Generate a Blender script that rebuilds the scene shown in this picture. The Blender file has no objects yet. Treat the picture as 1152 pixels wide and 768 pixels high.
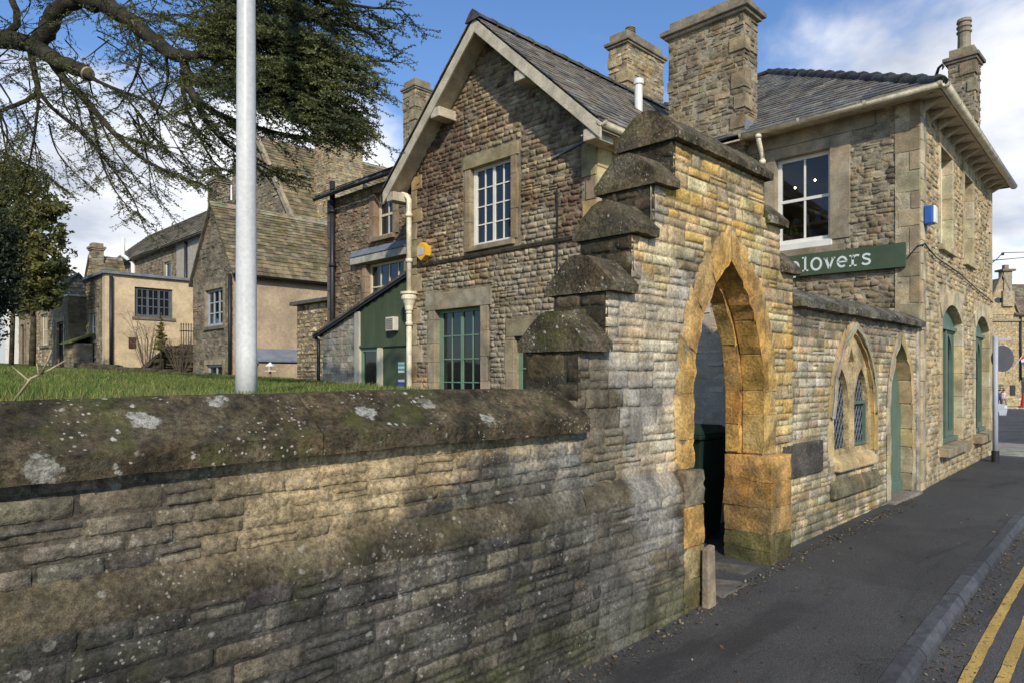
import bpy, bmesh, math, random
import numpy as np
from mathutils import Vector, Matrix
from mathutils.geometry import tessellate_polygon
S = bpy.context.scene
COL = S.collection
R2 = math.sqrt(2.0)
EYE = 1.65
FPX = 777.0
# ------------------------------------------------------------------ camera
cam = bpy.data.cameras.new('camera'); co = bpy.data.objects.new('camera', cam); COL.objects.link(co)
co.location = (0, 0, EYE); co.rotation_euler = (math.radians(90), 0, math.radians(-45))
cam.sensor_width = 36; cam.lens = FPX/1152*36; cam.shift_y = 38/1152
cam.clip_start = .05; cam.clip_end = 6000
S.camera = co
# ------------------------------------------------------------------ sun and sky
TO_SUN = Vector((-.74, -1, 0)).normalized()
EL = math.radians(33)
sd = Vector((TO_SUN.x*math.cos(EL), TO_SUN.y*math.cos(EL), math.sin(EL)))
sl = bpy.data.lights.new('sun', 'SUN'); sl.energy = 3.7; sl.angle = math.radians(1.0); sl.color = (1, .93, .80)
so = bpy.data.objects.new('sun', sl); COL.objects.link(so)
so.rotation_euler = sd.to_track_quat('Z', 'Y').to_euler(); so.location = (0, -20, 30)
S.view_settings.view_transform = 'Standard'; S.view_settings.look = 'None'
S.view_settings.exposure = 0.10; S.view_settings.gamma = 1; S.view_settings.use_curve_mapping = False

def dirpx(px, py):
    d = Vector((1, 1, 0))/R2; r = Vector((1, -1, 0))/R2
    return (d + r*((px-576)/FPX) + Vector((0, 0, 1))*((422-py)/FPX)).normalized()
def PX(px, py, D):
    """point seen at pixel px,py of the photograph, D metres in front of the camera"""
    a = (px-576)/FPX*D; b = (422-py)/FPX*D
    return Vector(((D+a)/R2, (D-a)/R2, EYE+b))

W = bpy.data.worlds.new('World'); S.world = W; W.use_nodes = True
def world():
    nt = W.node_tree; N = nt.nodes; L = nt.links; N.clear()
    out = N.new('ShaderNodeOutputWorld'); bg = N.new('ShaderNodeBackground'); L.new(bg.outputs[0], out.inputs[0])
    bg.inputs[1].default_value = .15
    sky = N.new('ShaderNodeTexSky'); sky.sky_type = 'NISHITA'; sky.sun_disc = False
    sky.sun_elevation = EL; sky.sun_rotation = math.atan2(sd.x, sd.y); sky.air_density = 1.0; sky.dust_density = .6; sky.ozone_density = 2.5
    tc = N.new('ShaderNodeTexCoord'); sep = N.new('ShaderNodeSeparateXYZ'); L.new(tc.outputs['Generated'], sep.inputs[0])
    def M(op, a, b=None, c=None):
        n = N.new('ShaderNodeMath'); n.operation = op
        for i, v in enumerate((a, b, c)):
            if v is None: continue
            if isinstance(v, (int, float)): n.inputs[i].default_value = v
            else: L.new(v, n.inputs[i])
        return n.outputs[0]
    z = M('ADD', M('MAXIMUM', sep.outputs[2], 0.0), .22)
    cb = N.new('ShaderNodeCombineXYZ')
    L.new(M('DIVIDE', sep.outputs[0], z), cb.inputs[0]); L.new(M('DIVIDE', sep.outputs[1], z), cb.inputs[1])
    nz = N.new('ShaderNodeTexNoise'); nz.inputs['Scale'].default_value = 1.7; nz.inputs['Detail'].default_value = 9; nz.inputs['Roughness'].default_value = .55
    nz.inputs['Distortion'].default_value = .35
    L.new(cb.outputs[0], nz.inputs['Vector'])
    acc = nz.outputs['Fac']
    acc = M('MULTIPLY_ADD', acc, 2.1, -.66)
    for px, py, r, w in ((415, 190, .13, .55), (200, 200, .2, .75), (100, 260, .2, .5), (1090, 130, .17, .26), (1140, 260, .22, .25), (930, 40, .17, .2),
                         (1150, 20, .2, .15), (560, 60, .32, -.6), (470, 60, .12, -.4), (755, 55, .1, -.1), (70, 40, .2, -.35), (200, 60, .18, -.25), (1000, 20, .1, -.1), (690, 15, .12, .35), (560, 10, .08, .15), (320, 40, .15, .2),
                         (1000, 75, .07, .15), (640, 250, .3, .2), (300, 300, .25, .4)):
        d = dirpx(px, py); dp = N.new('ShaderNodeVectorMath'); dp.operation = 'DISTANCE'
        L.new(tc.outputs['Generated'], dp.inputs[0]); dp.inputs[1].default_value = d
        mr = N.new('ShaderNodeMapRange'); mr.interpolation_type = 'SMOOTHSTEP'
        L.new(dp.outputs['Value'], mr.inputs[0]); mr.inputs[1].default_value = r*1.7; mr.inputs[2].default_value = 0
        mr.inputs[3].default_value = 0; mr.inputs[4].default_value = w
        acc = M('ADD', acc, mr.outputs[0])
    mr = N.new('ShaderNodeMapRange'); mr.interpolation_type = 'SMOOTHSTEP'; L.new(acc, mr.inputs[0])
    mr.inputs[1].default_value = .38; mr.inputs[2].default_value = .95
    n2 = N.new('ShaderNodeTexNoise'); n2.inputs['Scale'].default_value = 3.1; n2.inputs['Detail'].default_value = 7
    L.new(cb.outputs[0], n2.inputs['Vector'])
    cr = N.new('ShaderNodeValToRGB'); L.new(n2.outputs['Fac'], cr.inputs[0])
    cr.color_ramp.elements[0].position = .33; cr.color_ramp.elements[0].color = (3.9, 4.15, 4.7, 1)
    cr.color_ramp.elements[1].position = .62; cr.color_ramp.elements[1].color = (7.4, 7.4, 7.5, 1)
    hs = N.new('ShaderNodeMix'); hs.data_type = 'RGBA'; hs.blend_type = 'MULTIPLY'; hs.inputs[0].default_value = 1
    L.new(sky.outputs[0], hs.inputs[6]); hs.inputs[7].default_value = SKYTINT
    mx = N.new('ShaderNodeMix'); mx.data_type = 'RGBA'; L.new(M('MULTIPLY', mr.outputs[0], .95), mx.inputs[0])
    L.new(hs.outputs[2], mx.inputs[6]); L.new(cr.outputs[0], mx.inputs[7]); L.new(mx.outputs[2], bg.inputs[0])
SKYTINT = (.74, .90, 1.10, 1)
world()

# ------------------------------------------------------------------ scene bookkeeping
def tag(o, label=None, cat=None, group=None, kind=None):
    if label: o['label'] = label
    if cat: o['category'] = cat
    if group: o['group'] = group
    if kind: o['kind'] = kind
    return o
def thing(name, label, cat, loc=(0, 0, 0), group=None):
    o = bpy.data.objects.new(name, None); COL.objects.link(o); o.location = loc; o.empty_display_size = .2
    return tag(o, label, cat, group)
def wmat(o):
    m = Matrix.Translation(o.location)
    return m
def adopt(o, parent):
    """parent an object built in world coordinates (identity transform) under a thing or part"""
    p = parent
    while p.parent is not None: p = p.parent
    o.parent = parent
    o.matrix_parent_inverse = (wmat(p) if parent is p else Matrix.Identity(4)).inverted()
def root_fix(o): pass

# ------------------------------------------------------------------ mesh builder
class MB:
    def __init__(s): s.v = []; s.f = []; s.c = []; s.n = 0
    def add(s, v, f, col=(1, 1, 1)):
        v = np.asarray(v, dtype=float).reshape(-1, 3); k = len(v)
        s.v.append(v)
        c = np.asarray(col, dtype=float)
        if c.ndim == 1: c = np.tile(c[:3], (k, 1))
        s.c.append(c)
        n = s.n
        s.f.extend([tuple(i+n for i in t) for t in f]); s.n += k
        return n
    def hexa(s, p, col=(1, 1, 1)):
        s.add(p, [(0, 3, 2, 1), (4, 5, 6, 7), (0, 1, 5, 4), (1, 2, 6, 5), (2, 3, 7, 6), (3, 0, 4, 7)], col)
    def box(s, a, b, col=(1, 1, 1)):
        x0, y0, z0 = a; x1, y1, z1 = b
        s.hexa([(x0, y0, z0), (x1, y0, z0), (x1, y1, z0), (x0, y1, z0), (x0, y0, z1), (x1, y0, z1), (x1, y1, z1), (x0, y1, z1)], col)
    def fbox(s, fr, u0, u1, z0, z1, d0, d1, col=(1, 1, 1)):
        s.hexa([fr.p(u0, d0, z0), fr.p(u1, d0, z0), fr.p(u1, d1, z0), fr.p(u0, d1, z0), fr.p(u0, d0, z1), fr.p(u1, d0, z1), fr.p(u1, d1, z1), fr.p(u0, d1, z1)], col)
    def tube(s, pts, rad, n=8, col=(1, 1, 1), cap=True):
        pts = [Vector(p) for p in pts]; m = len(pts)
        rad = rad if hasattr(rad, '__len__') else [rad]*m
        vs = []; prev = None
        for i, p in enumerate(pts):
            t = (pts[min(i+1, m-1)]-pts[max(i-1, 0)]).normalized()
            if prev is None:
                a = t.orthogonal().normalized()
            else:
                a = (prev - t*prev.dot(t))
                a = a.normalized() if a.length > 1e-6 else t.orthogonal().normalized()
            prev = a; b = t.cross(a)
            for k in range(n):
                th = 2*math.pi*k/n
                vs.append(p + (a*math.cos(th)+b*math.sin(th))*rad[i])
        f = []
        for i in range(m-1):
            for k in range(n):
                f.append((i*n+k, i*n+(k+1) % n, (i+1)*n+(k+1) % n, (i+1)*n+k))
        if cap: f.append(tuple(range(n-1, -1, -1))); f.append(tuple((m-1)*n+k for k in range(n)))
        s.add(vs, f, col)
    def prism(s, poly, fr, d0, d1, col=(1, 1, 1), holes=()):
        """polygon in (u,z) of a frame, extruded from d0 to d1"""
        loops = [list(poly)]+[list(h) for h in holes]
        tri = tessellate_polygon([[Vector((u, z, 0)) for u, z in l] for l in loops])
        flat = [q for l in loops for q in l]; k = len(flat)
        v = [fr.p(u, d0, z) for u, z in flat]+[fr.p(u, d1, z) for u, z in flat]
        f = [tuple(t) for t in tri]+[tuple(i+k for i in reversed(t)) for t in tri]
        b = 0
        v2 = list(v); 
        for l in loops:
            m = len(l)
            for i in range(m):
                j = (i+1) % m
                o = len(v2)
                v2 += [v[b+i], v[b+j], v[k+b+j], v[k+b+i]]
                f.append((o, o+1, o+2, o+3))
            b += m
        s.add(v2, f, col)
    def lathe(s, c, prof, n=16, col=(1, 1, 1)):
        vs = []; f = []
        for r, z in prof:
            for k in range(n):
                a = 2*math.pi*k/n; vs.append((c[0]+r*math.cos(a), c[1]+r*math.sin(a), c[2]+z))
        m = len(prof)
        for i in range(m-1):
            for k in range(n): f.append((i*n+k, i*n+(k+1) % n, (i+1)*n+(k+1) % n, (i+1)*n+k))
        f.append(tuple(range(n-1, -1, -1))); f.append(tuple((m-1)*n+k for k in range(n)))
        s.add(vs, f, col)
    def build(s, name, mat, parent=None, smooth=False, bevel=0, bseg=2, sharp=None):
        me = bpy.data.meshes.new(name)
        if s.n:
            v = np.concatenate(s.v); me.from_pydata(v.tolist(), [], s.f)
            at = me.color_attributes.new('tint', 'FLOAT_COLOR', 'POINT')
            c = np.concatenate(s.c); c4 = np.ones((len(c), 4), dtype=np.float32); c4[:, :3] = c
            at.data.foreach_set('color', c4.ravel())
        if mat: me.materials.append(mat)
        if smooth: me.polygons.foreach_set('use_smooth', [True]*len(me.polygons))
        me.update()
        if sharp: me.set_sharp_from_angle(angle=sharp)
        o = bpy.data.objects.new(name, me); COL.objects.link(o)
        if bevel:
            w = o.modifiers.new('bevel', 'BEVEL'); w.width = bevel; w.segments = bseg; w.limit_method = 'ANGLE'; w.angle_limit = .6
        if parent is not None: adopt(o, parent)
        return o
class FR:
    def __init__(s, o, u, n): s.o = Vector(o); s.u = Vector(u).normalized(); s.n = Vector(n).normalized()
    def p(s, u, d, z): return (s.o.x+s.u.x*u+s.n.x*d, s.o.y+s.u.y*u+s.n.y*d, s.o.z+z)
def fx(X): return FR((X, 0, 0), (0, 1, 0), (-1, 0, 0))     # wall facing the churchyard side; u is world Y
def fy(Y): return FR((0, Y, 0), (1, 0, 0), (0, -1, 0))     # wall facing the street; u is world X

# ------------------------------------------------------------------ noise for stains
def _h(ix, iy, sd):
    n = (ix*374761393 + iy*668265263 + sd*1442695041) & 0x7fffffff
    n = ((n ^ (n >> 13))*1274126177) & 0x7fffffff
    return ((n ^ (n >> 16)) & 0xffff)/65535.0
def vnoise(x, y, sd=0):
    x = np.asarray(x, float); y = np.asarray(y, float)
    ix = np.floor(x).astype(np.int64); iy = np.floor(y).astype(np.int64)
    fx_ = x-ix; fy_ = y-iy; fx_ = fx_*fx_*(3-2*fx_); fy_ = fy_*fy_*(3-2*fy_)
    return (_h(ix, iy, sd)*(1-fx_)+_h(ix+1, iy, sd)*fx_)*(1-fy_)+(_h(ix, iy+1, sd)*(1-fx_)+_h(ix+1, iy+1, sd)*fx_)*fy_
def fbm(x, y, sd=0, o=4):
    x = np.asarray(x, float); y = np.asarray(y, float)
    t = 0; a = .5
    for i in range(o):
        t = t+a*vnoise(x*2**i, y*2**i, sd+i*17); a *= .5
    return t/(1-.5**o)
def sstep(a, b, x):
    t = np.clip((np.asarray(x, float)-a)/(b-a), 0, 1); return t*t*(3-2*t)

# ------------------------------------------------------------------ masonry
def stones(mb, fr, u0, u1, z0, z1, pal, rnd, course=(.08, .12), length=(.14, .34), d=(0, .02), rough=.007, cell=.05,
           blocks=None, spans=None, top=None, stain=None, bev=.010, gap=.005, split=.12, edge=-.022):
    global EDGE
    EDGE = edge
    z = z0
    while z < z1-.02:
        h = rnd.uniform(*course)
        if z+h > z1-course[0]*.6: h = z1-z
        zm = z+h/2
        iv = list(spans(zm)) if spans else [(u0, u1)]
        if blocks:
            for a, b in blocks(zm):
                nv = []
                for p, q in iv:
                    if b <= p or a >= q: nv.append((p, q))
                    else:
                        if a-p > .03: nv.append((p, a))
                        if q-b > .03: nv.append((b, q))
                iv = nv
        for a, b in iv:
            u = a; first = True
            while u < b-.005:
                l = rnd.uniform(*length)
                if first: l *= rnd.uniform(.45, 1); first = False
                ue = u+l
                if b-ue < length[0]*.7: ue = b
                if h > course[0]*1.1 and rnd.random() < split:
                    zz = z+h*rnd.uniform(.4, .6)
                    _stone(mb, fr, u, ue, z, zz, pal, rnd, d, rough, cell, top, stain, bev, gap)
                    _stone(mb, fr, u, ue, zz, z+h, pal, rnd, d, rough, cell, top, stain, bev, gap)
                else:
                    _stone(mb, fr, u, ue, z, z+h, pal, rnd, d, rough, cell, top, stain, bev, gap)
                u = ue
        z += h
def _stone(mb, fr, ua, ub, za, zb, pal, rnd, d, rough, cell, top, stain, bev, gap):
    L = ub-ua; H = zb-za
    if top is not None:
        tm = max(top(ua), top(ub), top((ua+ub)/2))
        if za > tm-.015: return
    nx = max(1, round(L/cell)); nz = max(1, round(H/cell))
    eb = min(bev/L, .3); ez = min(bev/H, .3)
    s_ = np.concatenate([[0], np.linspace(eb, 1-eb, nx+1), [1]]); t_ = np.concatenate([[0], np.linspace(ez, 1-ez, nz+1), [1]])
    SS, TT = np.meshgrid(s_, t_, indexing='ij')
    g = gap
    j = [rnd.uniform(-g, g*1.2) for _ in range(8)]
    A = (ua+g+j[0], za+g+j[1]); B = (ub-g+j[2], za+g+j[3]); C = (ub-g+j[4], zb-g+j[5]); D = (ua+g+j[6], zb-g+j[7])
    U = (A[0]*(1-SS)+B[0]*SS)*(1-TT)+(D[0]*(1-SS)+C[0]*SS)*TT
    Z = (A[1]*(1-SS)+B[1]*SS)*(1-TT)+(D[1]*(1-SS)+C[1]*SS)*TT
    rs = np.random.RandomState(rnd.randrange(1 << 30))
    m, n = SS.shape
    U += rs.uniform(-.3, .3, (m, n))*bev; Z += rs.uniform(-.3, .3, (m, n))*bev
    dd = rnd.uniform(*d) + rs.normal(0, rough, (m, n)) + rs.normal(0, rough)*(SS-.5)*2 + rs.normal(0, rough)*(TT-.5)*2
    edge = np.zeros((m, n), bool); edge[0] = edge[-1] = True; edge[:, 0] = edge[:, -1] = True
    near = np.zeros((m, n), bool); near[1] = near[-2] = True; near[:, 1] = near[:, -2] = True
    dd = np.where(near, dd-rough*.9, dd); dd = np.where(edge, EDGE, dd)
    if top is not None:
        tv = np.vectorize(top)(U); Z = np.minimum(Z, tv)
    o, uu, nn = fr.o, fr.u, fr.n
    P = np.stack([o.x+uu.x*U+nn.x*dd, o.y+uu.y*U+nn.y*dd, o.z+Z], -1).reshape(-1, 3)
    base = np.array(pal(rnd, (ua+ub)/2, (za+zb)/2))
    col = np.tile(base, (m*n, 1))
    if stain is not None: col = stain(col, U.ravel()+rnd.uniform(-.07, .07), Z.ravel()+rnd.uniform(-.035, .035))
    f = []
    for i in range(m-1):
        for k in range(n-1):
            a = i*n+k; f.append((a, a+n, a+n+1, a+1))
    mb.add(P, f, col)
def mortar(mb, fr, u0, u1, z0, z1, d, col, stain=None, step=.04, inside=None):
    U, Z = np.meshgrid(np.linspace(u0, u1, max(2, int((u1-u0)/step))), np.linspace(z0, z1, max(2, int((z1-z0)/step))), indexing='ij'); m, n = U.shape
    o, uu, nn = fr.o, fr.u, fr.n; dd = d+.002*(fbm(U*9, Z*9, 33)-.5)
    P = np.stack([o.x+uu.x*U+nn.x*dd, o.y+uu.y*U+nn.y*dd, o.z+Z], -1).reshape(-1, 3)
    c = np.tile(np.array(col), (m*n, 1))*(.8+.4*fbm(U.ravel()*4, Z.ravel()*4, 34))[:, None]
    if stain is not None: c = stain(c, U.ravel(), Z.ravel())
    f = [(i*n+k, (i+1)*n+k, (i+1)*n+k+1, i*n+k+1) for i in range(m-1) for k in range(n-1) if inside is None or inside((U[i, k]+U[i+1, k])/2, (Z[i, k]+Z[i, k+1])/2)]
    mb.add(P, f, c)
def palette(cols, jit=.16, weights=None):
    cols = [tuple(c) for c in cols]
    def f(rnd, u, z):
        c = rnd.choices(cols, weights)[0]; k = 1+rnd.uniform(-jit, jit)
        return tuple(x*k*(1+rnd.uniform(-.05, .05)) for x in c)
    return f

# arches
def arch_R(a, h): return (a*a+h*h)/(2*a)
def arch_pts(c, a, z0, zs, h, n=10):
    R = arch_R(a, h); th = math.acos(max(-1, (R-a)/R)); pts = [(c-a, z0), (c-a, zs)]
    for i in range(1, n+1):
        t = th*i/n; pts.append((c-a+R-R*math.cos(t), zs+R*math.sin(t)))
    for i in range(n-1, -1, -1):
        t = th*i/n; pts.append((c+a-R+R*math.cos(t), zs+R*math.sin(t)))
    pts.append((c+a, z0)); return pts
def arch_half(a, zs, h, z):
    if z <= zs: return a
    R = arch_R(a, h); q = R*R-(z-zs)**2
    if q <= 0: return 0
    return max(0, math.sqrt(q)-(R-a))
def ring(mb, fr, c, a, z0, zs, h, w, d0, d1, seg, colf, rnd, gap=.004, hood=0, out=(.44, .335, .165), wear=0):
    """dressed stones round a pointed opening"""
    R = arch_R(a, h); th_i = math.acos((R-a)/R); th_o = math.acos((R-a)/(R+w))
    for sgn in (-1, 1):
        st = []
        n = max(1, round((zs-z0)/seg)) if zs > z0+.05 else 0
        zz = [z0]
        for i in range(n): zz.append(z0+(zs-z0)*(i+1)/n+(rnd.uniform(-.25, .25)*(zs-z0)/n if i < n-1 else 0))
        for z in zz[:-1] if n else []: st.append(((a, z), (a+w, z)))
        m = max(2, round(R*th_i/seg))
        for i in range(m+1):
            f = i/m; ti = th_i*f; to = th_o*f
            st.append(((a-R+R*math.cos(ti), zs+R*math.sin(ti)), (a-R+(R+w)*math.cos(to), zs+(R+w)*math.sin(to))))
        for i in range(len(st)-1):
            (i0, o0), (i1, o1) = st[i], st[i+1]
            def sh(p, q):
                dx, dz = q[0]-p[0], q[1]-p[1]; l = math.hypot(dx, dz) or 1
                return (p[0]+dx/l*gap, p[1]+dz/l*gap)
            ww = 0 if zs < i0[1] else 0
            pi0, pi1 = sh(i0, i1), sh(i1, i0); po0, po1 = sh(o0, o1), sh(o1, o0)
            jj = rnd.uniform(-.005, .006)
            col = colf(rnd, c+sgn*a, i0[1])
            sub = 4 if wear else 3
            q = []
            for lst in ((pi0, po0), (pi1, po1)): pass
            # subdivided front so that the stone can be uneven
            g = []
            for ii in range(sub+1):
                f = ii/sub
                ai = (pi0[0]*(1-f)+pi1[0]*f, pi0[1]*(1-f)+pi1[1]*f); ao = (po0[0]*(1-f)+po1[0]*f, po0[1]*(1-f)+po1[1]*f)
                row = []
                for kk in range(sub+1):
                    k = kk/sub
                    row.append((c+sgn*(ai[0]*(1-k)+ao[0]*k), ai[1]*(1-k)+ao[1]*k))
                g.append(row)
            v = []; f_ = []; vc = []
            for ii in range(sub+1):
                for kk in range(sub+1):
                    q_ = (kk/sub)**1.5*hood; vc.append(tuple(x*(1-q_)+y*q_ for x, y in zip(col, out)))
                    e = (ii in (0, sub)) or (kk in (0, sub))
                    v.append(fr.p(g[ii][kk][0]+rnd.gauss(0, wear), d0+jj+rnd.gauss(0, .003+wear*.5)-(.008 if e else 0), g[ii][kk][1]+rnd.gauss(0, wear)))
            m1 = sub+1
            for ii in range(sub):
                for kk in range(sub): f_.append((ii*m1+kk, ii*m1+kk+1, (ii+1)*m1+kk+1, (ii+1)*m1+kk))
            per = [(0, k) for k in range(sub)]+[(k, sub) for k in range(sub)]+[(sub, k) for k in range(sub, 0, -1)]+[(k, 0) for k in range(sub, 0, -1)]
            off = len(v)
            for ii, kk in per: v.append(fr.p(g[ii][kk][0], d1, g[ii][kk][1])); vc.append(col)
            np_ = len(per)
            for t in range(np_):
                a0 = per[t][0]*m1+per[t][1]; a1 = per[(t+1) % np_][0]*m1+per[(t+1) % np_][1]
                f_.append((a0, a1, off+(t+1) % np_, off+t))
            f_.append(tuple(off+t for t in range(np_)))
            mb.add(v, f_, np.array(vc))

def rough_block(mb, c8, rnd, amp=.008, rnd_r=.03, step=.05, col=(1, 1, 1), colf=None):
    """a worn block: box with subdivided, rounded, uneven faces; c8 as in hexa"""
    c = [Vector(p) for p in c8]; sx = max(2, round((c[1]-c[0]).length/step)); sy = max(2, round((c[3]-c[0]).length/step)); sz = max(2, round((c[4]-c[0]).length/step))
    ctr = sum(c, Vector())/8; idx = {}; V = []; F = []
    L = ((c[1]-c[0]).length, (c[3]-c[0]).length, (c[4]-c[0]).length)
    def pt(i, j, k):
        if (i, j, k) in idx: return idx[(i, j, k)]
        a, b, d = i/sx, j/sy, k/sz
        lo = c[0]*(1-a)*(1-b)+c[1]*a*(1-b)+c[2]*a*b+c[3]*(1-a)*b; hi = c[4]*(1-a)*(1-b)+c[5]*a*(1-b)+c[6]*a*b+c[7]*(1-a)*b
        p = lo*(1-d)+hi*d
        n = (i in (0, sx))+(j in (0, sy))+(k in (0, sz))
        if n > 1: p = p+(ctr-p).normalized()*rnd_r*(.55 if n == 2 else .9)*rnd.uniform(.6, 1.3)
        p = p+Vector((rnd.gauss(0, amp), rnd.gauss(0, amp), rnd.gauss(0, amp*.6)))
        idx[(i, j, k)] = len(V); V.append(p); return idx[(i, j, k)]
    for i in range(sx):
        for j in range(sy):
            for k in (0, sz): F.append((pt(i, j, k), pt(i+1, j, k), pt(i+1, j+1, k), pt(i, j+1, k)))
    for i in range(sx):
        for k in range(sz):
            for j in (0, sy): F.append((pt(i, j, k), pt(i+1, j, k), pt(i+1, j, k+1), pt(i, j, k+1)))
    for j in range(sy):
        for k in range(sz):
            for i in (0, sx): F.append((pt(i, j, k), pt(i, j+1, k), pt(i, j+1, k+1), pt(i, j, k+1)))
    mb.add(V, F, np.array([colf(p, col) for p in V]) if colf else col)
def tiles(mb, o, U, V, wid, hgt, row, tw, th, colf, rnd, keep=None, lift=.02, taper=False):
    """slates: rows from the eave up; o corner, U along the eave, V up the slope"""
    o = Vector(o); U = Vector(U).normalized(); V = Vector(V).normalized(); N = U.cross(V).normalized()
    if N.z < 0: N = -N
    v = 0; r = 0
    while v < hgt:
        rr = row(v/hgt) if callable(row) else row
        u = -rnd.uniform(0, tw[0])
        while u < wid:
            w = rnd.uniform(*tw); a = max(u, 0); b = min(u+w, wid)
            if b-a > .02 and (keep is None or keep((a+b)/2, v+rr/2)):
                l = min(rr*1.25, hgt-v); j = rnd.uniform(-.012, .012); t0 = lift+rnd.uniform(0, th*.5)
                g = .004
                p = [o+U*(a+g)+V*(v+j)+N*(t0), o+U*(b-g)+V*(v+j+rnd.uniform(-.006, .006))+N*(t0+rnd.uniform(-.003, .003)),
                     o+U*(b-g)+V*(v+l)+N*.004, o+U*(a+g)+V*(v+l)+N*.004]
                q = [x+N*th for x in p]; q[2] = p[2]+N*th*.6; q[3] = p[3]+N*th*.6
                mb.add(p+q, [(4, 5, 6, 7), (0, 1, 5, 4), (1, 2, 6, 5), (3, 0, 4, 7)], colf(rnd, (a+b)/2, v))
            u += w
        v += rr; r += 1
# ------------------------------------------------------------------ materials
def _mat(name):
    m = bpy.data.materials.new(name); m.use_nodes = True
    nt = m.node_tree; b = nt.nodes['Principled BSDF']; return m, nt, b
class NT:
    def __init__(s, nt):
        s.nt = nt; s.N = nt.nodes; s.L = nt.links
        tc = s.N.new('ShaderNodeTexCoord'); s.co = tc.outputs['Object']
    def noise(s, scale, detail=5, rough=.55, vec=None, stretch=None, dist=0):
        n = s.N.new('ShaderNodeTexNoise'); n.inputs['Scale'].default_value = scale; n.inputs['Detail'].default_value = detail; n.inputs['Roughness'].default_value = rough
        n.inputs['Distortion'].default_value = dist
        v = vec or s.co
        if stretch:
            mp = s.N.new('ShaderNodeMapping'); mp.inputs['Scale'].default_value = stretch; s.L.new(v, mp.inputs[0]); v = mp.outputs[0]
        s.L.new(v, n.inputs['Vector']); return n.outputs['Fac']
    def voro(s, scale, feat='F1', out='Distance', rnd=1, vec=None):
        n = s.N.new('ShaderNodeTexVoronoi'); n.feature = feat; n.inputs['Scale'].default_value = scale; n.inputs['Randomness'].default_value = rnd
        s.L.new(vec or s.co, n.inputs['Vector']); return n.outputs[out]
    def mr(s, x, a, b, c, d, smooth=True):
        n = s.N.new('ShaderNodeMapRange'); n.interpolation_type = 'SMOOTHSTEP' if smooth else 'LINEAR'
        s.L.new(x, n.inputs[0])
        for i, v in enumerate((a, b, c, d)): n.inputs[i+1].default_value = v
        return n.outputs[0]
    def math(s, op, a, b):
        n = s.N.new('ShaderNodeMath'); n.operation = op
        for i, v in enumerate((a, b)):
            if isinstance(v, (int, float)): n.inputs[i].default_value = v
            else: s.L.new(v, n.inputs[i])
        return n.outputs[0]
    def mix(s, f, a, b, mode='MIX'):
        n = s.N.new('ShaderNodeMix'); n.data_type = 'RGBA'; n.blend_type = mode
        for i, v in ((0, f), (6, a), (7, b)):
            if isinstance(v, (int, float)): n.inputs[i].default_value = v
            elif isinstance(v, tuple): n.inputs[i].default_value = (*v[:3], 1)
            else: s.L.new(v, n.inputs[i])
        return n.outputs[2]
    def gray(s, x):
        n = s.N.new('ShaderNodeCombineColor')
        for i in range(3): s.L.new(x, n.inputs[i])
        return n.outputs[0]
    def bump(s, b, hs, dist=.01):
        h = None
        for x, k in hs:
            y = s.math('MULTIPLY', x, k); h = y if h is None else s.math('ADD', h, y)
        n = s.N.new('ShaderNodeBump'); n.inputs['Strength'].default_value = 1; n.inputs['Distance'].default_value = dist
        s.L.new(h, n.inputs['Height']); s.L.new(n.outputs[0], b.inputs['Normal'])
    def sepz(s):
        n = s.N.new('ShaderNodeSeparateXYZ'); s.L.new(s.co, n.inputs[0]); return n.outputs

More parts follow.
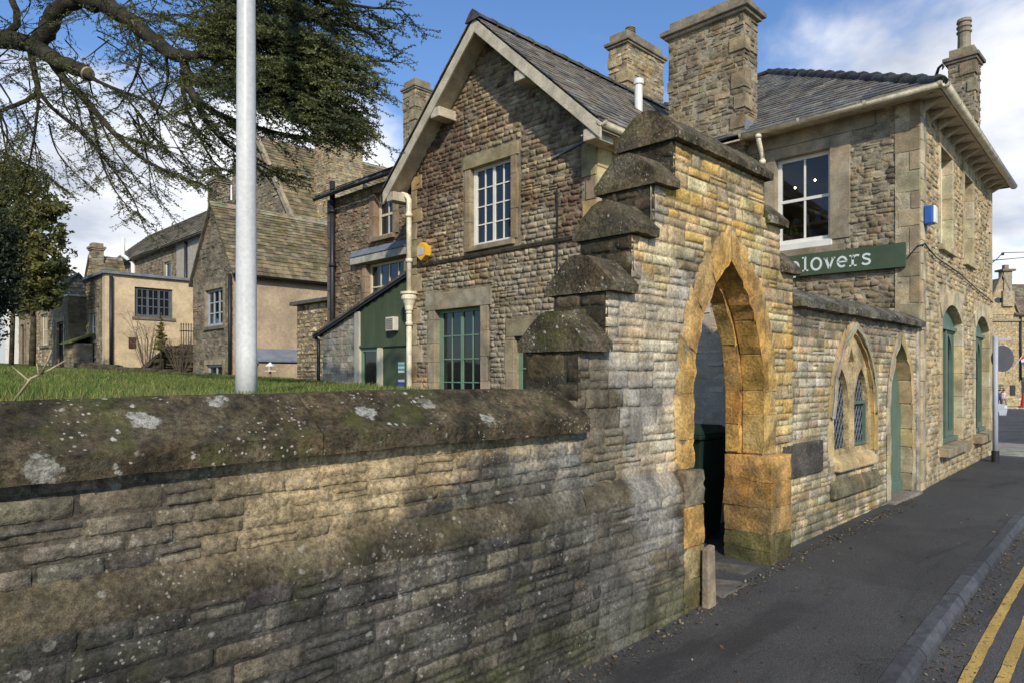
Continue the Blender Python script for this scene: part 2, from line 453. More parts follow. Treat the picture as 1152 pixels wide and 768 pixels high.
def stone_mat(name, big=3.2, warm=.35, lichen=0., moss=0., dark=.0, bump=1., sc=1., blotch=.35, speck=.2, rough=.93):
    m, nt, b = _mat(name); t = NT(nt)
    at = t.N.new('ShaderNodeAttribute'); at.attribute_name = 'tint'
    c = at.outputs['Color']
    n1 = t.noise(5*sc, 6); n2 = t.noise(45*sc, 5, .65); n3 = t.noise(140*sc, 3, .6)
    c = t.mix(1., c, t.gray(t.mr(n1, .3, .7, 1-blotch, 1+blotch)), 'MULTIPLY')
    c = t.mix(1., c, t.gray(t.mr(n2, .28, .72, 1-speck*1.3, 1+speck)), 'MULTIPLY')
    c = t.mix(1., c, t.gray(t.mr(t.noise(210*sc, 3, .7), .3, .7, 1-speck*.8, 1+speck*.8)), 'MULTIPLY')
    c = t.mix(t.math('MULTIPLY', t.mr(t.voro(60*sc), .05, .13, 1, 0), t.mr(t.noise(7*sc, 3), .45, .6, 0, .7)), c, (.03, .027, .02))
    # warm / cool wander of the stone itself
    c = t.mix(t.mr(t.noise(2.3*sc, 4), .45, .7, 0, warm), c, t.mix(1., c, (1.18, .92, .62), 'MULTIPLY'))
    if dark:
        k = t.math('MULTIPLY', t.mr(t.noise(1.7*sc, 6, .65, dist=.4), .48, .66, 0, dark), t.mr(n2, .25, .6, .5, 1))
        c = t.mix(k, c, (.035, .032, .026))
    if moss:
        k = t.math('MULTIPLY', t.mr(t.noise(3.1*sc, 6, .7), .5, .68, 0, moss), t.mr(n3, .3, .6, .4, 1))
        c = t.mix(k, c, (.075, .085, .018))
    if lichen:
        dv = t.math('ADD', t.voro(17*sc), t.math('MULTIPLY', t.math('SUBTRACT', t.noise(60*sc, 4), .5), .7))
        k = t.math('MULTIPLY', t.mr(dv, .10, .2, 1, 0), t.mr(t.noise(3.0*sc, 4), .52, .62, 0, lichen))
        c = t.mix(k, c, (.43, .41, .35))
        dv = t.math('ADD', t.voro(big*sc), t.math('MULTIPLY', t.math('SUBTRACT', t.noise(22*sc, 5, .65), .5), .55))
        k = t.math('MULTIPLY', t.mr(dv, .10, .17, 1, 0), t.mr(t.noise(1.4*sc, 2), .40, .50, 0, lichen))
        c = t.mix(t.math('MULTIPLY', k, t.mr(n2, .3, .62, .3, 1)), c, t.mix(t.mr(n3, .35, .65, 0, 1), (.28, .265, .20), (.44, .42, .37)))
        dv = t.math('ADD', t.voro(38*sc), t.math('MULTIPLY', t.math('SUBTRACT', n3, .5), .5))
        k = t.math('MULTIPLY', t.mr(dv, .12, .24, 1, 0), t.mr(t.noise(3.7*sc, 4), .5, .62, 0, lichen))
        c = t.mix(k, c, (.42, .39, .32))
    t.L.new(c, b.inputs['Base Color']); b.inputs['Roughness'].default_value = rough; b.inputs['Specular IOR Level'].default_value = .2
    t.bump(b, ((n2, .9*bump), (n3, .35*bump), (t.noise(16*sc, 6, .6), .9*bump)), .011)
    return m
def flat_mat(name, col, rough=.6, var=.08, sc=6, bump=0., spec=.4, metal=0, streak=None, tint=False):
    m, nt, b = _mat(name); t = NT(nt)
    n1 = t.noise(sc, 6, .6, stretch=streak); n2 = t.noise(sc*9, 4)
    src = col
    if tint:
        at = t.N.new('ShaderNodeAttribute'); at.attribute_name = 'tint'; src = at.outputs['Color']
    c = t.mix(1., src, t.gray(t.mr(n1, .3, .7, 1-var, 1+var)), 'MULTIPLY')
    c = t.mix(1., c, t.gray(t.mr(n2, .3, .7, 1-var*.6, 1+var*.6)), 'MULTIPLY')
    t.L.new(c, b.inputs['Base Color']); t.L.new(t.mr(n1, .3, .7, max(0, rough-.1), min(1, rough+.1)), b.inputs['Roughness'])
    b.inputs['Specular IOR Level'].default_value = spec; b.inputs['Metallic'].default_value = metal
    if bump: t.bump(b, ((n1, bump), (n2, bump*.5)), .006)
    return m
def glass_mat(name, col=(.012, .014, .016), rough=.04):
    m, nt, b = _mat(name); t = NT(nt)
    n = t.noise(1.7, 2)
    b.inputs['Base Color'].default_value = (*col, 1); b.inputs['Roughness'].default_value = rough; b.inputs['Specular IOR Level'].default_value = .75
    t.bump(b, ((n, 1.),), .004)
    return m
def clear_glass(name):
    m = bpy.data.materials.new(name); m.use_nodes = True; nt = m.node_tree; N = nt.nodes; L = nt.links; N.clear()
    o = N.new('ShaderNodeOutputMaterial'); mx = N.new('ShaderNodeMixShader'); tr = N.new('ShaderNodeBsdfTransparent'); gl = N.new('ShaderNodeBsdfGlossy')
    fr = N.new('ShaderNodeFresnel'); fr.inputs[0].default_value = 1.5; tr.inputs[0].default_value = (.85, .88, .87, 1); gl.inputs['Roughness'].default_value = .02
    L.new(fr.outputs[0], mx.inputs[0]); L.new(tr.outputs[0], mx.inputs[1]); L.new(gl.outputs[0], mx.inputs[2]); L.new(mx.outputs[0], o.inputs[0]); return m
def leaf_mat(name, c1, c2, trans=.25):
    m = bpy.data.materials.new(name); m.use_nodes = True; nt = m.node_tree; b = nt.nodes['Principled BSDF']; t = NT(nt)
    at = t.N.new('ShaderNodeAttribute'); at.attribute_name = 'tint'
    c = t.mix(t.mr(t.noise(1.3, 3), .35, .65, 0, 1), c1, c2); c = t.mix(1., c, at.outputs['Color'], 'MULTIPLY')
    t.L.new(c, b.inputs['Base Color']); b.inputs['Roughness'].default_value = .6; b.inputs['Specular IOR Level'].default_value = .3
    tl = t.N.new('ShaderNodeBsdfTranslucent'); t.L.new(c, tl.inputs[0]); mx = t.N.new('ShaderNodeMixShader'); mx.inputs[0].default_value = trans
    out = t.N['Material Output']; t.L.new(b.outputs[0], mx.inputs[1]); t.L.new(tl.outputs[0], mx.inputs[2]); t.L.new(mx.outputs[0], out.inputs[0]); return m
def asphalt_mat(name, col, patch, sc=1., wet=.0):
    m, nt, b = _mat(name); t = NT(nt)
    n1 = t.noise(1.1*sc, 7, .6, dist=.3); n2 = t.noise(95, 4, .75); n3 = t.noise(260, 2, .7)
    c = t.mix(t.mr(n1, .42, .62, 0, 1), col, patch)
    # repair patches with hard edges, one tone lighter or darker
    vc = t.voro(.55, out='Color'); sp = t.N.new('ShaderNodeSeparateColor'); t.L.new(vc, sp.inputs[0])
    c = t.mix(1., c, t.gray(t.mr(sp.outputs[0], .1, .9, .86, 1.12, False)), 'MULTIPLY')
    c = t.mix(1., c, t.gray(t.mr(n2, .3, .7, .55, 1.5)), 'MULTIPLY')
    c = t.mix(1., c, t.gray(t.mr(n3, .3, .7, .7, 1.35)), 'MULTIPLY')
    k = t.math('MULTIPLY', t.mr(t.voro(85), .08, .15, 1, 0), t.mr(t.noise(6, 3), .45, .6, 0, .8)); c = t.mix(k, c, (.24, .22, .19))
    # cracks
    cv = t.N.new('ShaderNodeTexVoronoi'); cv.feature = 'DISTANCE_TO_EDGE'; cv.inputs['Scale'].default_value = .8
    dn = t.N.new('ShaderNodeTexNoise'); dn.inputs['Scale'].default_value = 2.5; dn.inputs['Detail'].default_value = 6; t.L.new(t.co, dn.inputs['Vector'])
    va = t.N.new('ShaderNodeVectorMath'); va.operation = 'MULTIPLY_ADD'; t.L.new(dn.outputs['Color'], va.inputs[0]); va.inputs[1].default_value = (.7, .7, .7); t.L.new(t.co, va.inputs[2]); t.L.new(va.outputs[0], cv.inputs['Vector'])
    ck = t.math('MULTIPLY', t.mr(cv.outputs['Distance'], .004, .011, 1, 0), t.mr(t.noise(.8, 3), .56, .64, 0, .6)); c = t.mix(ck, c, (.025, .024, .022))
    # damp stains that lie across the way
    k = t.mr(t.noise(.9, 5, .65, stretch=(.45, 1.6, 1), dist=.6), .54, .64, 0, .6); c = t.mix(k, c, tuple(x*.5 for x in col))
    gm = t.math('MULTIPLY', t.mr(t.voro(9), .03, .05, 1, 0), t.mr(t.noise(2.1, 2), .5, .55, 0, .75)); c = t.mix(gm, c, (.17, .165, .155))
    t.L.new(c, b.inputs['Base Color']); b.inputs['Roughness'].default_value = .85; b.inputs['Specular IOR Level'].default_value = .3
    t.bump(b, ((n2, 1.), (n3, .5), (t.voro(150), .8), (t.noise(14, 4), .7), (ck, -1.5)), .006)
    return m
MM = {}
MM['low'] = stone_mat('weathered wall stone', big=9., warm=.12, lichen=.55, moss=.3, dark=.45, bump=.75, blotch=.45, speck=.42)
MM['gate'] = stone_mat('ochre wall stone', lichen=.35, moss=.05, dark=.22, bump=.8, speck=.32, blotch=.4)
MM['orange'] = stone_mat('orange dressed stone', moss=.06, dark=.30, lichen=.25, bump=1.0, blotch=.42, speck=.3)
MM['coping'] = stone_mat('dark coping stone', lichen=1., moss=.75, dark=.35, bump=1.15, blotch=.55, speck=.45)
MM['wall'] = stone_mat('rubble stone', lichen=.25, dark=.25, bump=1.1)
MM['clean'] = stone_mat('pale rubble stone', lichen=.1, dark=.12, bump=1.1)
MM['dress'] = stone_mat('dressed stone', dark=.3, lichen=.15, bump=.5, blotch=.25, speck=.16)
MM['far'] = stone_mat('far stone', dark=.3, bump=.8, sc=.6)
MM['slate'] = stone_mat('roof slate', lichen=.6, moss=.12, dark=.15, bump=.6, blotch=.35, speck=.3, rough=.85)
MM['stile'] = stone_mat('stone roof tile', lichen=.3, moss=.6, dark=.45, bump=.9, sc=.8)
MM['cream'] = flat_mat('cream paint', (.60, .53, .38), .5, .16, 6, streak=(1, 1, .3))
MM['barge'] = flat_mat('weathered cream paint', (.50, .43, .31), .7, .22, 5, .3)
MM['gutter'] = flat_mat('cream gutter paint', (.72, .64, .46), .5, .24, 6, .2)
MM['white'] = flat_mat('white paint', (.72, .70, .63), .45, .06, 5)
MM['polewhite'] = flat_mat('white pole paint', (.60, .585, .55), .4, .13, 5, streak=(1, 1, .12))
MM['green'] = flat_mat('sage green paint', (.15, .235, .155), .5, .10, 5)
MM['door'] = flat_mat('blue green paint', (.098, .148, .108), .45, .10, 5)
MM['dkgreen'] = flat_mat('dark green boarding', (.062, .082, .042), .6, .16, 3, streak=(1, 1, .3))
MM['sign'] = flat_mat('sign green', (.058, .086, .048), .5, .10, 3)
MM['letter'] = flat_mat('pale lettering', (.62, .66, .62), .5, .04, 6)
MM['black'] = flat_mat('black pipe paint', (.018, .018, .02), .5, .2, 6)
MM['lead'] = flat_mat('grey lead', (.17, .19, .22), .6, .2, 4)
MM['greywin'] = flat_mat('slate grey window paint', (.10, .115, .125), .5, .1, 5)
MM['glass'] = glass_mat('dark window glass')
MM['clear'] = clear_glass('clear window glass')
MM['render'] = flat_mat('pinkish render', (.42, .315, .205), .9, .22, 1.3, .5)
MM['yrender'] = flat_mat('yellow render', (.58, .445, .275), .9, .16, 2.2, .5)
MM['block'] = stone_mat('grey blockwork', dark=.1, bump=.5, speck=.12)
MM['whitewall'] = stone_mat('whitewashed brick', dark=.03, bump=.35, speck=.08, blotch=.12)
MM['wood'] = flat_mat('timber', (.23, .17, .10), .8, .25, 5, .4)
MM['bark'] = stone_mat('bark', moss=.5, dark=.5, bump=3.0, sc=1.2, blotch=.5, speck=.4)
MM['twig'] = flat_mat('dead twig', (.34, .27, .16), .8, .25, 20, .5)
MM['cedar'] = leaf_mat('cedar needles', (.070, .088, .040), (.17, .18, .06), .38)
MM['yew'] = leaf_mat('yew leaves', (.014, .022, .010), (.024, .034, .014), .12)
MM['ever'] = leaf_mat('evergreen leaves', (.085, .10, .03), (.21, .185, .055), .35)
MM['grass'] = leaf_mat('grass blades', (.105, .165, .032), (.18, .215, .055), .35)
MM['soil'] = stone_mat('turf soil', moss=.9, dark=.2, bump=1.5, sc=.7)
MM['pave'] = asphalt_mat('footway asphalt', (.057, .0545, .0515), (.069, .066, .061))
MM['road'] = asphalt_mat('road asphalt', (.070, .067, .063), (.088, .083, .077))
MM['kerb'] = flat_mat('blue kerb stone', (.5, .5, .5), .85, .3, 14, .7, tint=True)
def worn_paint(name, col, under):
    m, nt, b = _mat(name); t = NT(nt)
    n = t.noise(26, 6, .7); n1 = t.noise(3, 4); n2 = t.noise(110, 3, .7)
    c = t.mix(1., col, t.gray(t.mr(n1, .3, .7, .8, 1.15)), 'MULTIPLY'); c = t.mix(1., c, t.gray(t.mr(n2, .3, .7, .7, 1.2)), 'MULTIPLY')
    k = t.math('MULTIPLY', t.mr(n, .54, .64, 0, 1), t.mr(n1, .4, .6, .35, 1)); c = t.mix(k, c, under)
    t.L.new(c, b.inputs['Base Color']); b.inputs['Roughness'].default_value = .85; b.inputs['Specular IOR Level'].default_value = .25; t.bump(b, ((n2, 1.),), .005); return m
MM['yellow'] = worn_paint('yellow line paint', (.48, .32, .09), (.085, .08, .07))
MM['flag'] = stone_mat('paving flag', dark=.3, bump=.7)
MM['bin'] = flat_mat('dark green plastic', (.012, .028, .018), .5, .1, 5)
MM['rubber'] = flat_mat('rubber', (.02, .02, .02), .8, .1, 5)
MM['alarm'] = flat_mat('amber plastic', (.75, .42, .04), .4, .04, 5)
MM['blue'] = flat_mat('blue plastic', (.03, .10, .36), .4, .05, 5)
MM['paper'] = flat_mat('printed notice', (.5, .5, .5), .6, .03, 5, tint=True)
MM['grey'] = flat_mat('galvanised grey', (.36, .38, .41), .5, .1, 5)
MM['tintpaint'] = flat_mat('plain colour', (.5, .5, .5), .6, .1, 5, tint=True)
MM['leafbrown'] = flat_mat('dead leaves', (.5, .5, .5), .8, .25, 30, tint=True)
MM['skin'] = flat_mat('skin', (.5, .33, .25), .6, .05, 8)

def solo(name, mb, mat, loc, label, cat, group=None, smooth=False, bevel=0):
    """a thing that is one mesh, its origin at its base"""
    mb.v = [a-np.array(loc) for a in mb.v]
    o = mb.build(name, mat, None, smooth, bevel); o.location = loc
    return tag(o, label, cat, group)
def struct(name, mb, mat, smooth=False):
    o = mb.build(name, mat, None, smooth); o['kind'] = 'structure'; return o

# palettes (albedo; P_FRONT and P_SUN also paint in the shop's shade and sun)
P_GABLE = palette([(.33, .25, .145), (.38, .295, .175), (.27, .20, .12), (.22, .15, .095), (.41, .33, .21), (.30, .215, .125)], .18)
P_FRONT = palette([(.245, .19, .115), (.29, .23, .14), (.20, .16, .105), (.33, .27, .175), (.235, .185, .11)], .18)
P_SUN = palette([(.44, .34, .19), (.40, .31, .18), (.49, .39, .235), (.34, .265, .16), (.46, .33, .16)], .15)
P_GATE = palette([(.54, .385, .155), (.50, .37, .17), (.54, .44, .25), (.45, .335, .165), (.54, .35, .11), (.40, .31, .18)], .15)
P_ORANGE = palette([(.46, .24, .062), (.42, .22, .058), (.48, .275, .085), (.41, .235, .075)], .10)
P_LOW = palette([(.125, .108, .083), (.088, .079, .064), (.160, .138, .107), (.105, .089, .068), (.062, .057, .050), (.18, .150, .105)], .22)
P_DARK = palette([(.072, .056, .031), (.056, .046, .028), (.086, .067, .038), (.095, .074, .044)], .22)
P_DRESS = palette([(.38, .31, .20), (.34, .28, .185), (.41, .34, .225)], .08)
P_SLATE = palette([(.165, .16, .15), (.13, .128, .125), (.195, .185, .165), (.17, .155, .135)], .25)
P_STILE = palette([(.22, .175, .10), (.18, .145, .088), (.25, .20, .118), (.14, .118, .07), (.23, .19, .115)], .16)
P_FAR = palette([(.27, .22, .145), (.23, .185, .125), (.31, .255, .17), (.19, .155, .11)], .15)
MORT = (.30, .26, .185)

def window(root, fr, u0, u1, z0, z1, d, lights, cols, rows, fmat, gmat=None, fw=.05, bar=.018, sill=None, name='window', sash=False):
    """a glazed window: frame mesh > pane, sill"""
    m = MB()
    m.fbox(fr, u0, u0+fw, z0, z1, d-.06, d); m.fbox(fr, u1-fw, u1, z0, z1, d-.06, d)
    m.fbox(fr, u0+fw, u1-fw, z0, z0+fw*1.25, d-.06, d); m.fbox(fr, u0+fw, u1-fw, z1-fw, z1, d-.06, d)
    a = u0+fw; b = u1-fw; c = z0+fw*1.25; e = z1-fw
    if sash:
        zm = (c+e)/2; m.fbox(fr, a, b, zm-.022, zm+.022, d-.05, d-.008)
        spans = [(c, zm-.022), (zm+.022, e)]
    else: spans = [(c, e)]
    lw = (b-a)/lights
    for i in range(lights):
        p = a+lw*i; q = p+lw
        if lights > 1:
            m.fbox(fr, p, p+fw*.55, c, e, d-.045, d-.006); m.fbox(fr, q-fw*.55, q, c, e, d-.045, d-.006); p += fw*.55; q -= fw*.55
        for (s0, s1) in spans:
            for k in range(1, cols): x = p+(q-p)*k/cols; m.fbox(fr, x-bar/2, x+bar/2, s0, s1, d-.040, d-.012)
            for k in range(1, rows):
                y = s0+(s1-s0)*k/rows
                for kk in range(cols):
                    x0 = p+(q-p)*kk/cols+(bar/2 if kk else 0); x1 = p+(q-p)*(kk+1)/cols-(bar/2 if kk < cols-1 else 0)
                    m.fbox(fr, x0, x1, y-bar/2, y+bar/2, d-.040, d-.013)
    w = m.build(name, fmat, root)
    g = MB(); g.fbox(fr, u0+.01, u1-.01, z0+.01, z1-.01, d-.034, d-.028); g.build('pane', gmat or MM['glass'], w)
    if sill:
        s = MB(); s.fbox(fr, u0-sill[0], u1+sill[0], z0-sill[1], z0-.002, -.05, sill[2], sill[3] if len(sill) > 3 else (.36, .30, .2)); s.build('sill', MM['dress'], w, bevel=.008)
    return w
def reveal_blocks(rects):
    def f(z):
        return [(a, b) for a, b, c, e in rects if c < z < e]
    return f
# ------------------------------------------------------------------ ground
def interp(x, xs, ys): return float(np.interp(x, xs, ys))
GX = [-60, -12, 0, 3.8, 4.6, 6, 8.5, 16, 80, 140]; GZ = [-.5, -.3, -.16, -.06, 0, .07, .12, .12, -1.42, -1.6]
def gz(x): return np.interp(x, GX, GZ)
def kerbY(x): return 1.26+.038*(np.asarray(x, float)-3.98)
def sheet(xs, ys, zf, name, mat, smooth=True, col=(1, 1, 1)):
    mb = MB(); X, Y = np.meshgrid(xs, ys, indexing='ij'); Z = zf(X, Y); m, n = X.shape
    f = [(i*n+k, (i+1)*n+k, (i+1)*n+k+1, i*n+k+1) for i in range(m-1) for k in range(n-1)]
    mb.add(np.stack([X, Y, Z], -1), f, col); return struct(name, mb, mat, smooth)
sheet([-4000, -60, 0, 100, 4000], [-4000, -60, 0, 100, 4000], lambda X, Y: 0*X-2.0, 'ground', MM['soil'], col=(.10, .095, .05))
ROADX = np.concatenate([np.linspace(-20, 20, 41), np.linspace(24, 140, 30)])
sheet(ROADX, np.linspace(-14, 34, 13), lambda X, Y: gz(X)-.075-.012*np.clip(1.2-Y, 0, 3)*0, 'road', MM['road'])
def terr(X, Y):
    z = 1.50+np.clip((Y-1.6*X-2)*.025, 0, .62)+.05*(fbm(X*.35, Y*.35, 3)-.5)*np.clip((Y-3)/3, 0, 1)
    z = z+.03*sstep(3.0, 4.3, Y)
    xb = 3.0+(Y-3.05)*.426
    k = sstep(-.25, .25, X-xb)*(1-sstep(13.2, 14.2, Y))
    k = np.maximum(k, sstep(6.3, 6.8, X)*(Y < 13))
    z = z*(1-k)+.03*k
    q = sstep(15.2, 15.8, X)*(Y < 24)+(X > 25)*(Y >= 24)
    return z*(1-np.minimum(q, 1))-1.9*np.minimum(q, 1)
def terr_grid():
    xs = np.concatenate([[-70, -45, -30, -20, -14, -10], np.arange(-8, 11, .25), [11.5, 13, 15.2, 15.8, 20, 24.9, 25.1, 60]])
    ys = np.concatenate([np.arange(2.95, 16, .25), np.arange(16, 40, .8), [44, 52, 64, 90]])
    sheet(xs, ys, terr, 'churchyard_ground', MM['soil'], col=(.095, .10, .035))
terr_grid()
# footway: from the walls to the kerb
def footway():
    xs = np.concatenate([np.arange(-10, 3, .5), np.arange(3, 16.01, .25)]); mb = MB()
    v = []; nr = 9
    for x in xs:
        k = float(kerbY(x))
        for i in range(nr):
            y = k+(3.6-k)*i/(nr-1); z = float(gz(x))+.012*(fbm([x*1.3], [y*1.3], 5)[0]-.5)+.02*max(0, (y-2.3))*(.5)
            v.append((x, y, z))
    f = [(i*nr+k, (i+1)*nr+k, (i+1)*nr+k+1, i*nr+k+1) for i in range(len(xs)-1) for k in range(nr-1)]
    mb.add(v, f); struct('footway', mb, MM['pave'], True)
    # pale paving round the corner past the shop
    mb = MB(); rnd = random.Random(4)
    for i in range(10):
        for j in range(9):
            x0 = 16.02+i*.42; y0 = 1.75+j*.42; z = float(gz(x0+.2))+.004
            mb.box((x0, y0, z-.06), (x0+.405, y0+.405, z+rnd.uniform(0, .003)), tuple(c*rnd.uniform(.85, 1.15) for c in (.30, .27, .225)))
    struct('corner_paving', mb, MM['flag'])
    mb = MB(); x = -10.0; rnd = random.Random(2)
    while x < 16.2:
        l = rnd.uniform(.55, .65); x1 = x+l-.014
        prof = [(0, -.2), (0, .002), (.082, .006), (.118, -.038), (.124, -.2)]
        v = []
        dz = rnd.uniform(-.004, .004); dy = rnd.uniform(-.004, .004); t = rnd.uniform(.7, 1.3)
        for xx in (x, x1):
            for a, b in prof: v.append((xx, float(kerbY(xx))-a+dy, float(gz(xx))+b+dz))
        n = len(prof)
        mb.add(v, [(i, i+1, n+i+1, n+i) for i in range(n-1)]+[tuple(range(n)), tuple(range(2*n-1, n-1, -1))], (.060*t, .061*t, .066*t)); x += l
    struct('kerb', mb, MM['kerb'])
    for k, off in enumerate((.335, .49)):
        mb = MB(); xs = np.arange(-10, 17.5, .12); v = []; rnd = random.Random(k)
        for x in xs:
            yc = float(kerbY(x))-off+.02*0
            for s_ in (.031, -.031): v.append((x, yc+s_+rnd.uniform(-.003, .003), float(gz(x))-.071))
        mb.add(v, [(2*i, 2*i+1, 2*i+3, 2*i+2) for i in range(len(xs)-1)]); struct('yellow_line', mb, MM['yellow'])
    mb = MB()
    rnd = random.Random(8)
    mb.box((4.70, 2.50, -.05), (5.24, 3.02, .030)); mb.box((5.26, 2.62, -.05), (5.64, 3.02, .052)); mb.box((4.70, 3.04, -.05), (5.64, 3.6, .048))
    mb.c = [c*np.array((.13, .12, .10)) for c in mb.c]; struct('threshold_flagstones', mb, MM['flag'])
footway()

def extrude_x(mb, prof, x0, x1, nx, rnd, jit, colf, capl=True, capr=True, zoff=None):
    """profile of (y,z) along X, uneven"""
    n = len(prof); v = []; c = []
    for i in range(nx+1):
        x = x0+(x1-x0)*i/nx
        for k, (y, z) in enumerate(prof):
            e = .35 if i in (0, nx) else 1
            zz = z+rnd.gauss(0, jit)*e+(zoff(x) if zoff else 0)
            v.append((x+(rnd.gauss(0, jit)*.6), y+rnd.gauss(0, jit)*e, zz)); c.append(colf(rnd, x, z))
    f = [(i*n+k, i*n+(k+1) % n, (i+1)*n+(k+1) % n, (i+1)*n+k) for i in range(nx) for k in range(n)]
    if capl: f.append(tuple(range(n-1, -1, -1)))
    if capr: f.append(tuple(nx*n+k for k in range(n)))
    mb.add(v, f, np.array(c))
def dense(prof, step):
    out = []
    n = len(prof)
    for i in range(n):
        a, b = prof[i], prof[(i+1) % n]; m = max(1, int(math.hypot(b[0]-a[0], b[1]-a[1])/step))
        out += [(a[0]+(b[0]-a[0])*k/m, a[1]+(b[1]-a[1])*k/m) for k in range(m)]
    return out

# ------------------------------------------------------------------ churchyard wall
def tooth(z): return 3.22+.16*((int(math.floor((z+1)/.105))*7919 % 13)/13.0)
YW = 2.64; YP = 2.575
def low_stain(col, u, z):
    n = fbm(u*1.4+3, z*2.2, 11, 5); n2 = fbm(u*5, z*9, 12, 4); n3 = fbm(u*.9+7, z*1.2+2, 21, 3)
    c = col.copy()
    # cleaner ochre patch below the coping, pale scour beside it, black streaks lower down
    warm = .85*sstep(.46, .62, n+.33*np.exp(-((u-1.75)/.75)**2-((z-1.2)/.2)**2)-.12*(z < .9))*sstep(.85, 1.0, z)*sstep(.8, 1.3, u)
    c = c*(1-warm[:, None])+np.array([.40, .30, .165])*(.75+.5*n2[:, None])*warm[:, None]
    left = sstep(.5, .62, n3+.12)*sstep(.98, 1.1, z)*(1-sstep(1.2, 1.5, u))*.30
    c = c*(1-left[:, None])+np.array([.31, .245, .15])*(.7+.6*n2[:, None])*left[:, None]
    pale = sstep(.56, .72, fbm(u*1.1+1, z*1.6, 31, 4)+.2*np.exp(-((u-2.75)/.35)**2-((z-1.15)/.16)**2)+.16*np.exp(-((u-.9)/.4)**2-((z-1.0)/.16)**2))*.6*(.25+.75*sstep(.75, .95, z))
    c = c*(1-pale[:, None])+np.array([.30, .28, .24])*(.5+.8*n2[:, None])*pale[:, None]*1.0
    stre = sstep(.44, .62, fbm(u*4.5, z*.8, 41, 4))*sstep(.9, .7, z)*.7
    c = c*(1-stre[:, None])+np.array([.045, .043, .038])*stre[:, None]
    band = np.exp(-((z-.90)/.085)**2)*.65*sstep(.3, .6, n2+.15)
    c = c*(1-band[:, None])+np.array([.075, .062, .042])*band[:, None]
    dk = sstep(.95, .6, z)*.42*sstep(.30, .55, fbm(u*2.1+5, z*2.6, 45, 4)+.08); c = c*(1-dk[:, None])+np.array([.042, .039, .034])*dk[:, None]
    g = sstep(.34, .02, z)*sstep(.3, .6, n+.1)*.75
    c = c*(1-g[:, None])+np.array([.085, .085, .042])*(.7+.6*n2[:, None])*g[:, None]
    return c
def churchyard_wall():
    rt = thing('churchyard_wall', 'low blackened stone boundary wall with lichen spotted sloping coping in the foreground', 'wall', (.3, 2.84, 0))
    mb = MB(); rnd = random.Random(5); fr = fy(YW)
    mb.prism([(-3, -.6), (3.24, -.6), (3.24, 1.36), (-3, 1.36)], fr, -.012, -.4, (.10, .088, .068))
    mortar(mb, fr, -3, 3.24, .95, 1.36, -.005, (.062, .054, .043), low_stain)
    stones(mb, fr, -3, 3.22, .965, 1.335, P_LOW, rnd, (.055, .088), (.13, .32), (.0, .006), .0022, .025, spans=lambda z: [(-3, tooth(z))], stain=low_stain, bev=.008, gap=.0038, split=.14, edge=-.011)
    # plinth
    fp = fy(YP)
    mb.prism([(-3, -.6), (3.24, -.6), (3.24, .83), (-3, .83)], fp, -.012, -.2, (.085, .077, .062))
    mortar(mb, fp, -3, 3.24, -.5, .84, -.005, (.052, .047, .039), low_stain)
    stones(mb, fp, -3, 3.22, -.42, .835, P_LOW, rnd, (.058, .098), (.14, .36), (.0, .006), .0022, .026, spans=lambda z: [(-3, tooth(z))], stain=low_stain, bev=.008, gap=.0038, split=.10, edge=-.011)
    # sloping rough weathering above the plinth
    xs = np.arange(-3, 3.26, .035); v = []; c = []
    pr = [(YP+.022, .80), (YP+.008, .83), (YP+.010, .862), (YP+.03, .91), (YP+.055, .95), (YP+.082, .985)]
    for x in xs:
        for y, z in pr:
            w = fbm([x*2.2], [z*6], 77, 5)[0]-.5
            v.append((x, y-.012-.02*w+rnd.gauss(0, .0025), z+.03*(fbm([x*1.7], [.3], 78)[0]-.5)+rnd.gauss(0, .003))); c.append(P_DARK(rnd, x, z))
    n = len(pr); c = low_stain(np.array(c)*1.15, np.array([q[0] for q in v]), np.array([q[2] for q in v]))
    mb.add(v, [(i*n+k, (i+1)*n+k, (i+1)*n+k+1, i*n+k+1) for i in range(len(xs)-1) for k in range(n-1)], c)
    mb.build('wall_face', MM['low'], rt, smooth=True)
    prof = dense([(YW-.062, 1.330), (YW-.066, 1.412), (YW+.165, 1.578), (YW+.20, 1.586), (YW+.235, 1.578), (YW+.48, 1.41), (YW+.48, 1.328), (YW, 1.326)], .04)
    for a, b in ((-3, -1.35), (-1.345, -.25), (-.245, 1.47), (1.475, 3.235)):
        m2 = MB(); dz = rnd.uniform(-.004, .004)
        def cf(r, x, z): return P_DARK(r, x, z)
        extrude_x(m2, prof, a, b, int((b-a)/.04), rnd, .0016, cf, zoff=lambda x, d=dz: d-.026*float(sstep(2.6, .3, x))+.008*math.sin(x*1.3+.5)+.014*(fbm([x*1.5], [0], 9)[0]-.5))
        m2.build('coping_stone', MM['coping'], rt, smooth=True, sharp=.62)
churchyard_wall()

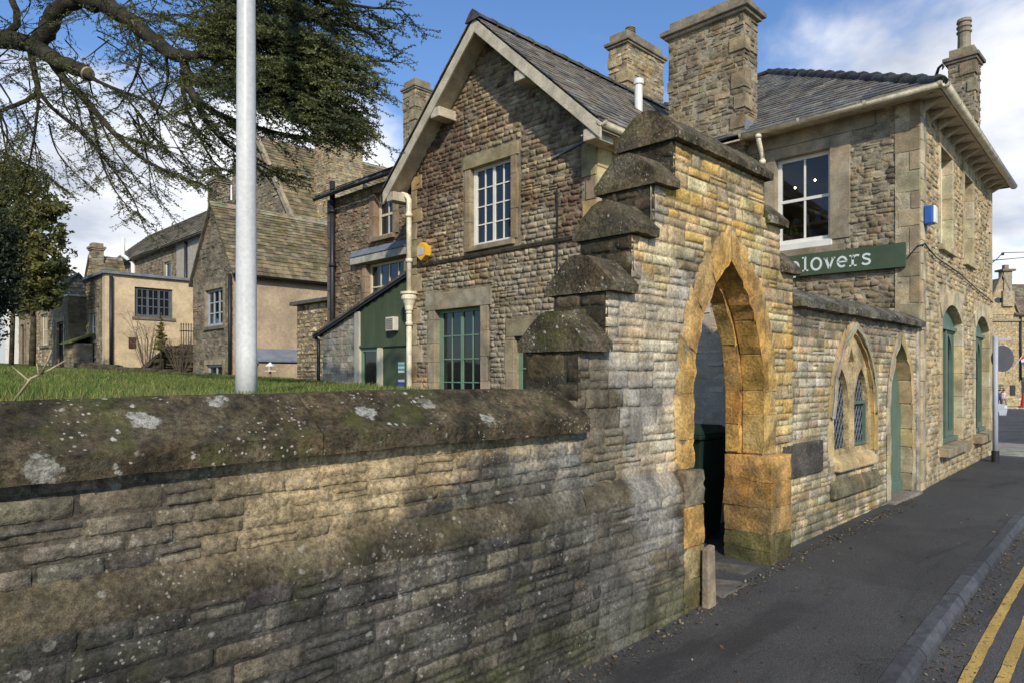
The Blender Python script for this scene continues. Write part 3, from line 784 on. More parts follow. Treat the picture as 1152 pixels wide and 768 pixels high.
# ------------------------------------------------------------------ stepped gateway
GC = 5.10; GA = .57; GZS = 1.52; GH = 1.04
LSTEP = [(3.20, 1.80), (3.47, 2.18), (3.745, 2.58), (3.99, 2.95), (4.25, 3.31)]
RSTEP = [(5.69, 3.31), (6.00, 2.95), (6.27, 2.56)]
YG = 2.645; YGB = 3.07
def steptop(u):
    if u < 4.25:
        z = 1.8
        for x, t in LSTEP:
            if u >= x: z = t
        return z
    for x, t in RSTEP:
        if u <= x: return t
    return 2.28
def gate_stain(col, u, z):
    n = fbm(u*1.3+9, z*1.3, 51, 5); n2 = fbm(u*6, z*6, 52, 4); c = col.copy()
    lefty = sstep(4.4, 3.5, u)
    k = sstep(.52, .68, n+.16*lefty*sstep(2.2, 1.2, z))*.75
    c = c*(1-k[:, None])+np.array([.12, .105, .08])*(.7+.6*n2[:, None])*k[:, None]
    p = sstep(.53, .67, fbm(u*1.5+2, z*1.1, 61, 4)+.13*np.exp(-((u-3.9)/.35)**2))*.55
    c = c*(1-p[:, None])+np.array([.46, .43, .37])*(.6+.8*n2[:, None])*p[:, None]
    g = sstep(.42, .05, z)*.8*sstep(.35, .6, n2+.15)
    c = c*(1-g[:, None])+np.array([.10, .095, .045])*(.7+.6*n2[:, None])*g[:, None]
    low = sstep(1.35, .6, z)*lefty*sstep(.3, .55, n+.1)*.72
    c = c*(1-low[:, None])+np.array([.085, .08, .066])*low[:, None]
    return c
SADDLE = [(-.275, -.002), (-.278, .055), (-.19, .145), (-.10, .222), (-.035, .246), (.035, .246), (.10, .222), (.19, .145), (.278, .055), (.275, -.002)]
P_CAP = palette([(.105, .083, .050), (.085, .070, .045), (.12, .097, .062), (.13, .105, .07)], .2)
def saddle(rt, x0, x1, zE, rnd, yc=2.855, colf=P_CAP):
    mb = MB(); prof = dense([(yc+a*.98, zE+b) for a, b in SADDLE], .04)
    extrude_x(mb, prof, x0, x1, max(3, int((x1-x0)/.04)), rnd, .0022, colf, zoff=lambda x: .012*(fbm([x*3], [zE], 13)[0]-.5))
    return mb.build('coping_stone', MM['coping'], rt, smooth=True, sharp=.62)
def gateway():
    rt = thing('stepped_gateway', 'tall stepped ochre stone gateway with a pointed orange stone arch beside the pavement', 'gateway', (GC, 2.85, 0))
    rnd = random.Random(12); fr = fy(YG); mb = MB()
    outer = [(3.20, -.5), (GC-GA-.02, -.5)]+arch_pts(GC, GA+.02, -.4, GZS, GH+.03, 12)+[(GC+GA+.02, -.5), (6.27, -.5), (6.27, 2.56), (6.0, 2.56), (6.0, 2.95), (5.69, 2.95), (5.69, 3.31), (4.25, 3.31), (4.25, 2.95), (3.99, 2.95), (3.99, 2.58), (3.745, 2.58), (3.745, 2.18), (3.47, 2.18), (3.47, 1.8), (3.2, 1.8)]
    mb.prism(outer, fr, -.012, -.33, (.36, .29, .18))
    back = [(3.20, -.5), (GC-GA-.16, -.5)]+arch_pts(GC, GA+.16, -.4, GZS, GH+.16, 12)+[(GC+GA+.16, -.5)]+outer[outer.index((6.27, -.5)):]
    mb.prism(back, fr, -.332, -(YGB-YG), (.30, .24, .15))
    mortar(mb, fr, 3.2, 6.27, .9, 3.31, -.0042, (.27, .21, .12), gate_stain, .045, lambda u, z: z < steptop(u) and abs(u-GC) > arch_half(GA+.05, GZS, GH+.06, z))
    W_ = .26
    ho = math.sqrt((arch_R(GA, GH)+W_)**2-(arch_R(GA, GH)-GA)**2)
    def blk(z):
        hw = arch_half(GA+W_-.02, GZS, ho-.02, z)
        return [(GC-hw, GC+hw)] if hw > 0 else []
    def spans(z):
        xs = [x for x, t in LSTEP if t > z]; a = min(xs) if xs else 4.25
        xe = [x for x, t in RSTEP if t > z]; b = max(xe) if xe else 5.69
        return [(max(a, tooth(z)) if z < 1.335 else a, b)]
    def pal(r, u, z):
        c = P_GATE(r, u, z)
        k = float(sstep(4.3, 3.4, u)*sstep(2.0, 1.2, z))*.8; c = tuple((1-k)*p+k*q for p, q in zip(c, P_LOW(r, u, z)))
        return c
    stones(mb, fr, 3.22, 6.27, .95, 3.315, pal, rnd, (.06, .135), (.11, .34), (.0, .007), .0022, .03, blocks=blk, spans=spans, stain=gate_stain, bev=.006, gap=.003, split=.25, edge=-.008)
    # plinths either side of the opening
    fp = fy(YP)
    mb.prism([(3.2, -.5), (GC-GA, -.5), (GC-GA, .83), (3.2, .83)], fp, -.012, -.06, (.2, .165, .11))
    mortar(mb, fp, 3.2, GC-GA-.2, -.4, .84, -.0028, (.14, .12, .085), lambda c, u, z: gate_stain(low_stain(c, u, z), u, z), .045)
    stones(mb, fp, 3.22, GC-GA-.24, -.3, .84, lambda r, u, z: (lambda k: tuple((1-k)*p+k*q for p, q in zip(P_GATE(r, u, z), P_LOW(r, u, z))))(.95-.5*float(sstep(3.6, 4.3, u))), rnd, (.058, .10), (.12, .34), (.0, .006), .0022, .03, spans=lambda z: [(tooth(z), GC-GA-.24)], stain=lambda c, u, z: gate_stain(low_stain(c, u, z), u, z), bev=.007, gap=.003, edge=-.008)
    xs = np.arange(3.2, GC-GA-.02, .035); v = []; c = []
    pr = [(YP+.022, .80), (YP+.008, .83), (YP+.010, .862), (YP+.03, .91), (YP+.055, .95), (YP+.082, .985)]
    for x in xs:
        for y, z in pr:
            v.append((x, y-.012+rnd.gauss(0, .004), z+rnd.gauss(0, .004))); c.append(P_DARK(rnd, x, z))
    n = len(pr); mb.add(v, [(i*n+k, (i+1)*n+k, (i+1)*n+k+1, i*n+k+1) for i in range(len(xs)-1) for k in range(n-1)], gate_stain(np.array(c)*1.4, np.array([q[0] for q in v]), np.array([q[2] for q in v])))
    # step end faces, dark with weather, turned to the churchyard
    for i, (x, t) in enumerate(LSTEP):
        zb = 1.5 if i == 0 else LSTEP[i-1][1]+.0
        fe = FR((x, 0, 0), (0, 1, 0), (-1, 0, 0))
        mortar(mb, fe, YG-.004, YGB, zb, t+.01, .0005, (.05, .042, .028))
        stones(mb, fe, YG-.01, YGB, zb, t, P_DARK, rnd, (.09, .15), (.16, .34), (.0, .008), .004, .035, bev=.009, gap=.003)
    mb.build('wall', MM['gate'], rt, smooth=True)
    # arch of two orders
    mo = MB(); P_ARCH = palette([(.50, .295, .085), (.48, .27, .07), (.52, .33, .12), (.46, .285, .10)], .08)
    ring(mo, fr, GC, GA, .98, GZS, GH, W_, .005, -.19, .30, P_ARCH, rnd, gap=.001, hood=.55, wear=.005)
    a2 = GA-.03; h2 = math.sqrt((arch_R(GA, GH)-.03)**2-(arch_R(GA, GH)-GA)**2)
    ring(mo, fr, GC, a2, .98, GZS, h2, .17, -.192, -.335, .34, P_ORANGE, rnd, gap=.001, wear=.005)
    mo.build('arch_surround', MM['orange'], rt, smooth=False, bevel=.006)
    mp = MB()
    # left jamb base and right pier plinth, courses of big orange blocks
    def worn(p, c):
        n = float(fbm([p.x*3+p.y*4], [p.z*3.5], 141, 4)[0]); m = float(fbm([p.x*9+p.y*8], [p.z*11], 142, 3)[0]); k = float(sstep(.52, .68, n))*.6; c = [x*(.72+.55*m) for x in c]
        c = [x*(1-k)+y*k for x, y in zip(c, (.15, .115, .06))]; g = float(sstep(.40, .04, p.z+.55*(m-.5)))*.72*(.45+.9*float(sstep(.35, .6, n)))
        return [x*(1-g)+y*g for x, y in zip(c, (.075+.03*m, .075+.03*m, .028))]
    def blockrow(x0, x1, y0, y1, zs, cols):
        for (za, zb), cc in zip(zs, cols):
            j = lambda: rnd.uniform(-.008, .008)
            rough_block(mp, [(x0+j(), y0+j(), za+.001), (x1+j(), y0+j(), za+.001), (x1+j(), y1, za+.001), (x0+j(), y1, za+.001), (x0+j(), y0+j(), zb-.001), (x1+j(), y0+j(), zb-.001), (x1+j(), y1, zb-.001), (x0+j(), y1, zb-.001)], rnd, .0034, .009, .035, cc, worn)
    O = lambda: P_ORANGE(rnd, 0, 0)
    blockrow(GC-GA-.25, GC-GA+.02, YP-.006, 2.985, [(-.1, .20), (.20, .43), (.43, .72)], [(.2, .16, .08), (.33, .25, .12), O()])
    blockrow(GC-GA-.25, GC-GA+.025, YP-.008, 2.985, [(.72, .97)], [(.20, .165, .11)])
    mp.build('jamb_plinth', MM['orange'], rt, smooth=True, sharp=.7); mp = MB()
    blockrow(GC+GA-.045, GC+GA+.36, YP-.020, 2.985, [(-.05, .17), (.165, .31), (.305, .53), (.525, .75), (.745, .965)], [(.10, .085, .045), (.14, .125, .05), (.36, .22, .08), O(), O()])
    mp.build('pier_plinth', MM['orange'], rt, smooth=True, sharp=.7)
    mq = MB(); mq.hexa([(4.455, 2.475, -.05), (4.565, 2.475, -.05), (4.565, 2.54, -.05), (4.455, 2.54, -.05), (4.46, 2.485, .41), (4.56, 2.485, .43), (4.56, 2.54, .43), (4.46, 2.54, .41)], (.27, .215, .15))
    mq.build('guard_stone', MM['dress'], rt, bevel=.012)
    for i, (x, t) in enumerate(LSTEP[:-1]): saddle(rt, x-.022, LSTEP[i+1][0]-.002, t, rnd)
    for a, b in ((4.215, 4.93), (4.935, 5.735)): saddle(rt, a, b, 3.31, rnd)
    saddle(rt, 5.70, 6.045, 2.95, rnd); saddle(rt, 6.01, 6.31, 2.56, rnd)
gateway()

# ------------------------------------------------------------------ wall with lancet window and arched door
def right_stain(col, u, z):
    n = fbm(u*1.2+4, z*1.5, 71, 5); n2 = fbm(u*6, z*6, 72, 4); c = col.copy()
    k = sstep(.5, .7, n+.25*sstep(1.75, 2.25, z)-.06)*.7
    c = c*(1-k[:, None])+np.array([.15, .13, .10])*(.7+.6*n2[:, None])*k[:, None]
    g = sstep(.62, .12, z)*.7*sstep(.35, .6, n2+.1)
    c = c*(1-g[:, None])+np.array([.12, .115, .065])*(.7+.6*n2[:, None])*g[:, None]
    return c
WC = 7.92; WA = .62; WZS = 1.22; WH = .90; DC = 9.53; DA = .44; DZS = 1.28; DH = .78
YR = 2.665
def side_wall():
    rt = thing('street_wall', 'pale stone wall with a two light pointed window and arched door between gateway and shop', 'wall', (8.2, 2.85, 0))
    rnd = random.Random(22); fr = fy(YR); mb = MB()
    hole = arch_pts(WC, WA+.01, .80, WZS, WH+.01, 10)
    outer = [(6.27, -.3), (DC-DA-.01, -.3)]+arch_pts(DC, DA+.01, -.2, DZS, DH+.01, 10)+[(DC+DA+.01, -.3), (10.27, -.3), (10.27, 2.28), (6.27, 2.28)]
    mb.prism(outer, fr, -.012, -.36, (.40, .34, .235), holes=[hole])
    mortar(mb, fr, 6.27, 10.27, -.2, 2.28, -.0042, (.29, .235, .145), right_stain, .05, lambda u, z: not (abs(u-WC) < arch_half(WA+.08, WZS, WH+.09, z) and z > .74) and abs(u-DC) > arch_half(DA+.08, DZS, DH+.09, z))
    W_ = .15; D_ = .13
    def oh(a, h, w): R = arch_R(a, h); return math.sqrt((R+w)**2-(R-a)**2)
    def blk(z):
        o = []
        if z > .62:
            hw = arch_half(WA+W_-.02, WZS, oh(WA, WH, W_)-.02, z)
            if hw > 0: o.append((WC-hw, WC+hw))
        hw = arch_half(DA+D_-.02, DZS, oh(DA, DH, D_)-.02, z)
        if hw > 0: o.append((DC-hw, DC+hw))
        if .70 < z < 1.03: o.append((6.30, 6.98))
        o.append((10.17, 10.3))
        return o
    P = palette([(.46, .375, .23), (.42, .35, .225), (.50, .435, .315), (.37, .305, .20), (.46, .34, .165)], .13)
    stones(mb, fr, 6.27, 10.27, -.15, 2.285, P, rnd, (.06, .105), (.11, .30), (.0, .007), .0022, .035, blocks=blk, stain=right_stain, bev=.006, gap=.003, edge=-.008)
    mb.build('wall', MM['gate'], rt, smooth=True)
    md = MB()
    md.fbox(fr, 6.045, 6.975, .71, 1.02, -.05, .028, (.085, .075, .062))
    md.fbox(fr, 10.175, 10.262, .1, 2.28, -.05, .022, (.36, .32, .25))
    v = []
    md.hexa([fr.p(7.2, .06, .40), fr.p(8.62, .06, .40), fr.p(8.62, -.05, .40), fr.p(7.2, -.05, .40), fr.p(7.2, .055, .50), fr.p(8.62, .055, .50), fr.p(8.62, -.05, .66), fr.p(7.2, -.05, .66)], (.15, .13, .075))
    md.build('dark_block', MM['gate'], rt, bevel=.012)
    mw = MB(); P_Y = palette([(.47, .32, .12), (.43, .31, .14), (.46, .35, .18)], .1)
    ring(mw, fr, WC, WA, .80, WZS, WH, W_, .010, -.06, .30, P_Y, rnd, gap=.0015)
    ring(mw, fr, WC, WA+.035, WZS-.02, WZS, WH+.04,   .055, .035, -.02, .4, palette([(.36, .31, .22)], .1), rnd)
    mw.build('window_surround', MM['dress'], rt, bevel=.008)
    # tracery: two pointed lights and an eye
    mt = MB(); mt.prism(arch_pts(WC, WA-.002, .80, WZS, WH-.004, 10), fr, -.035, -.12, (.46, .345, .18),
        holes=[arch_pts(WC-.30, .215, .87, 1.33, .40, 8), arch_pts(WC+.30, .215, .87, 1.33, .40, 8), [(WC-.085, 1.80), (WC, 1.70), (WC+.085, 1.80), (WC, 1.96)]])
    mt.build('tracery', MM['orange'], rt, bevel=.01)
    win = MB()
    for s_ in (-.30, .30):
        win.prism(arch_pts(WC+s_, .24, .85, 1.33, .43, 8), fr, -.09, -.10)
    win.prism([(WC-.1, 1.68), (WC+.1, 1.68), (WC+.1, 1.98), (WC-.1, 1.98)], fr, -.09, -.10)
    wo = win.build('leaded_window', MM['glass'], rt)
    le = MB()
    for s_ in (-.30, .30):
        c0 = WC+s_
        for k in range(-14, 15):
            for sg in (1, -1):
                pts = []
                for i in range(41):
                    z = .87+i*.0215
                    u = c0+k*.085+sg*(z-.87)*.62
                    if abs(u-c0) < arch_half(.215, 1.33, .40, z)-.002: pts.append((u, z))
                if len(pts) > 1:
                    le.tube([fr.p(pts[0][0], -.087, pts[0][1]), fr.p(pts[-1][0], -.087, pts[-1][1])], .0045, 4, cap=False)
    le.build('lead_lattice', MM['lead'], wo)
    cf = MB(); c0 = WC+.30
    cf.fbox(fr, c0-.205, c0-.175, .88, 1.37, -.086, -.05); cf.fbox(fr, c0+.175, c0+.205, .88, 1.37, -.086, -.05); cf.fbox(fr, c0-.175, c0+.175, .88, .915, -.086, -.05); cf.fbox(fr, c0-.175, c0+.175, 1.335, 1.37, -.086, -.05)
    cf.build('casement_frame', MM['door'], wo)
    sl_ = MB()
    for s_ in (-.30, .30):
        a = WC+s_
        sl_.hexa([fr.p(a-.29, .07, .66), fr.p(a+.29, .07, .66), fr.p(a+.29, -.16, .66), fr.p(a-.29, -.16, .66), fr.p(a-.27, .06, .75), fr.p(a+.27, .06, .75), fr.p(a+.25, -.16, .90), fr.p(a-.25, -.16, .90)], (.46, .35, .18))
    sl_.build('sill', MM['dress'], wo, bevel=.02)
    md = MB(); ring(md, fr, DC, DA, .16, DZS, DH, D_, .016, -.30, .30, palette([(.42, .33, .19), (.38, .31, .2), (.45, .33, .15)], .08), rnd)
    md.build('door_surround', MM['dress'], rt, bevel=.008)
    dm = MB(); dm.prism(arch_pts(DC, DA+.02, .15, DZS, DH+.02, 10), fr, -.135, -.19)
    do = dm.build('door', MM['door'], rt)
    pl = MB()
    for k in range(5):
        u = DC-DA+.02+k*.176; zt = min(DZS+DH*.9, 1.0)
        for i in range(1): pl.fbox(fr, u+.004, u+.168, .20, DZS+.0, -.135, -.124)
    pl.fbox(fr, DC-DA, DC+DA, .155, .30, -.124, -.10)
    pl.build('door_boards', MM['door'], do, bevel=.004)
    hd = MB(); hd.tube([fr.p(DC-.33, -.12, 1.13), fr.p(DC-.33, -.07, 1.13)], .022, 8); hd.tube([fr.p(DC-.33+.04*math.cos(a), -.08, 1.10+.04*math.sin(a)) for a in np.linspace(0, 6.28, 13)], .008, 6)
    hd.build('handle', MM['black'], do)
    st = MB(); st.fbox(fr, DC-DA-.12, DC+DA+.14, .02, .155, -.3, .10, (.22, .19, .15)); st.build('doorstep', MM['dress'], rt, bevel=.012)
    for a, b in ((6.28, 7.85), (7.855, 9.1), (9.105, 10.26)):
        mb = MB(); prof = dense([(YR-.09, 2.28), (YR-.095, 2.345), (YR-.08, 2.36), (YR+.10, 2.46), (YR+.2, 2.50), (YR+.3, 2.45), (YR+.45, 2.36), (YR+.45, 2.28), (YR, 2.272)], .05)
        extrude_x(mb, prof, a, b, int((b-a)/.06), rnd, .004, palette([(.12, .105, .082), (.15, .13, .10), (.10, .09, .07)], .15), zoff=lambda x: .012*(fbm([x*1.5], [4], 9)[0]-.5))
        mb.build('coping_stone', MM['coping'], rt, smooth=True, sharp=.62)
side_wall()
# ------------------------------------------------------------------ buildings
def quoins(mb, fr, u, z0, z1, side, rnd, pal, d=.018, h=(.2, .32), l=(.16, .30)):
    z = z0; k = 0
    while z < z1-.05:
        hh = min(rnd.uniform(*h), z1-z)
        w = l[0] if k % 2 else l[1]; w *= rnd.uniform(.9, 1.1)
        a, b = (u, u+w) if side > 0 else (u-w, u)
        mb.fbox(fr, a, b, z+.004, z+hh-.004, -.03, d+rnd.uniform(0, .004), pal(rnd, u, z)); z += hh; k += 1
def dressings(rt, fr, u0, u1, z0, z1, rnd, pal, jw=.14, lh=.24, sillh=.10, d=.020, sproj=.06, lext=.15, depth=.12):
    """lintel, jambs and sill around a square opening"""
    mb = MB()
    mb.fbox(fr, u0-lext, u1+lext, z1+.002, z1+lh, -depth, d, pal(rnd, 0, 0))
    for s_ in (-1, 1):
        z = z0
        while z < z1-.03:
            h = min(rnd.uniform(.3, .5), z1-z); w = jw*rnd.uniform(.85, 1.2)
            a, b = (u0-w, u0) if s_ < 0 else (u1, u1+w)
            mb.fbox(fr, a, b, z+.0015, z+h-.0015, -depth, d-.003, pal(rnd, 0, 0)); z += h
    if sillh: mb.fbox(fr, u0-.08, u1+.08, z0-sillh, z0-.002, -depth, d+sproj, pal(rnd, 0, 0))
    return mb.build('window_surround', MM['dress'], rt, bevel=.007)
def chimney(rt, x0, x1, y0, y1, z0, z1, rnd, pal, cell=.06, cap=.08, pots=(), name='chimney', caph=.12, quo=True):
    """stack with stones on the two faces turned to the camera"""
    mb = MB(); mb.box((x0+.01, y0+.01, z0), (x1-.01, y1-.01, z1), MORT)
    for fr, a, b in ((fx(x0), y0, y1), (fy(y0), x0, x1)):
        stones(mb, fr, a, b, z0, z1, pal, rnd, (.075, .11), (.12, .28), (-.008, .008), .006, cell)
    if quo:
        q = mb; lo = palette([tuple(.5*x+.5*y for x, y in zip(pal(rnd, 0, 0), (.34, .28, .18))) for _ in range(4)], .12)
        for k in range(int((z1-z0)/.3)):
            za = z0+k*.3+rnd.uniform(0, .06); zb = za+rnd.uniform(.16, .24); l = rnd.uniform(.12, .24)
            if rnd.random() < .7: q.box((x0-.016, y0-.016, za), (x0+min(l, (x1-x0)*.6), y0+rnd.uniform(.12, .26), zb), lo(rnd, 0, 0))
            if rnd.random() < .45: q.fbox(fx(x0), y1-rnd.uniform(.1, .2), y1+.004, za, zb, -.02, .014, lo(rnd, 0, 0))
    o = mb.build(name, MM['wall'], rt, smooth=True, sharp=.9)
    c = MB(); k = cap
    c.box((x0-k*.5, y0-k*.5, z1), (x1+k*.5, y1+k*.5, z1+caph*.4), (.30, .26, .19)); c.box((x0-k, y0-k, z1+caph*.4), (x1+k, y1+k, z1+caph), (.22, .19, .14))
    c.box((x0+.02, y0+.02, z1+caph), (x1-.02, y1-.02, z1+caph+.16), (.26, .22, .15))
    c.build('chimney_cap', MM['coping'] if False else MM['dress'], o, bevel=.012)
    for px, py, r, h in pots:
        p = MB(); p.lathe((px, py, z1+caph+.16), [(r*1.1, 0), (r*1.1, .04), (r*.95, .06), (r*.9, h*.55), (r*1.1, h*.58), (r*1.1, h*.62), (r*.92, h*.64), (r*.92, h*.72), (r*1.1, h*.74), (r*1.1, h*.78), (r*.9, h*.8), (r*.9, h*.88), (r*1.1, h*.9), (r*1.0, h), (r*.7, h)], 14, (.27, .225, .16))
        p.build('chimney_pot', MM['dress'], o)
    return o
def gutter(rt, pts, r=.055, mat=None, brackets=0, name='gutter'):
    mb = MB(); pts = [Vector(p) for p in pts]
    n = 7
    for a, b in zip(pts[:-1], pts[1:]):
        t = (b-a).normalized(); s_ = t.cross(Vector((0, 0, 1))).normalized(); up = Vector((0, 0, 1)); v = []
        for q in (a, b):
            for rr in (r, r*.82):
                for k in range(n+1):
                    th = math.pi+math.pi*k/n; v.append(q+s_*math.cos(th)*rr+up*math.sin(th)*rr)
        m = n+1
        f = [(k, k+1, 2*m+k+1, 2*m+k) for k in range(n)]+[(m+k, 3*m+k, 3*m+k+1, m+k+1) for k in range(n)]
        f += [(0, m, 3*m, 2*m), (n, 2*m+n, 3*m+n, m+n)]
        f += [(k, m+k, m+k+1, k+1) for k in range(n)]+[(2*m+k, 2*m+k+1, 3*m+k+1, 3*m+k) for k in range(n)]
        mb.add(v, f)
        L = (b-a).length; nb = max(1, int(L/.75))
        for i in range(nb+1):
            q = a+(b-a)*(i/nb*.98+.01)
            v = []
            for dd in (-.02, .02):
                for k in range(n+1):
                    th = math.pi+math.pi*k/n; v.append(q+t*dd+s_*math.cos(th)*(r+.008)+up*(math.sin(th)*(r+.008)+.004))
            mb.add(v, [(k, k+1, m+k+1, m+k) for k in range(n)])
    return mb.build(name, mat or MM['gutter'], rt, smooth=True)
def pipe(rt, pts, r, mat, name='downpipe', collars=()):
    mb = MB(); mb.tube(pts, r, 10)
    for p, h in collars: mb.tube([(p[0], p[1], p[2]-h/2), (p[0], p[1], p[2]+h/2)], r*1.35, 10)
    return mb.build(name, mat, rt, smooth=True)

# ---- the shop on the corner
CX, CY = 10.28, 2.64
SFR = FR((CX, CY, 0), (1, .0457, 0), (.0457, -1, 0)); SL = 5.78
def shop():
    rt = thing('stone_shop', 'two storey corner shop of pale stone with hipped slate roof and tall green windows', 'shop', (12, 5, .1))
    rnd = random.Random(31); mb = MB(); fr = fx(CX)
    WT = 5.36
    sash = (3.80, 4.60, 3.62, 4.92)
    mb.prism([(CY, -.3), (9.6, -.3), (9.6, WT), (CY, WT)], fr, -.005, -.28, MORT, holes=[[(sash[0]-.008, sash[2]-.12), (sash[1]+.008, sash[2]-.12), (sash[1]+.008, sash[3]+.008), (sash[0]-.008, sash[3]+.008)]])
    def st1(col, u, z):
        n = fbm(u*1.1+3, z*1.1, 81, 5); k = sstep(.5, .7, n)*.5
        c = col*(1-k[:, None])+np.array([.16, .13, .09])*k[:, None]
        b = sstep(.5, .7, fbm(u*.8, z*.8+5, 82, 4))*.35
        return c*(1-b[:, None])+np.array([.40, .36, .28])*b[:, None]
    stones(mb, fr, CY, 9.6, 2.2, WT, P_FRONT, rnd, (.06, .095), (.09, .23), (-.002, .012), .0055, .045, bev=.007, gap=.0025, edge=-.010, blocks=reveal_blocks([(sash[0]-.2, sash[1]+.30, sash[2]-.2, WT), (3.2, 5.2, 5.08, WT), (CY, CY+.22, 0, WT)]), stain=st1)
    # street face
    wins = [(1.30, 2.78, .62, 2.72), (4.02, 5.46, .62, 2.72)]; ups = [(1.20, 2.02, 3.55, 4.96), (3.02, 3.76, 3.55, 4.96)]
    def seg(u0, u1, z0, z1, rise=.24, n=8):
        return [(u0, z0), (u1, z0)]+[(u1-(u1-u0)*i/n, z1-rise+rise*(1-(2*i/n-1)**2)) for i in range(n+1)]
    holes = [seg(a-.008, b+.008, c-.02, e+.008) for a, b, c, e in wins]+[[(a-.008, c-.008), (b+.008, c-.008), (b+.008, e+.008), (a-.008, e+.008)] for a, b, c, e in ups]
    mb.prism([(0, -.3), (SL, -.3), (SL, WT), (0, WT)], SFR, -.004, -.30, (.45, .375, .25), holes=holes)
    rects = [(a-.17, b+.17, c-.12, e+.24) for a, b, c, e in wins]+[(a-.13, b+.13, c-.1, e+.2) for a, b, c, e in ups]+[(0, .17, 0, 9), (SL-.17, SL, 0, 9)]
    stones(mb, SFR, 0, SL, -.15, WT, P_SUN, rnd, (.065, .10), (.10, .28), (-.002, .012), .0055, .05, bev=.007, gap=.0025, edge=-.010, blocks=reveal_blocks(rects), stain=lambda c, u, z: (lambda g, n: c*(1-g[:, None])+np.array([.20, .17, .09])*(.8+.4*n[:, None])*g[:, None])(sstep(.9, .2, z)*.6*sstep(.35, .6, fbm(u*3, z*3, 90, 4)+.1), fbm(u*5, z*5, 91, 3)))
    # back faces
    mb.box((CX+.3, 9.3, -.2), (CX+7, 9.6, WT), MORT)
    fe = (SFR.p(SL, 0, 0)[0], SFR.p(SL, 0, 0)[1])
    mb.prism([(0, -.3), (6.6, -.3), (6.6, WT), (0, WT)], FR((fe[0], fe[1], 0), (0, 1, 0), (1, 0, 0)), -.002, -.3, MORT)
    mb.build('wall', MM['clean'], rt, smooth=True)
    dr = MB(); P1 = palette([(.33, .26, .165), (.29, .23, .145), (.36, .29, .19)], .1); P2 = palette([(.47, .38, .23), (.44, .355, .22), (.49, .42, .28)], .07)
    quoins(dr, fr, CY+.003, -.1, WT-.01, 1, rnd, palette([(.31, .245, .15), (.27, .21, .13), (.34, .275, .175)], .1), .012, (.20, .38), (.12, .28)); quoins(dr, SFR, .003, -.1, WT-.01, 1, rnd, P2, .013, (.20, .38), (.12, .22)); dr.build('quoins', MM['dress'], rt, bevel=.006); dr = MB(); quoins(dr, SFR, SL, -.1, WT-.01, -1, rnd, P2, .02); dr.build('quoins', MM['dress'], rt, bevel=.006); dr = MB()  # corner stones dark on churchyard face, pale on street face: painted shade and sun
    dr.fbox(fr, 3.2, 5.2, 5.09, WT-.012, -.05, .019, (.30, .25, .17))
    dr.fbox(fr, sash[0]-.28, sash[0], sash[2]-.02, 5.085, -.12, .016, (.33, .28, .20)); dr.fbox(fr, sash[1], sash[1]+.18, sash[2]-.02, 5.085, -.12, .016, (.31, .26, .18)); dr.fbox(fr, sash[0], sash[1], sash[3]+.002, 5.085, -.12, .017, (.32, .27, .19))
    dr.fbox(fr, sash[0]-.22, sash[1]+.2, sash[2]-.20, sash[2]-.10, -.1, .05, (.27, .23, .16)); dr.build('window_surround', MM['dress'], rt, bevel=.007)
    for a, b, c, e in ups: dressings(rt, SFR, a, b, c, e, rnd, P2, .12, .2, .09, .018, .05, .12, .2)
    for a, b, c, e in wins:
        dr = MB()
        for s_ in (-1, 1):
            z = c
            while z < e-.25:
                h = min(rnd.uniform(.3, .45), e-.24-z); w = rnd.uniform(.13, .18)
                u0, u1 = (a-w, a) if s_ < 0 else (b, b+w); dr.fbox(SFR, u0, u1, z+.003, z+h-.003, -.2, .018, P2(rnd, 0, 0)); z += h
        n = 9
        for i in range(n):
            f0, f1 = i/n+.004, (i+1)/n-.004
            q = []
            for dd in (-.2, .02):
                for zz in (0, .22):
                    for f in (f0, f1):
                        q.append(SFR.p(a-.15*(zz > 0)+(b-a+.3*(zz > 0))*f, dd, e-.24+.24*(1-(2*f-1)**2)+zz+(.0)))
            dr.hexa([q[0], q[1], q[5], q[4], q[2], q[3], q[7], q[6]], P2(rnd, 0, 0))
        dr.hexa([SFR.p(a-.14, .13, c-.15), SFR.p(b+.14, .13, c-.15), SFR.p(b+.14, -.2, c-.15), SFR.p(a-.14, -.2, c-.15), SFR.p(a-.14, .13, c-.03), SFR.p(b+.14, .13, c-.03), SFR.p(b+.14, -.2, c-.001), SFR.p(a-.14, -.2, c-.001)], (.27, .22, .14))
        dr.build('window_surround', MM['dress'], rt, bevel=.007)
    # tall green shop windows
    for a, b, c, e in wins:
        fm = MB(); d = -.10; fw = .09
        def sg(u0, u1, z0, z1, rise, n=8): return seg(u0, u1, z0, z1, rise, n)
        m_ = (a+b)/2; zt = e-.40
        fm.prism(sg(a, b, c, e, .24), SFR, d, d-.07, holes=[[(a+fw, c+.16), (m_-.05, c+.16), (m_-.05, zt), (a+fw, zt)], [(m_+.05, c+.16), (b-fw, c+.16), (b-fw, zt), (m_+.05, zt)]])
        fm.fbox(SFR, a+.02, b-.02, zt+.03, zt+.09, d, d+.05); fm.fbox(SFR, a+.005, b-.005, c, c+.07, d, d+.06); fm.fbox(SFR, m_-.022, m_+.022, c+.07, zt+.03, d, d+.03)
        for p, q in ((a+fw, m_-.05), (m_+.05, b-fw)):   # pointed heads of the lights
            w_ = (q-p)/2
            fm.prism([(p, zt-.42)]+[(p, zt), (q, zt), (q, zt-.42)]+[(x, z) for x, z in reversed(arch_pts((p+q)/2, w_-.004, zt-.42, zt-.40, .36, 7))][1:-1], SFR, d-.012, d-.05)
            fm.fbox(SFR, (p+q)/2-.014, (p+q)/2+.014, c+.16, zt-.05, d-.016, d-.048)
        fo = fm.build('shop_window', MM['door'], rt, bevel=.005)
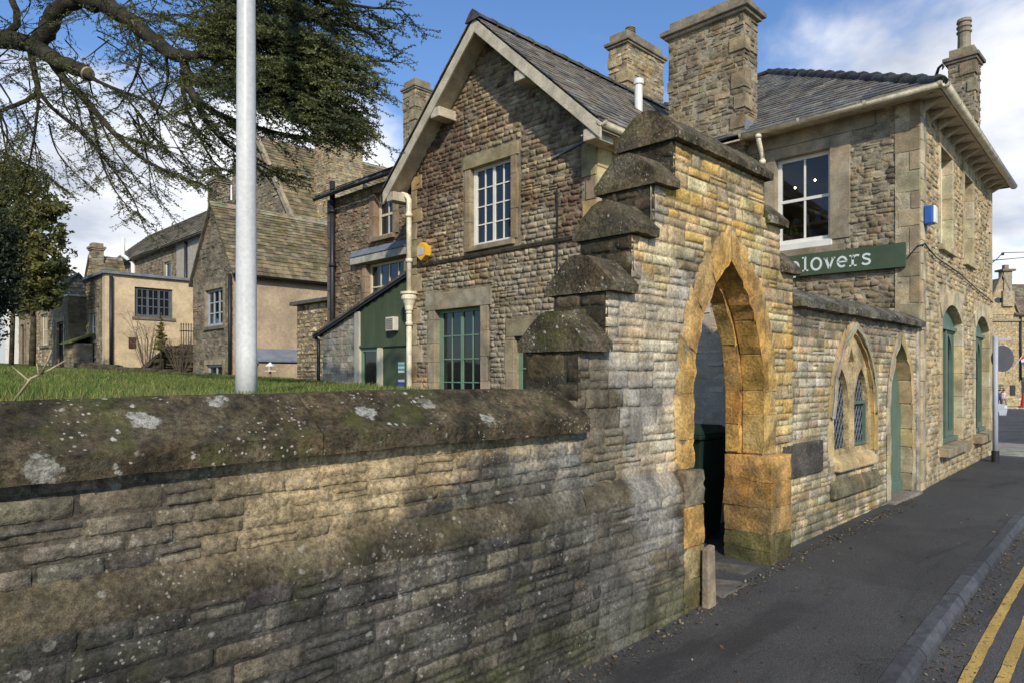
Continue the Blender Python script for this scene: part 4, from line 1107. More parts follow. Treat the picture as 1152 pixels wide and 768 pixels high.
        g = MB(); g.fbox(SFR, a+.03, b-.03, c+.05, zt+.02, d-.055, d-.06); g.build('pane', MM['glass'], fo)
    for a, b, c, e in ups:
        window(rt, SFR, a, b, c, e, -.13, 1, 2, 1, MM['white'], fw=.06, bar=.03, sash=True)
    w = window(rt, fr, *sash, -.09, 1, 2, 1, MM['white'], gmat=MM['clear'], fw=.055, bar=.026, sash=True)
    s_ = MB(); s_.fbox(fr, sash[0]-.03, sash[1]+.03, sash[2]-.10, sash[2]-.002, -.13, .015); s_.build('sill', MM['white'], w, bevel=.006)
    # the room behind the sash
    rm = MB(); X0 = CX+.30; X1 = CX+2.6
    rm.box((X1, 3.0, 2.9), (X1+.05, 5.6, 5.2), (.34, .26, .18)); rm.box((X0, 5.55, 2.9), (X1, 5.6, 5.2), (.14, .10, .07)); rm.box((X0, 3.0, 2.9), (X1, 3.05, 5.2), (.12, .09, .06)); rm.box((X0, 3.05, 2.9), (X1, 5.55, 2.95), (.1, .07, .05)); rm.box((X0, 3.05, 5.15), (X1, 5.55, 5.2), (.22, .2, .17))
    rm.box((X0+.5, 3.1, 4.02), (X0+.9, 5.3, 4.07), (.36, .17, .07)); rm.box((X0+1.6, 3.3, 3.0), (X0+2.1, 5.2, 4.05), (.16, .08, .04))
    for i in range(11):
        y = 3.2+i*.18; rm.box((X0+.6, y, 4.07), (X0+.72, y+.08, 4.07+rnd.uniform(.08, .2)), (rnd.uniform(.1, .5), rnd.uniform(.1, .35), rnd.uniform(.05, .3)))
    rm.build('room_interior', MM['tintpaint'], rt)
    em = bpy.data.materials.new('lit bulb'); em.use_nodes = True; e = em.node_tree.nodes['Principled BSDF']; e.inputs['Emission Color'].default_value = (1, .72, .4, 1); e.inputs['Emission Strength'].default_value = 20
    for y, z, x in ((4.42, 4.80, .75), (4.93, 4.86, 1.2)): bl = MB(); bl.lathe((X0+x, y, z-.03), [(.003, 0), (.011, .006), (.015, .018), (.011, .03), (.003, .038)], 10); bl.build('light_bulb', em, rt)
    pp = MB()
    for i in range(60):
        a = rnd.uniform(0, 6.28); r = rnd.uniform(.02, .12); c = Vector((CX+.24+rnd.uniform(-.04, .04), 4.45+r*math.cos(a)*.9, 3.78+abs(r*math.sin(a))*1.3)); d1 = Vector((rnd.gauss(0, 1), rnd.gauss(0, 1), rnd.gauss(0, 1))).normalized()*.035; d2 = d1.orthogonal()*.5
        pp.add([c-d1, c-d2, c+d1, c+d2], [(0, 1, 2, 3)], rnd.choice([(.25, .38, .05), (.55, .45, .06), (.12, .25, .04)]))
    pp.lathe((CX+.24, 4.45, 3.66), [(.05, 0), (.07, .1), (.075, .13), (.05, .13)], 12, (.2, .1, .06))
    pp.build('window_plant', MM['tintpaint'], rt)
    # roof
    k = .65; ex, ey, ez = CX-.28, CY-.30, 5.335; S0 = 4.0
    apex = Vector((ex+S0, ey+S0, ez+k*S0)); bk = Vector((ex+S0, 9.9, ez+k*S0)); fx_ = SFR.p(SL+.25, .28, ez-.004)
    A = Vector((ex, ey, ez)); B = Vector((ex, 9.9, ez)); Cc = Vector((fx_[0], fx_[1], ez-.004)); Dd = Vector((fx_[0]+.0, 9.9, ez))
    rf = MB(); th = Vector((0, 0, -.05))
    vs = [A, B, bk, apex, Cc, Dd]; rf.add(vs+[q+th for q in vs], [(0, 3, 2, 1), (0, 4, 3), (4, 5, 2, 3), (1, 2, 5), (6, 7, 8, 9), (6, 9, 10), (10, 9, 8, 11), (0, 1, 7, 6), (0, 6, 10, 4)], (.1, .1, .1))
    sl = math.hypot(1, k)
    def kp(u, v):  # u along Y from the corner, v up the slope
        return u > v/sl-.06
    tiles(rf, A, (0, 1, 0), (1, 0, k), 7.5, S0*sl, .150, (.15, .26), .015, P_SLATE, rnd, kp, .012)
    roof = rf.build('roof', MM['slate'], rt)
    rg = MB()
    def ridge_run(p, q, n, rr=.075):
        p = Vector(p); q = Vector(q); t = (q-p).normalized(); s_ = t.cross(Vector((0, 0, 1))).normalized(); up = s_.cross(t)
        for i in range(n):
            a = p+(q-p)*(i/n); b = p+(q-p)*((i+1.04)/n); v = []
            for j, (c, e) in enumerate(((a, 1.0), (a+(b-a)*.16, 1.22), (a+(b-a)*.2, 1.0), (b, .95))):
                for m in range(7):
                    th_ = math.pi*m/6; v.append(c+s_*math.cos(th_)*rr*1.25*e+up*(math.sin(th_)*rr*1.1*e-.015))
            rg.add(v, [(j*7+m, j*7+m+1, (j+1)*7+m+1, (j+1)*7+m) for j in range(3) for m in range(6)]+[tuple(range(7))], tuple(x*rnd.uniform(.85, 1.15) for x in (.06, .06, .062)))
    ridge_run(A, apex, 15, .09); ridge_run(apex, bk, 10, .09); ridge_run(Cc, apex, 14, .09)
    ro = rg.build('ridge_tiles', MM['slate'], roof, smooth=True)
    fi = MB(); fi.tube([A+Vector((.06, .06, .05)), A+Vector((.06, .06, .15)), A+Vector((.03, .03, .21)), A+Vector((-.02, -.02, .22)), A+Vector((-.04, -.04, .18)), A+Vector((-.02, -.02, .16))], [.03, .02, .017, .015, .014, .008], 8)
    fi.build('finial', MM['black'], roof, smooth=True)
    so_ = MB(); P = MORT
    so_.add([(ex+.02, ey+.02, ez-.035), (CX+.05, CY+.05, ez-.035), (CX+.05, 9.6, ez-.035), (ex+.02, 9.6, ez-.035)], [(0, 1, 2, 3)], (.30, .25, .17))
    f0 = SFR.p(-.2, .28, ez-.036); f1 = SFR.p(SL+.2, .28, ez-.036); f2 = SFR.p(SL+.2, -.05, ez-.036); f3 = SFR.p(0, -.05, ez-.036); so_.add([f0, f1, f2, f3], [(0, 1, 2, 3)], (.32, .27, .19))
    so_.build('soffit', MM['barge'], rt)
    for i in range(13):
        u = .08+i*.47; br = MB()
        if u < SL+.1: br.hexa([SFR.p(u, .005, ez-.17), SFR.p(u+.09, .005, ez-.17), SFR.p(u+.09, -.02, ez-.17), SFR.p(u, -.02, ez-.17), SFR.p(u, .24, ez-.04), SFR.p(u+.09, .24, ez-.04), SFR.p(u+.09, -.02, ez-.04), SFR.p(u, -.02, ez-.04)], (.42, .35, .24)); br.build('eaves_bracket', MM['barge'], rt, bevel=.006)
    g0 = Vector((ex-.04, 5.02, ez-.015)); g1 = Vector((ex-.04, ey-.04, ez-.005)); g2 = Vector(SFR.p(SL+.28, .33, ez-.03))
    gutter(rt, [g0, g1], .06); gutter(rt, [g1+Vector((.0, -.0, 0)), g2], .06)
    fa = MB(); fa.box((ex-.0, ey+.02, ez-.075), (ex+.022, 9.5, ez-.002), (.5, .43, .31)); fa.build('fascia_board', MM['barge'], rt)
    pipe(rt, [(ex-.04, 4.72, ez-.06), (ex-.04, 4.72, ez-.16), (CX-.06, 4.78, ez-.32), (CX-.06, 4.78, ez-.46)], .036, MM['gutter'], collars=[((CX-.06, 4.78, ez-.42), .06), ((ex-.04, 4.72, ez-.1), .05)])
    # stacks
    chimney(rt, 10.13, 10.60, 5.03, 6.40, 4.9, 7.30, rnd, P_FRONT, .045, .10, [], caph=.13)
    chimney(rt, 15.62, 16.1, 3.08, 3.54, 5.0, 7.72, rnd, P_FRONT, .06, .075, [(15.86, 3.31, .12, .62)], caph=.12)
    ld = MB(); ld.box((10.115, 5.00, 5.40), (10.62, 5.02, 5.62), (.2, .22, .25)); ld.build('lead_flashing', MM['lead'], roof)
shop()

# ---- the gabled stone house
XG = 7.0
def gable_house():
    rt = thing('gabled_house', 'brown rubble stone house with a steep front gable, cream bargeboards and small paned windows', 'house', (8.5, 7.42, 0))
    rnd = random.Random(41); mb = MB(); fr = fx(XG); y0, y1 = 5.47, 9.37; yc = 7.42; sl = .914; za = 6.80
    def top(u): return za-sl*abs(u-yc)-.08
    wu = (7.02, 7.90, 3.60, 4.79); wl = (7.66, 8.75, .75, 2.69); wd = (6.10, 6.95, .5, 2.20)
    R_ = lambda w: [(w[0]-.008, w[2]-.008), (w[1]+.008, w[2]-.008), (w[1]+.008, w[3]+.008), (w[0]-.008, w[3]+.008)]
    mb.prism([(y0, -.2), (y1, -.2), (y1, top(y1)), (yc, top(yc)), (y0, top(y0))], fr, -.009, -.3, (.26, .215, .145), holes=[R_(wu), R_(wl), R_(wd)])
    rects = [(wu[0]-.20, wu[1]+.16, wu[2]-.1, wu[3]+.02), (wu[0]-.2, wu[1]+.2, wu[3], wu[3]+.26), (wl[0]-.2, wl[1]+.22, wl[2], wl[3]+.29), (wd[0]-.2, wd[1]+.2, 0, wd[3]+.26), (y0, y0+.2, 3.5, 5.1)]
    def stn(col, u, z):
        n = fbm(u*.9+2, z*1.0, 101, 5); n2 = fbm(u*3.1, z*3.5, 102, 4)
        red = sstep(.47, .62, n+.05*sstep(4.2, 5, z)-.1*sstep(3.6, 3, z)+.08*(n2-.5))*.85
        c = col*(1-red[:, None])+np.array([.125, .072, .052])*(.6+.9*n2[:, None])*red[:, None]
        pl = sstep(3.5, 3.2, z)*sstep(.38, .62, fbm(u*1.3, z*1.3, 105, 4)+.05)*.75
        c = c*(1-pl[:, None])+np.array([.33, .29, .215])*(.7+.6*n2[:, None])*pl[:, None]
        w = sstep(.56, .68, fbm(u*1.6+9, z*1.6, 107, 4))*.4*(z < 4.5)
        return c*(1-w[:, None])+np.array([.40, .36, .30])*w[:, None]
    stones(mb, fr, y0, y1, 1.2, 6.8, P_GABLE, rnd, (.060, .095), (.09, .22), (-.003, .013), .0062, .038, blocks=reveal_blocks(rects), top=top, stain=stn, bev=.007, gap=.0025)
    fs = fy(y0); mb.prism([(XG, -.2), (10.3, -.2), (10.3, 4.98), (XG, 4.98)], fs, -.006, -.25, MORT)
    stones(mb, fs, XG, 10.25, 2.4, 4.95, P_SUN, rnd, (.075, .11), (.12, .3), (0, .015), .007, .06, blocks=reveal_blocks([(XG, XG+.28, 0, 9)]))
    mb.box((XG+.3, y1-.25, -.2), (12, y1, 4.9), MORT)
    mb.build('wall', MM['wall'], rt, smooth=True)
    dr = MB(); P1 = palette([(.31, .245, .15), (.28, .22, .14), (.34, .28, .18)], .1); PO = palette([(.42, .29, .12), (.36, .26, .12)], .1)
    dressings(rt, fr, wu[0], wu[1], wu[2], wu[3], rnd, palette([(.27, .205, .125), (.24, .18, .11), (.30, .235, .15)], .12), .13, .19, .08, .016, .04, .15, .1)
    dressings(rt, fr, wl[0], wl[1], wl[2], wl[3], rnd, palette([(.35, .30, .20), (.32, .27, .18)], .08), .17, .27, 0, .022, .05, .24, .1)
    dressings(rt, fr, wd[0], wd[1], wd[2], wd[3], rnd, P1, .16, .24, 0, .022, .05, .16, .1)
    quoins(dr, fr, y0+.003, 1.2, 5.0, 1, rnd, palette([(.30, .24, .14), (.36, .26, .12)], .1), .018, (.3, .5), (.16, .22)); quoins(dr, fs, XG+.003, 1.2, 4.95, 1, rnd, palette([(.50, .40, .23), (.47, .36, .19)], .06), .018, (.3, .5), (.2, .28))  # sunlight painted in: side faces of these corner stones are paler than the fronts
    dq = MB(); quoins(dq, fr, y1-.003, 1.2, 4.95, -1, rnd, palette([(.34, .28, .18), (.37, .28, .14)], .1), .018, (.22, .34), (.14, .26)); dq.build('quoins', MM['dress'], rt, bevel=.006)
    dr.fbox(fs, XG-.02, XG+.45, 4.55, 4.75, -.02, .055, (.46, .33, .15)); dr.fbox(fs, XG-.03, XG+.47, 4.752, 4.83, -.02, .09, (.42, .30, .14))
    dr.build('quoins', MM['dress'], rt, bevel=.008)
    sc = MB(); sc.hexa([fr.p(y0, .022, 3.43), fr.p(y1, .022, 3.43), fr.p(y1, -.05, 3.43), fr.p(y0, -.05, 3.43), fr.p(y0, .055, 3.475), fr.p(y1, .055, 3.475), fr.p(y1, -.05, 3.50), fr.p(y0, -.05, 3.50)], (.17, .14, .10)); sc.build('string_course', MM['wall'], rt, bevel=.006)
    lp = MB(); lp.hexa([fr.p(y0-.02, .03, 4.70), fr.p(y0+.75, .03, 4.56), fr.p(y0+.75, -.02, 4.56), fr.p(y0-.02, -.02, 4.70), fr.p(y0-.02, .03, 4.725), fr.p(y0+.75, .03, 4.585), fr.p(y0+.75, -.02, 4.585), fr.p(y0-.02, -.02, 4.725)], (.05, .05, .05)); lp.build('lead_strip', MM['lead'], rt)
    window(rt, fr, *wu, -.075, 2, 2, 4, MM['white'], fw=.045, bar=.018)
    window(rt, fr, *wl, -.09, 2, 2, 5, MM['green'], fw=.05, bar=.018)
    window(rt, fr, *wd, -.085, 1, 2, 4, MM['green'], fw=.06, bar=.02)
    # roof
    xf = XG-.36; xb = 13.5; A = Vector((xf, 5.18, za-sl*(yc-5.18))); B = Vector((xf, yc, za)); Cq = Vector((xf, 9.66, za-sl*(9.66-yc)))
    rf = MB(); up = Vector((0, 0, .05)); dx = Vector((xb-xf, 0, 0))
    for P, Q in ((A, B), (B, Cq)):
        rf.hexa([P+Vector((.03, 0, -.02)), P+dx+Vector((0, 0, -.02)), Q+dx+Vector((0, 0, -.02)), Q+Vector((.03, 0, -.02)), P+up*.4+Vector((.03, 0, 0)), P+dx+up*.4, Q+dx+up*.4, Q+up*.4+Vector((.03, 0, 0))], (.09, .09, .09))
    L = (B-A).length
    P_LS = palette([(.19, .175, .15), (.15, .145, .13), (.22, .20, .165), (.20, .165, .125)], .25)
    tiles(rf, A+Vector((-.02, 0, .02)), (1, 0, 0), (B-A), 6.9, L, .155, (.15, .25), .014, P_LS, rnd, None, .008)
    tiles(rf, Cq+Vector((-.02, 0, .02)), (1, 0, 0), (B-Cq), 6.9, L, .155, (.15, .25), .014, P_LS, rnd, None, .008)
    roof = rf.build('roof', MM['slate'], rt)
    rg = MB(); x = xf-.03
    while x < xb:
        l = rnd.uniform(.38, .46); v = []
        for xx, e in ((x, 1.25), (x+.05, 1.2), (x+.06, 1.), (x+l, .95)):
            for y, z in ((-.13, -.09), (-.06, .0), (0, .045), (.06, .0), (.13, -.09)): v.append((xx, yc+y*e, za+.06+z*e))
        rg.add(v, [(j*5+m, j*5+m+1, (j+1)*5+m+1, (j+1)*5+m) for j in range(3) for m in range(4)]+[(0, 1, 2, 3, 4)], tuple(q*rnd.uniform(.8, 1.2) for q in (.085, .08, .07))); x += l
    rg.build('ridge_tiles', MM['slate'], roof)
    for P, Q in ((A, B), (Cq, B)):
        bb = MB(); d = (Q-P).normalized(); n = Vector((1, 0, 0)).cross(d).normalized()
        if n.z < 0: n = -n
        a = P-d*.06; b = Q
        h = .21
        def q4(x): return [a+Vector((x, 0, 0))-Vector((0, 0, h)), b+Vector((x, 0, 0))-Vector((0, 0, h/1.0)), b+Vector((x, 0, 0))+Vector((0, 0, -.012)), a+Vector((x, 0, 0))+Vector((0, 0, -.012))]
        p = q4(0)+q4(.035); bb.hexa([p[0], p[1], p[5], p[4], p[3], p[2], p[6], p[7]], (1, 1, 1)); bb.build('bargeboard', MM['barge'], rt, bevel=.005)
        so = MB(); v = [a+Vector((.036, 0, -.10)), b+Vector((.036, 0, -.10)), b+Vector((.40, 0, -.10)), a+Vector((.40, 0, -.10))]; so.add(v, [(0, 1, 2, 3)]); so.build('verge_soffit', MM['barge'], rt)
    # purlin ends
    for y in (6.52, 8.34, 5.32, 9.52):
        z = za-sl*abs(y-yc)-.10; pb = MB(); e = .10 if y in (5.32, 9.52) else .105
        pb.box((xf+.02, y-e, z-.25), (XG+.02, y+e, z-.10)); pb.build('purlin_end', MM['barge'], rt, bevel=.012)
    gz_ = A.z-.04
    gutter(rt, [(xf+.0, A.y-.045, gz_), (10.0, A.y-.045, gz_-.02)], .06)
    fa = MB(); fa.box((xf+.04, A.y+.0, gz_-.1), (10, A.y+.02, gz_+.03)); fa.box((xf+.04, A.y+.022, gz_-.095), (10, y0, gz_-.08)); fa.build('fascia_board', MM['barge'], rt)
    pipe(rt, [(XG+1.15, A.y-.045, gz_-.05), (XG+1.1, A.y-.04, gz_-.12), (XG+.36, y0-.10, gz_-.38), (XG+.28, y0-.09, gz_-.48), (XG+.28, y0-.09, .4)], .042, MM['gutter'], collars=[((XG+.28, y0-.09, gz_-.55), .07), ((XG+.28, y0-.09, 3.3), .05)])
    hp = MB(); hx, hy = XG-.09, 9.33
    pipe(rt, [(XG+.2, 9.72, 4.78), (XG-.06, 9.72, 4.76), (hx, 9.62, 4.72), (hx, 9.40, 4.64), (hx, hy, 4.56), (hx, hy, 3.0)], .045, MM['gutter'], collars=[((hx, hy, 4.3), .06), ((hx, hy, 3.55), .06)])
    pipe(rt, [(hx, hy, 2.78), (hx, hy, .5)], .045, MM['gutter'], collars=[((hx, hy, 2.5), .06)])
    hp.lathe((hx, hy, 2.66), [(.045, 0), (.055, .02), (.05, .05), (.065, .07), (.075, .14), (.11, .22), (.13, .25), (.13, .29), (.12, .30), (.12, .33), (.145, .335), (.145, .37), (.05, .37)], 16); hp.build('hopper', MM['gutter'], rt, smooth=False)
    cb = MB(); cb.tube([(XG-.03, 6.12, 4.15), (XG-.03, 6.11, 3.6), (XG-.035, 6.12, 2.4)], .012, 6); cb.build('wall_cable', MM['black'], rt)
    chimney(rt, 10.4, 11.6, 7.42, 7.86, 6.1, 7.72, rnd, P_SUN, .06, .06, [(10.8, 7.64, .09, .22)], caph=.10)
    fl = MB(); fl.lathe((9.3, 6.42, 5.70), [(.065, 0), (.065, .62), (.085, .62), (.085, .70), (.02, .72)], 14); fl.build('flue_pipe', MM['white'], roof, smooth=False)
gable_house()

# ---- the set back wing
XW = 7.5
def wing():
    rt = thing('stone_wing', 'brown stone wing with sash window and pale lintel set back behind the green lean-to', 'house', (9.2, 11.2, 0))
    rnd = random.Random(51); mb = MB(); fr = fx(XW); y0, y1 = 9.37, 12.95; wt = 5.30
    wu = (10.62, 11.22, 4.27, 5.12); wl = (10.27, 11.52, 2.9, 3.80)
    R_ = lambda w: [(w[0]-.008, w[2]-.008), (w[1]+.008, w[2]-.008), (w[1]+.008, w[3]+.008), (w[0]-.008, w[3]+.008)]
    mb.prism([(y0, -.2), (y1, -.2), (y1, wt), (y0, wt)], fr, -.006, -.3, (.22, .17, .11), holes=[R_(wu), R_(wl)])
    rects = [(wu[0]-.18, wu[1]+.2, wu[2]-.1, wt), (wl[0]-.1, wl[1]+.2, wl[2], wl[3]+.17), (y1-.2, y1, 0, 9)]
    P = palette([(.24, .175, .11), (.20, .145, .095), (.28, .21, .135), (.17, .12, .085), (.30, .24, .16)], .18)
    stones(mb, fr, y0, y1, 1.0, wt, P, rnd, (.06, .095), (.09, .22), (-.003, .013), .0065, .045, blocks=reveal_blocks(rects), bev=.007, gap=.0025)
    mb.prism([(XW, -.2), (11.5, -.2), (11.5, 5.2), (XW, 5.2)], FR((0, y1, 0), (1, 0, 0), (0, 1, 0)), 0, -.25, (.2, .16, .1))
    mb.build('wall', MM['wall'], rt)
    dr = MB(); P1 = palette([(.30, .22, .15), (.27, .20, .13)], .1)
    dressings(rt, fr, *wu, rnd, P1, .16, .15, .08, .02, .05, .05, .1); dressings(rt, fr, *wl, rnd, P1, .14, .02, 0, .018, .05, 0, .1)
    quoins(dr, fr, y1-.003, .8, wt, -1, rnd, palette([(.15, .11, .085), (.19, .14, .10)], .1), .02, (.3, .45), (.17, .2))
    dr.build('quoins', MM['dress'], rt, bevel=.006)
    ln = MB(); ln.hexa([fr.p(10.12, .10, 3.82), fr.p(11.95, .10, 3.82), fr.p(11.95, -.1, 3.82), fr.p(10.12, -.1, 3.82), fr.p(10.12, .10, 3.96), fr.p(11.95, .10, 3.96), fr.p(11.95, -.1, 4.0), fr.p(10.12, -.1, 4.0)], (.42, .40, .33)); ln.build('lintel', MM['dress'], rt, bevel=.008)
    ll = MB(); ll.hexa([fr.p(10.10, .115, 3.962), fr.p(11.97, .115, 3.962), fr.p(11.97, .0, 3.99), fr.p(10.10, .0, 3.99), fr.p(10.10, .115, 3.98), fr.p(11.97, .115, 3.98), fr.p(11.97, .02, 4.10), fr.p(10.10, .02, 4.10)]); ll.build('lead_flashing', MM['lead'], rt)
    window(rt, fr, *wu, -.10, 1, 2, 1, MM['cream'], fw=.05, bar=.022, sash=True)
    window(rt, fr, *wl, -.10, 1, 4, 2, MM['cream'], fw=.05, bar=.026)
    rf = MB(); k = .5; e = Vector((XW-.22, 0, wt+.02)); W_ = 2.2
    rf.hexa([(e.x, y0+.25, e.z), (e.x+W_, y0+.25, e.z+k*W_), (e.x+W_, y1+.14, e.z+k*W_), (e.x, y1+.14, e.z), (e.x, y0+.25, e.z+.06), (e.x+W_, y0+.25, e.z+k*W_+.06), (e.x+W_, y1+.14, e.z+k*W_+.06), (e.x, y1+.14, e.z+.06)], (.085, .085, .09))
    tiles(rf, (e.x-.02, y0+.25, e.z+.06), (0, 1, 0), (1, 0, k), y1-y0-.1, W_*1.118, .16, (.17, .27), .010, P_SLATE, rnd, None, .006)
    rf.hexa([(e.x+W_, y0+.25, e.z+k*W_), (e.x+2*W_, y0+.25, e.z), (e.x+2*W_, y1+.14, e.z), (e.x+W_, y1+.14, e.z+k*W_), (e.x+W_, y0+.25, e.z+k*W_+.06), (e.x+2*W_, y0+.25, e.z+.06), (e.x+2*W_, y1+.14, e.z+.06), (e.x+W_, y1+.14, e.z+k*W_+.06)], (.085, .085, .09))
    rf.build('roof', MM['slate'], rt)
    gutter(rt, [(e.x-.03, y0+.33, e.z-.02), (e.x-.03, y1+.12, e.z-.02)], .04, MM['black'])
    pipe(rt, [(XW-.09, 12.62, 5.62), (XW-.09, 12.62, .8)], .055, MM['black'], collars=[((XW-.09, 12.62, z), .07) for z in (5.0, 3.9, 2.7)])
    chimney(rt, 9.5, 9.98, 12.6, 13.07, 5.6, 8.15, rnd, P_FRONT, .07, .05, [], caph=.09)
wing()

# ---- green boarded lean-to
def leanto():
    rt = thing('lean_to_shed', 'green boarded lean-to shed with grey block wall in the corner of the gabled house', 'shed', (7.3, 10.9, .6))
    X = 7.10; fr = fx(X); rnd = random.Random(61)
    def rz(u): return 3.44-(u-9.40)*.298
    m = MB(); m.prism([(11.26, .2), (12.46, .2), (12.46, rz(12.46)-.06), (11.26, rz(11.26)-.06)], fr, -.004, -.2, (.28, .26, .21))
    stones(m, fr, 11.27, 12.46, .6, 2.95, palette([(.29, .27, .215), (.26, .24, .19), (.32, .295, .235)], .1), rnd, (.11, .125), (.26, .32), (0, .008), .003, .06, top=lambda u: rz(u)-.06, split=0)
    m.build('block_wall', MM['block'], rt)
    p = MB(); p.fbox(fr, 11.085, 11.255, .3, rz(11.2)-.07, -.1, .035); p.build('post', MM['cream'], rt, bevel=.006)
    b = MB(); n = 15
    for i in range(n):
        u0 = 9.40+(11.08-9.40)*i/n; u1 = 9.40+(11.08-9.40)*(i+1)/n-.006; d = .012 if i % 2 else .0
        b.prism([(u0, 2.20), (u1, 2.20), (u1, rz(u1)-.07), (u0, rz(u0)-.07)], fr, d+.01, -.03)
    b.build('boarding', MM['dkgreen'], rt)
    t = MB(); t.fbox(fr, 9.40, 11.08, 2.16, 2.20, -.02, .035); t.build('trim_board', MM['dkgreen'], rt)
    dr = MB(); dr.fbox(fr, 9.42, 10.36, .4, 2.155, -.03, .0); do = dr.build('door', MM['dkgreen'], rt)
    ds = MB(); ds.fbox(fr, 10.365, 10.52, .4, 2.155, -.02, .02, (.35, .35, .32)); ds.build('door_post', MM['cream'], rt)
    w = window(rt, fr, 10.53, 11.075, .55, 2.15, -.01, 1, 1, 2, MM['green'], fw=.06)
    r = MB(); u0, u1 = 9.40, 12.72
    r.hexa([fr.p(u0, .09, rz(u0)-.02), fr.p(u1, .09, rz(u1)-.02), fr.p(u1, -.4, rz(u1)-.02), fr.p(u0, -.4, rz(u0)-.02), fr.p(u0, .09, rz(u0)+.03), fr.p(u1, .09, rz(u1)+.03), fr.p(u1, -.4, rz(u1)+.03), fr.p(u0, -.4, rz(u0)+.03)], (.10, .09, .075)); r.build('roof', MM['slate'], rt)
    f = MB(); f.hexa([fr.p(u0, .075, rz(u0)-.07), fr.p(u1, .075, rz(u1)-.07), fr.p(u1, .05, rz(u1)-.07), fr.p(u0, .05, rz(u0)-.07), fr.p(u0, .075, rz(u0)-.022), fr.p(u1, .075, rz(u1)-.022), fr.p(u1, .05, rz(u1)-.022), fr.p(u0, .05, rz(u0)-.022)]); f.build('fascia_board', MM['black'], rt)
    pipe(rt, [(X-.02, 12.70, 2.40), (X-.03, 12.58, 2.34), (X-.06, 12.52, 2.25), (X-.06, 12.52, .7)], .035, MM['black'])
    v = MB(); v.fbox(fr, 9.86, 10.10, 2.42, 2.66, .022, .13, (.62, .58, .48)); vo = v.build('vent_box', MM['tintpaint'], rt, bevel=.008)
    g = MB()
    for i in range(7): g.fbox(fr, 9.885, 10.075, 2.445+i*.028, 2.462+i*.028, .130, .137, (.22, .19, .15))
    g.build('vent_grille', MM['tintpaint'], vo)
    for z0, z1, cols in ((1.70, 1.88, [(.45, .55, .50), (.10, .34, .30), (.55, .62, .58), (.09, .30, .28), (.6, .65, .62)]), (1.42, 1.58, [(.55, .58, .66), (.06, .09, .35), (.10, .14, .42), (.5, .52, .58)])):
        nt_ = MB(); k = len(cols)
        for i, c in enumerate(cols): nt_.fbox(fr, 9.72, 9.90, z1-(z1-z0)*(i+1)/k, z1-(z1-z0)*i/k, .0, .004, c)
        nt_.build('notice', MM['paper'], do)
leanto()
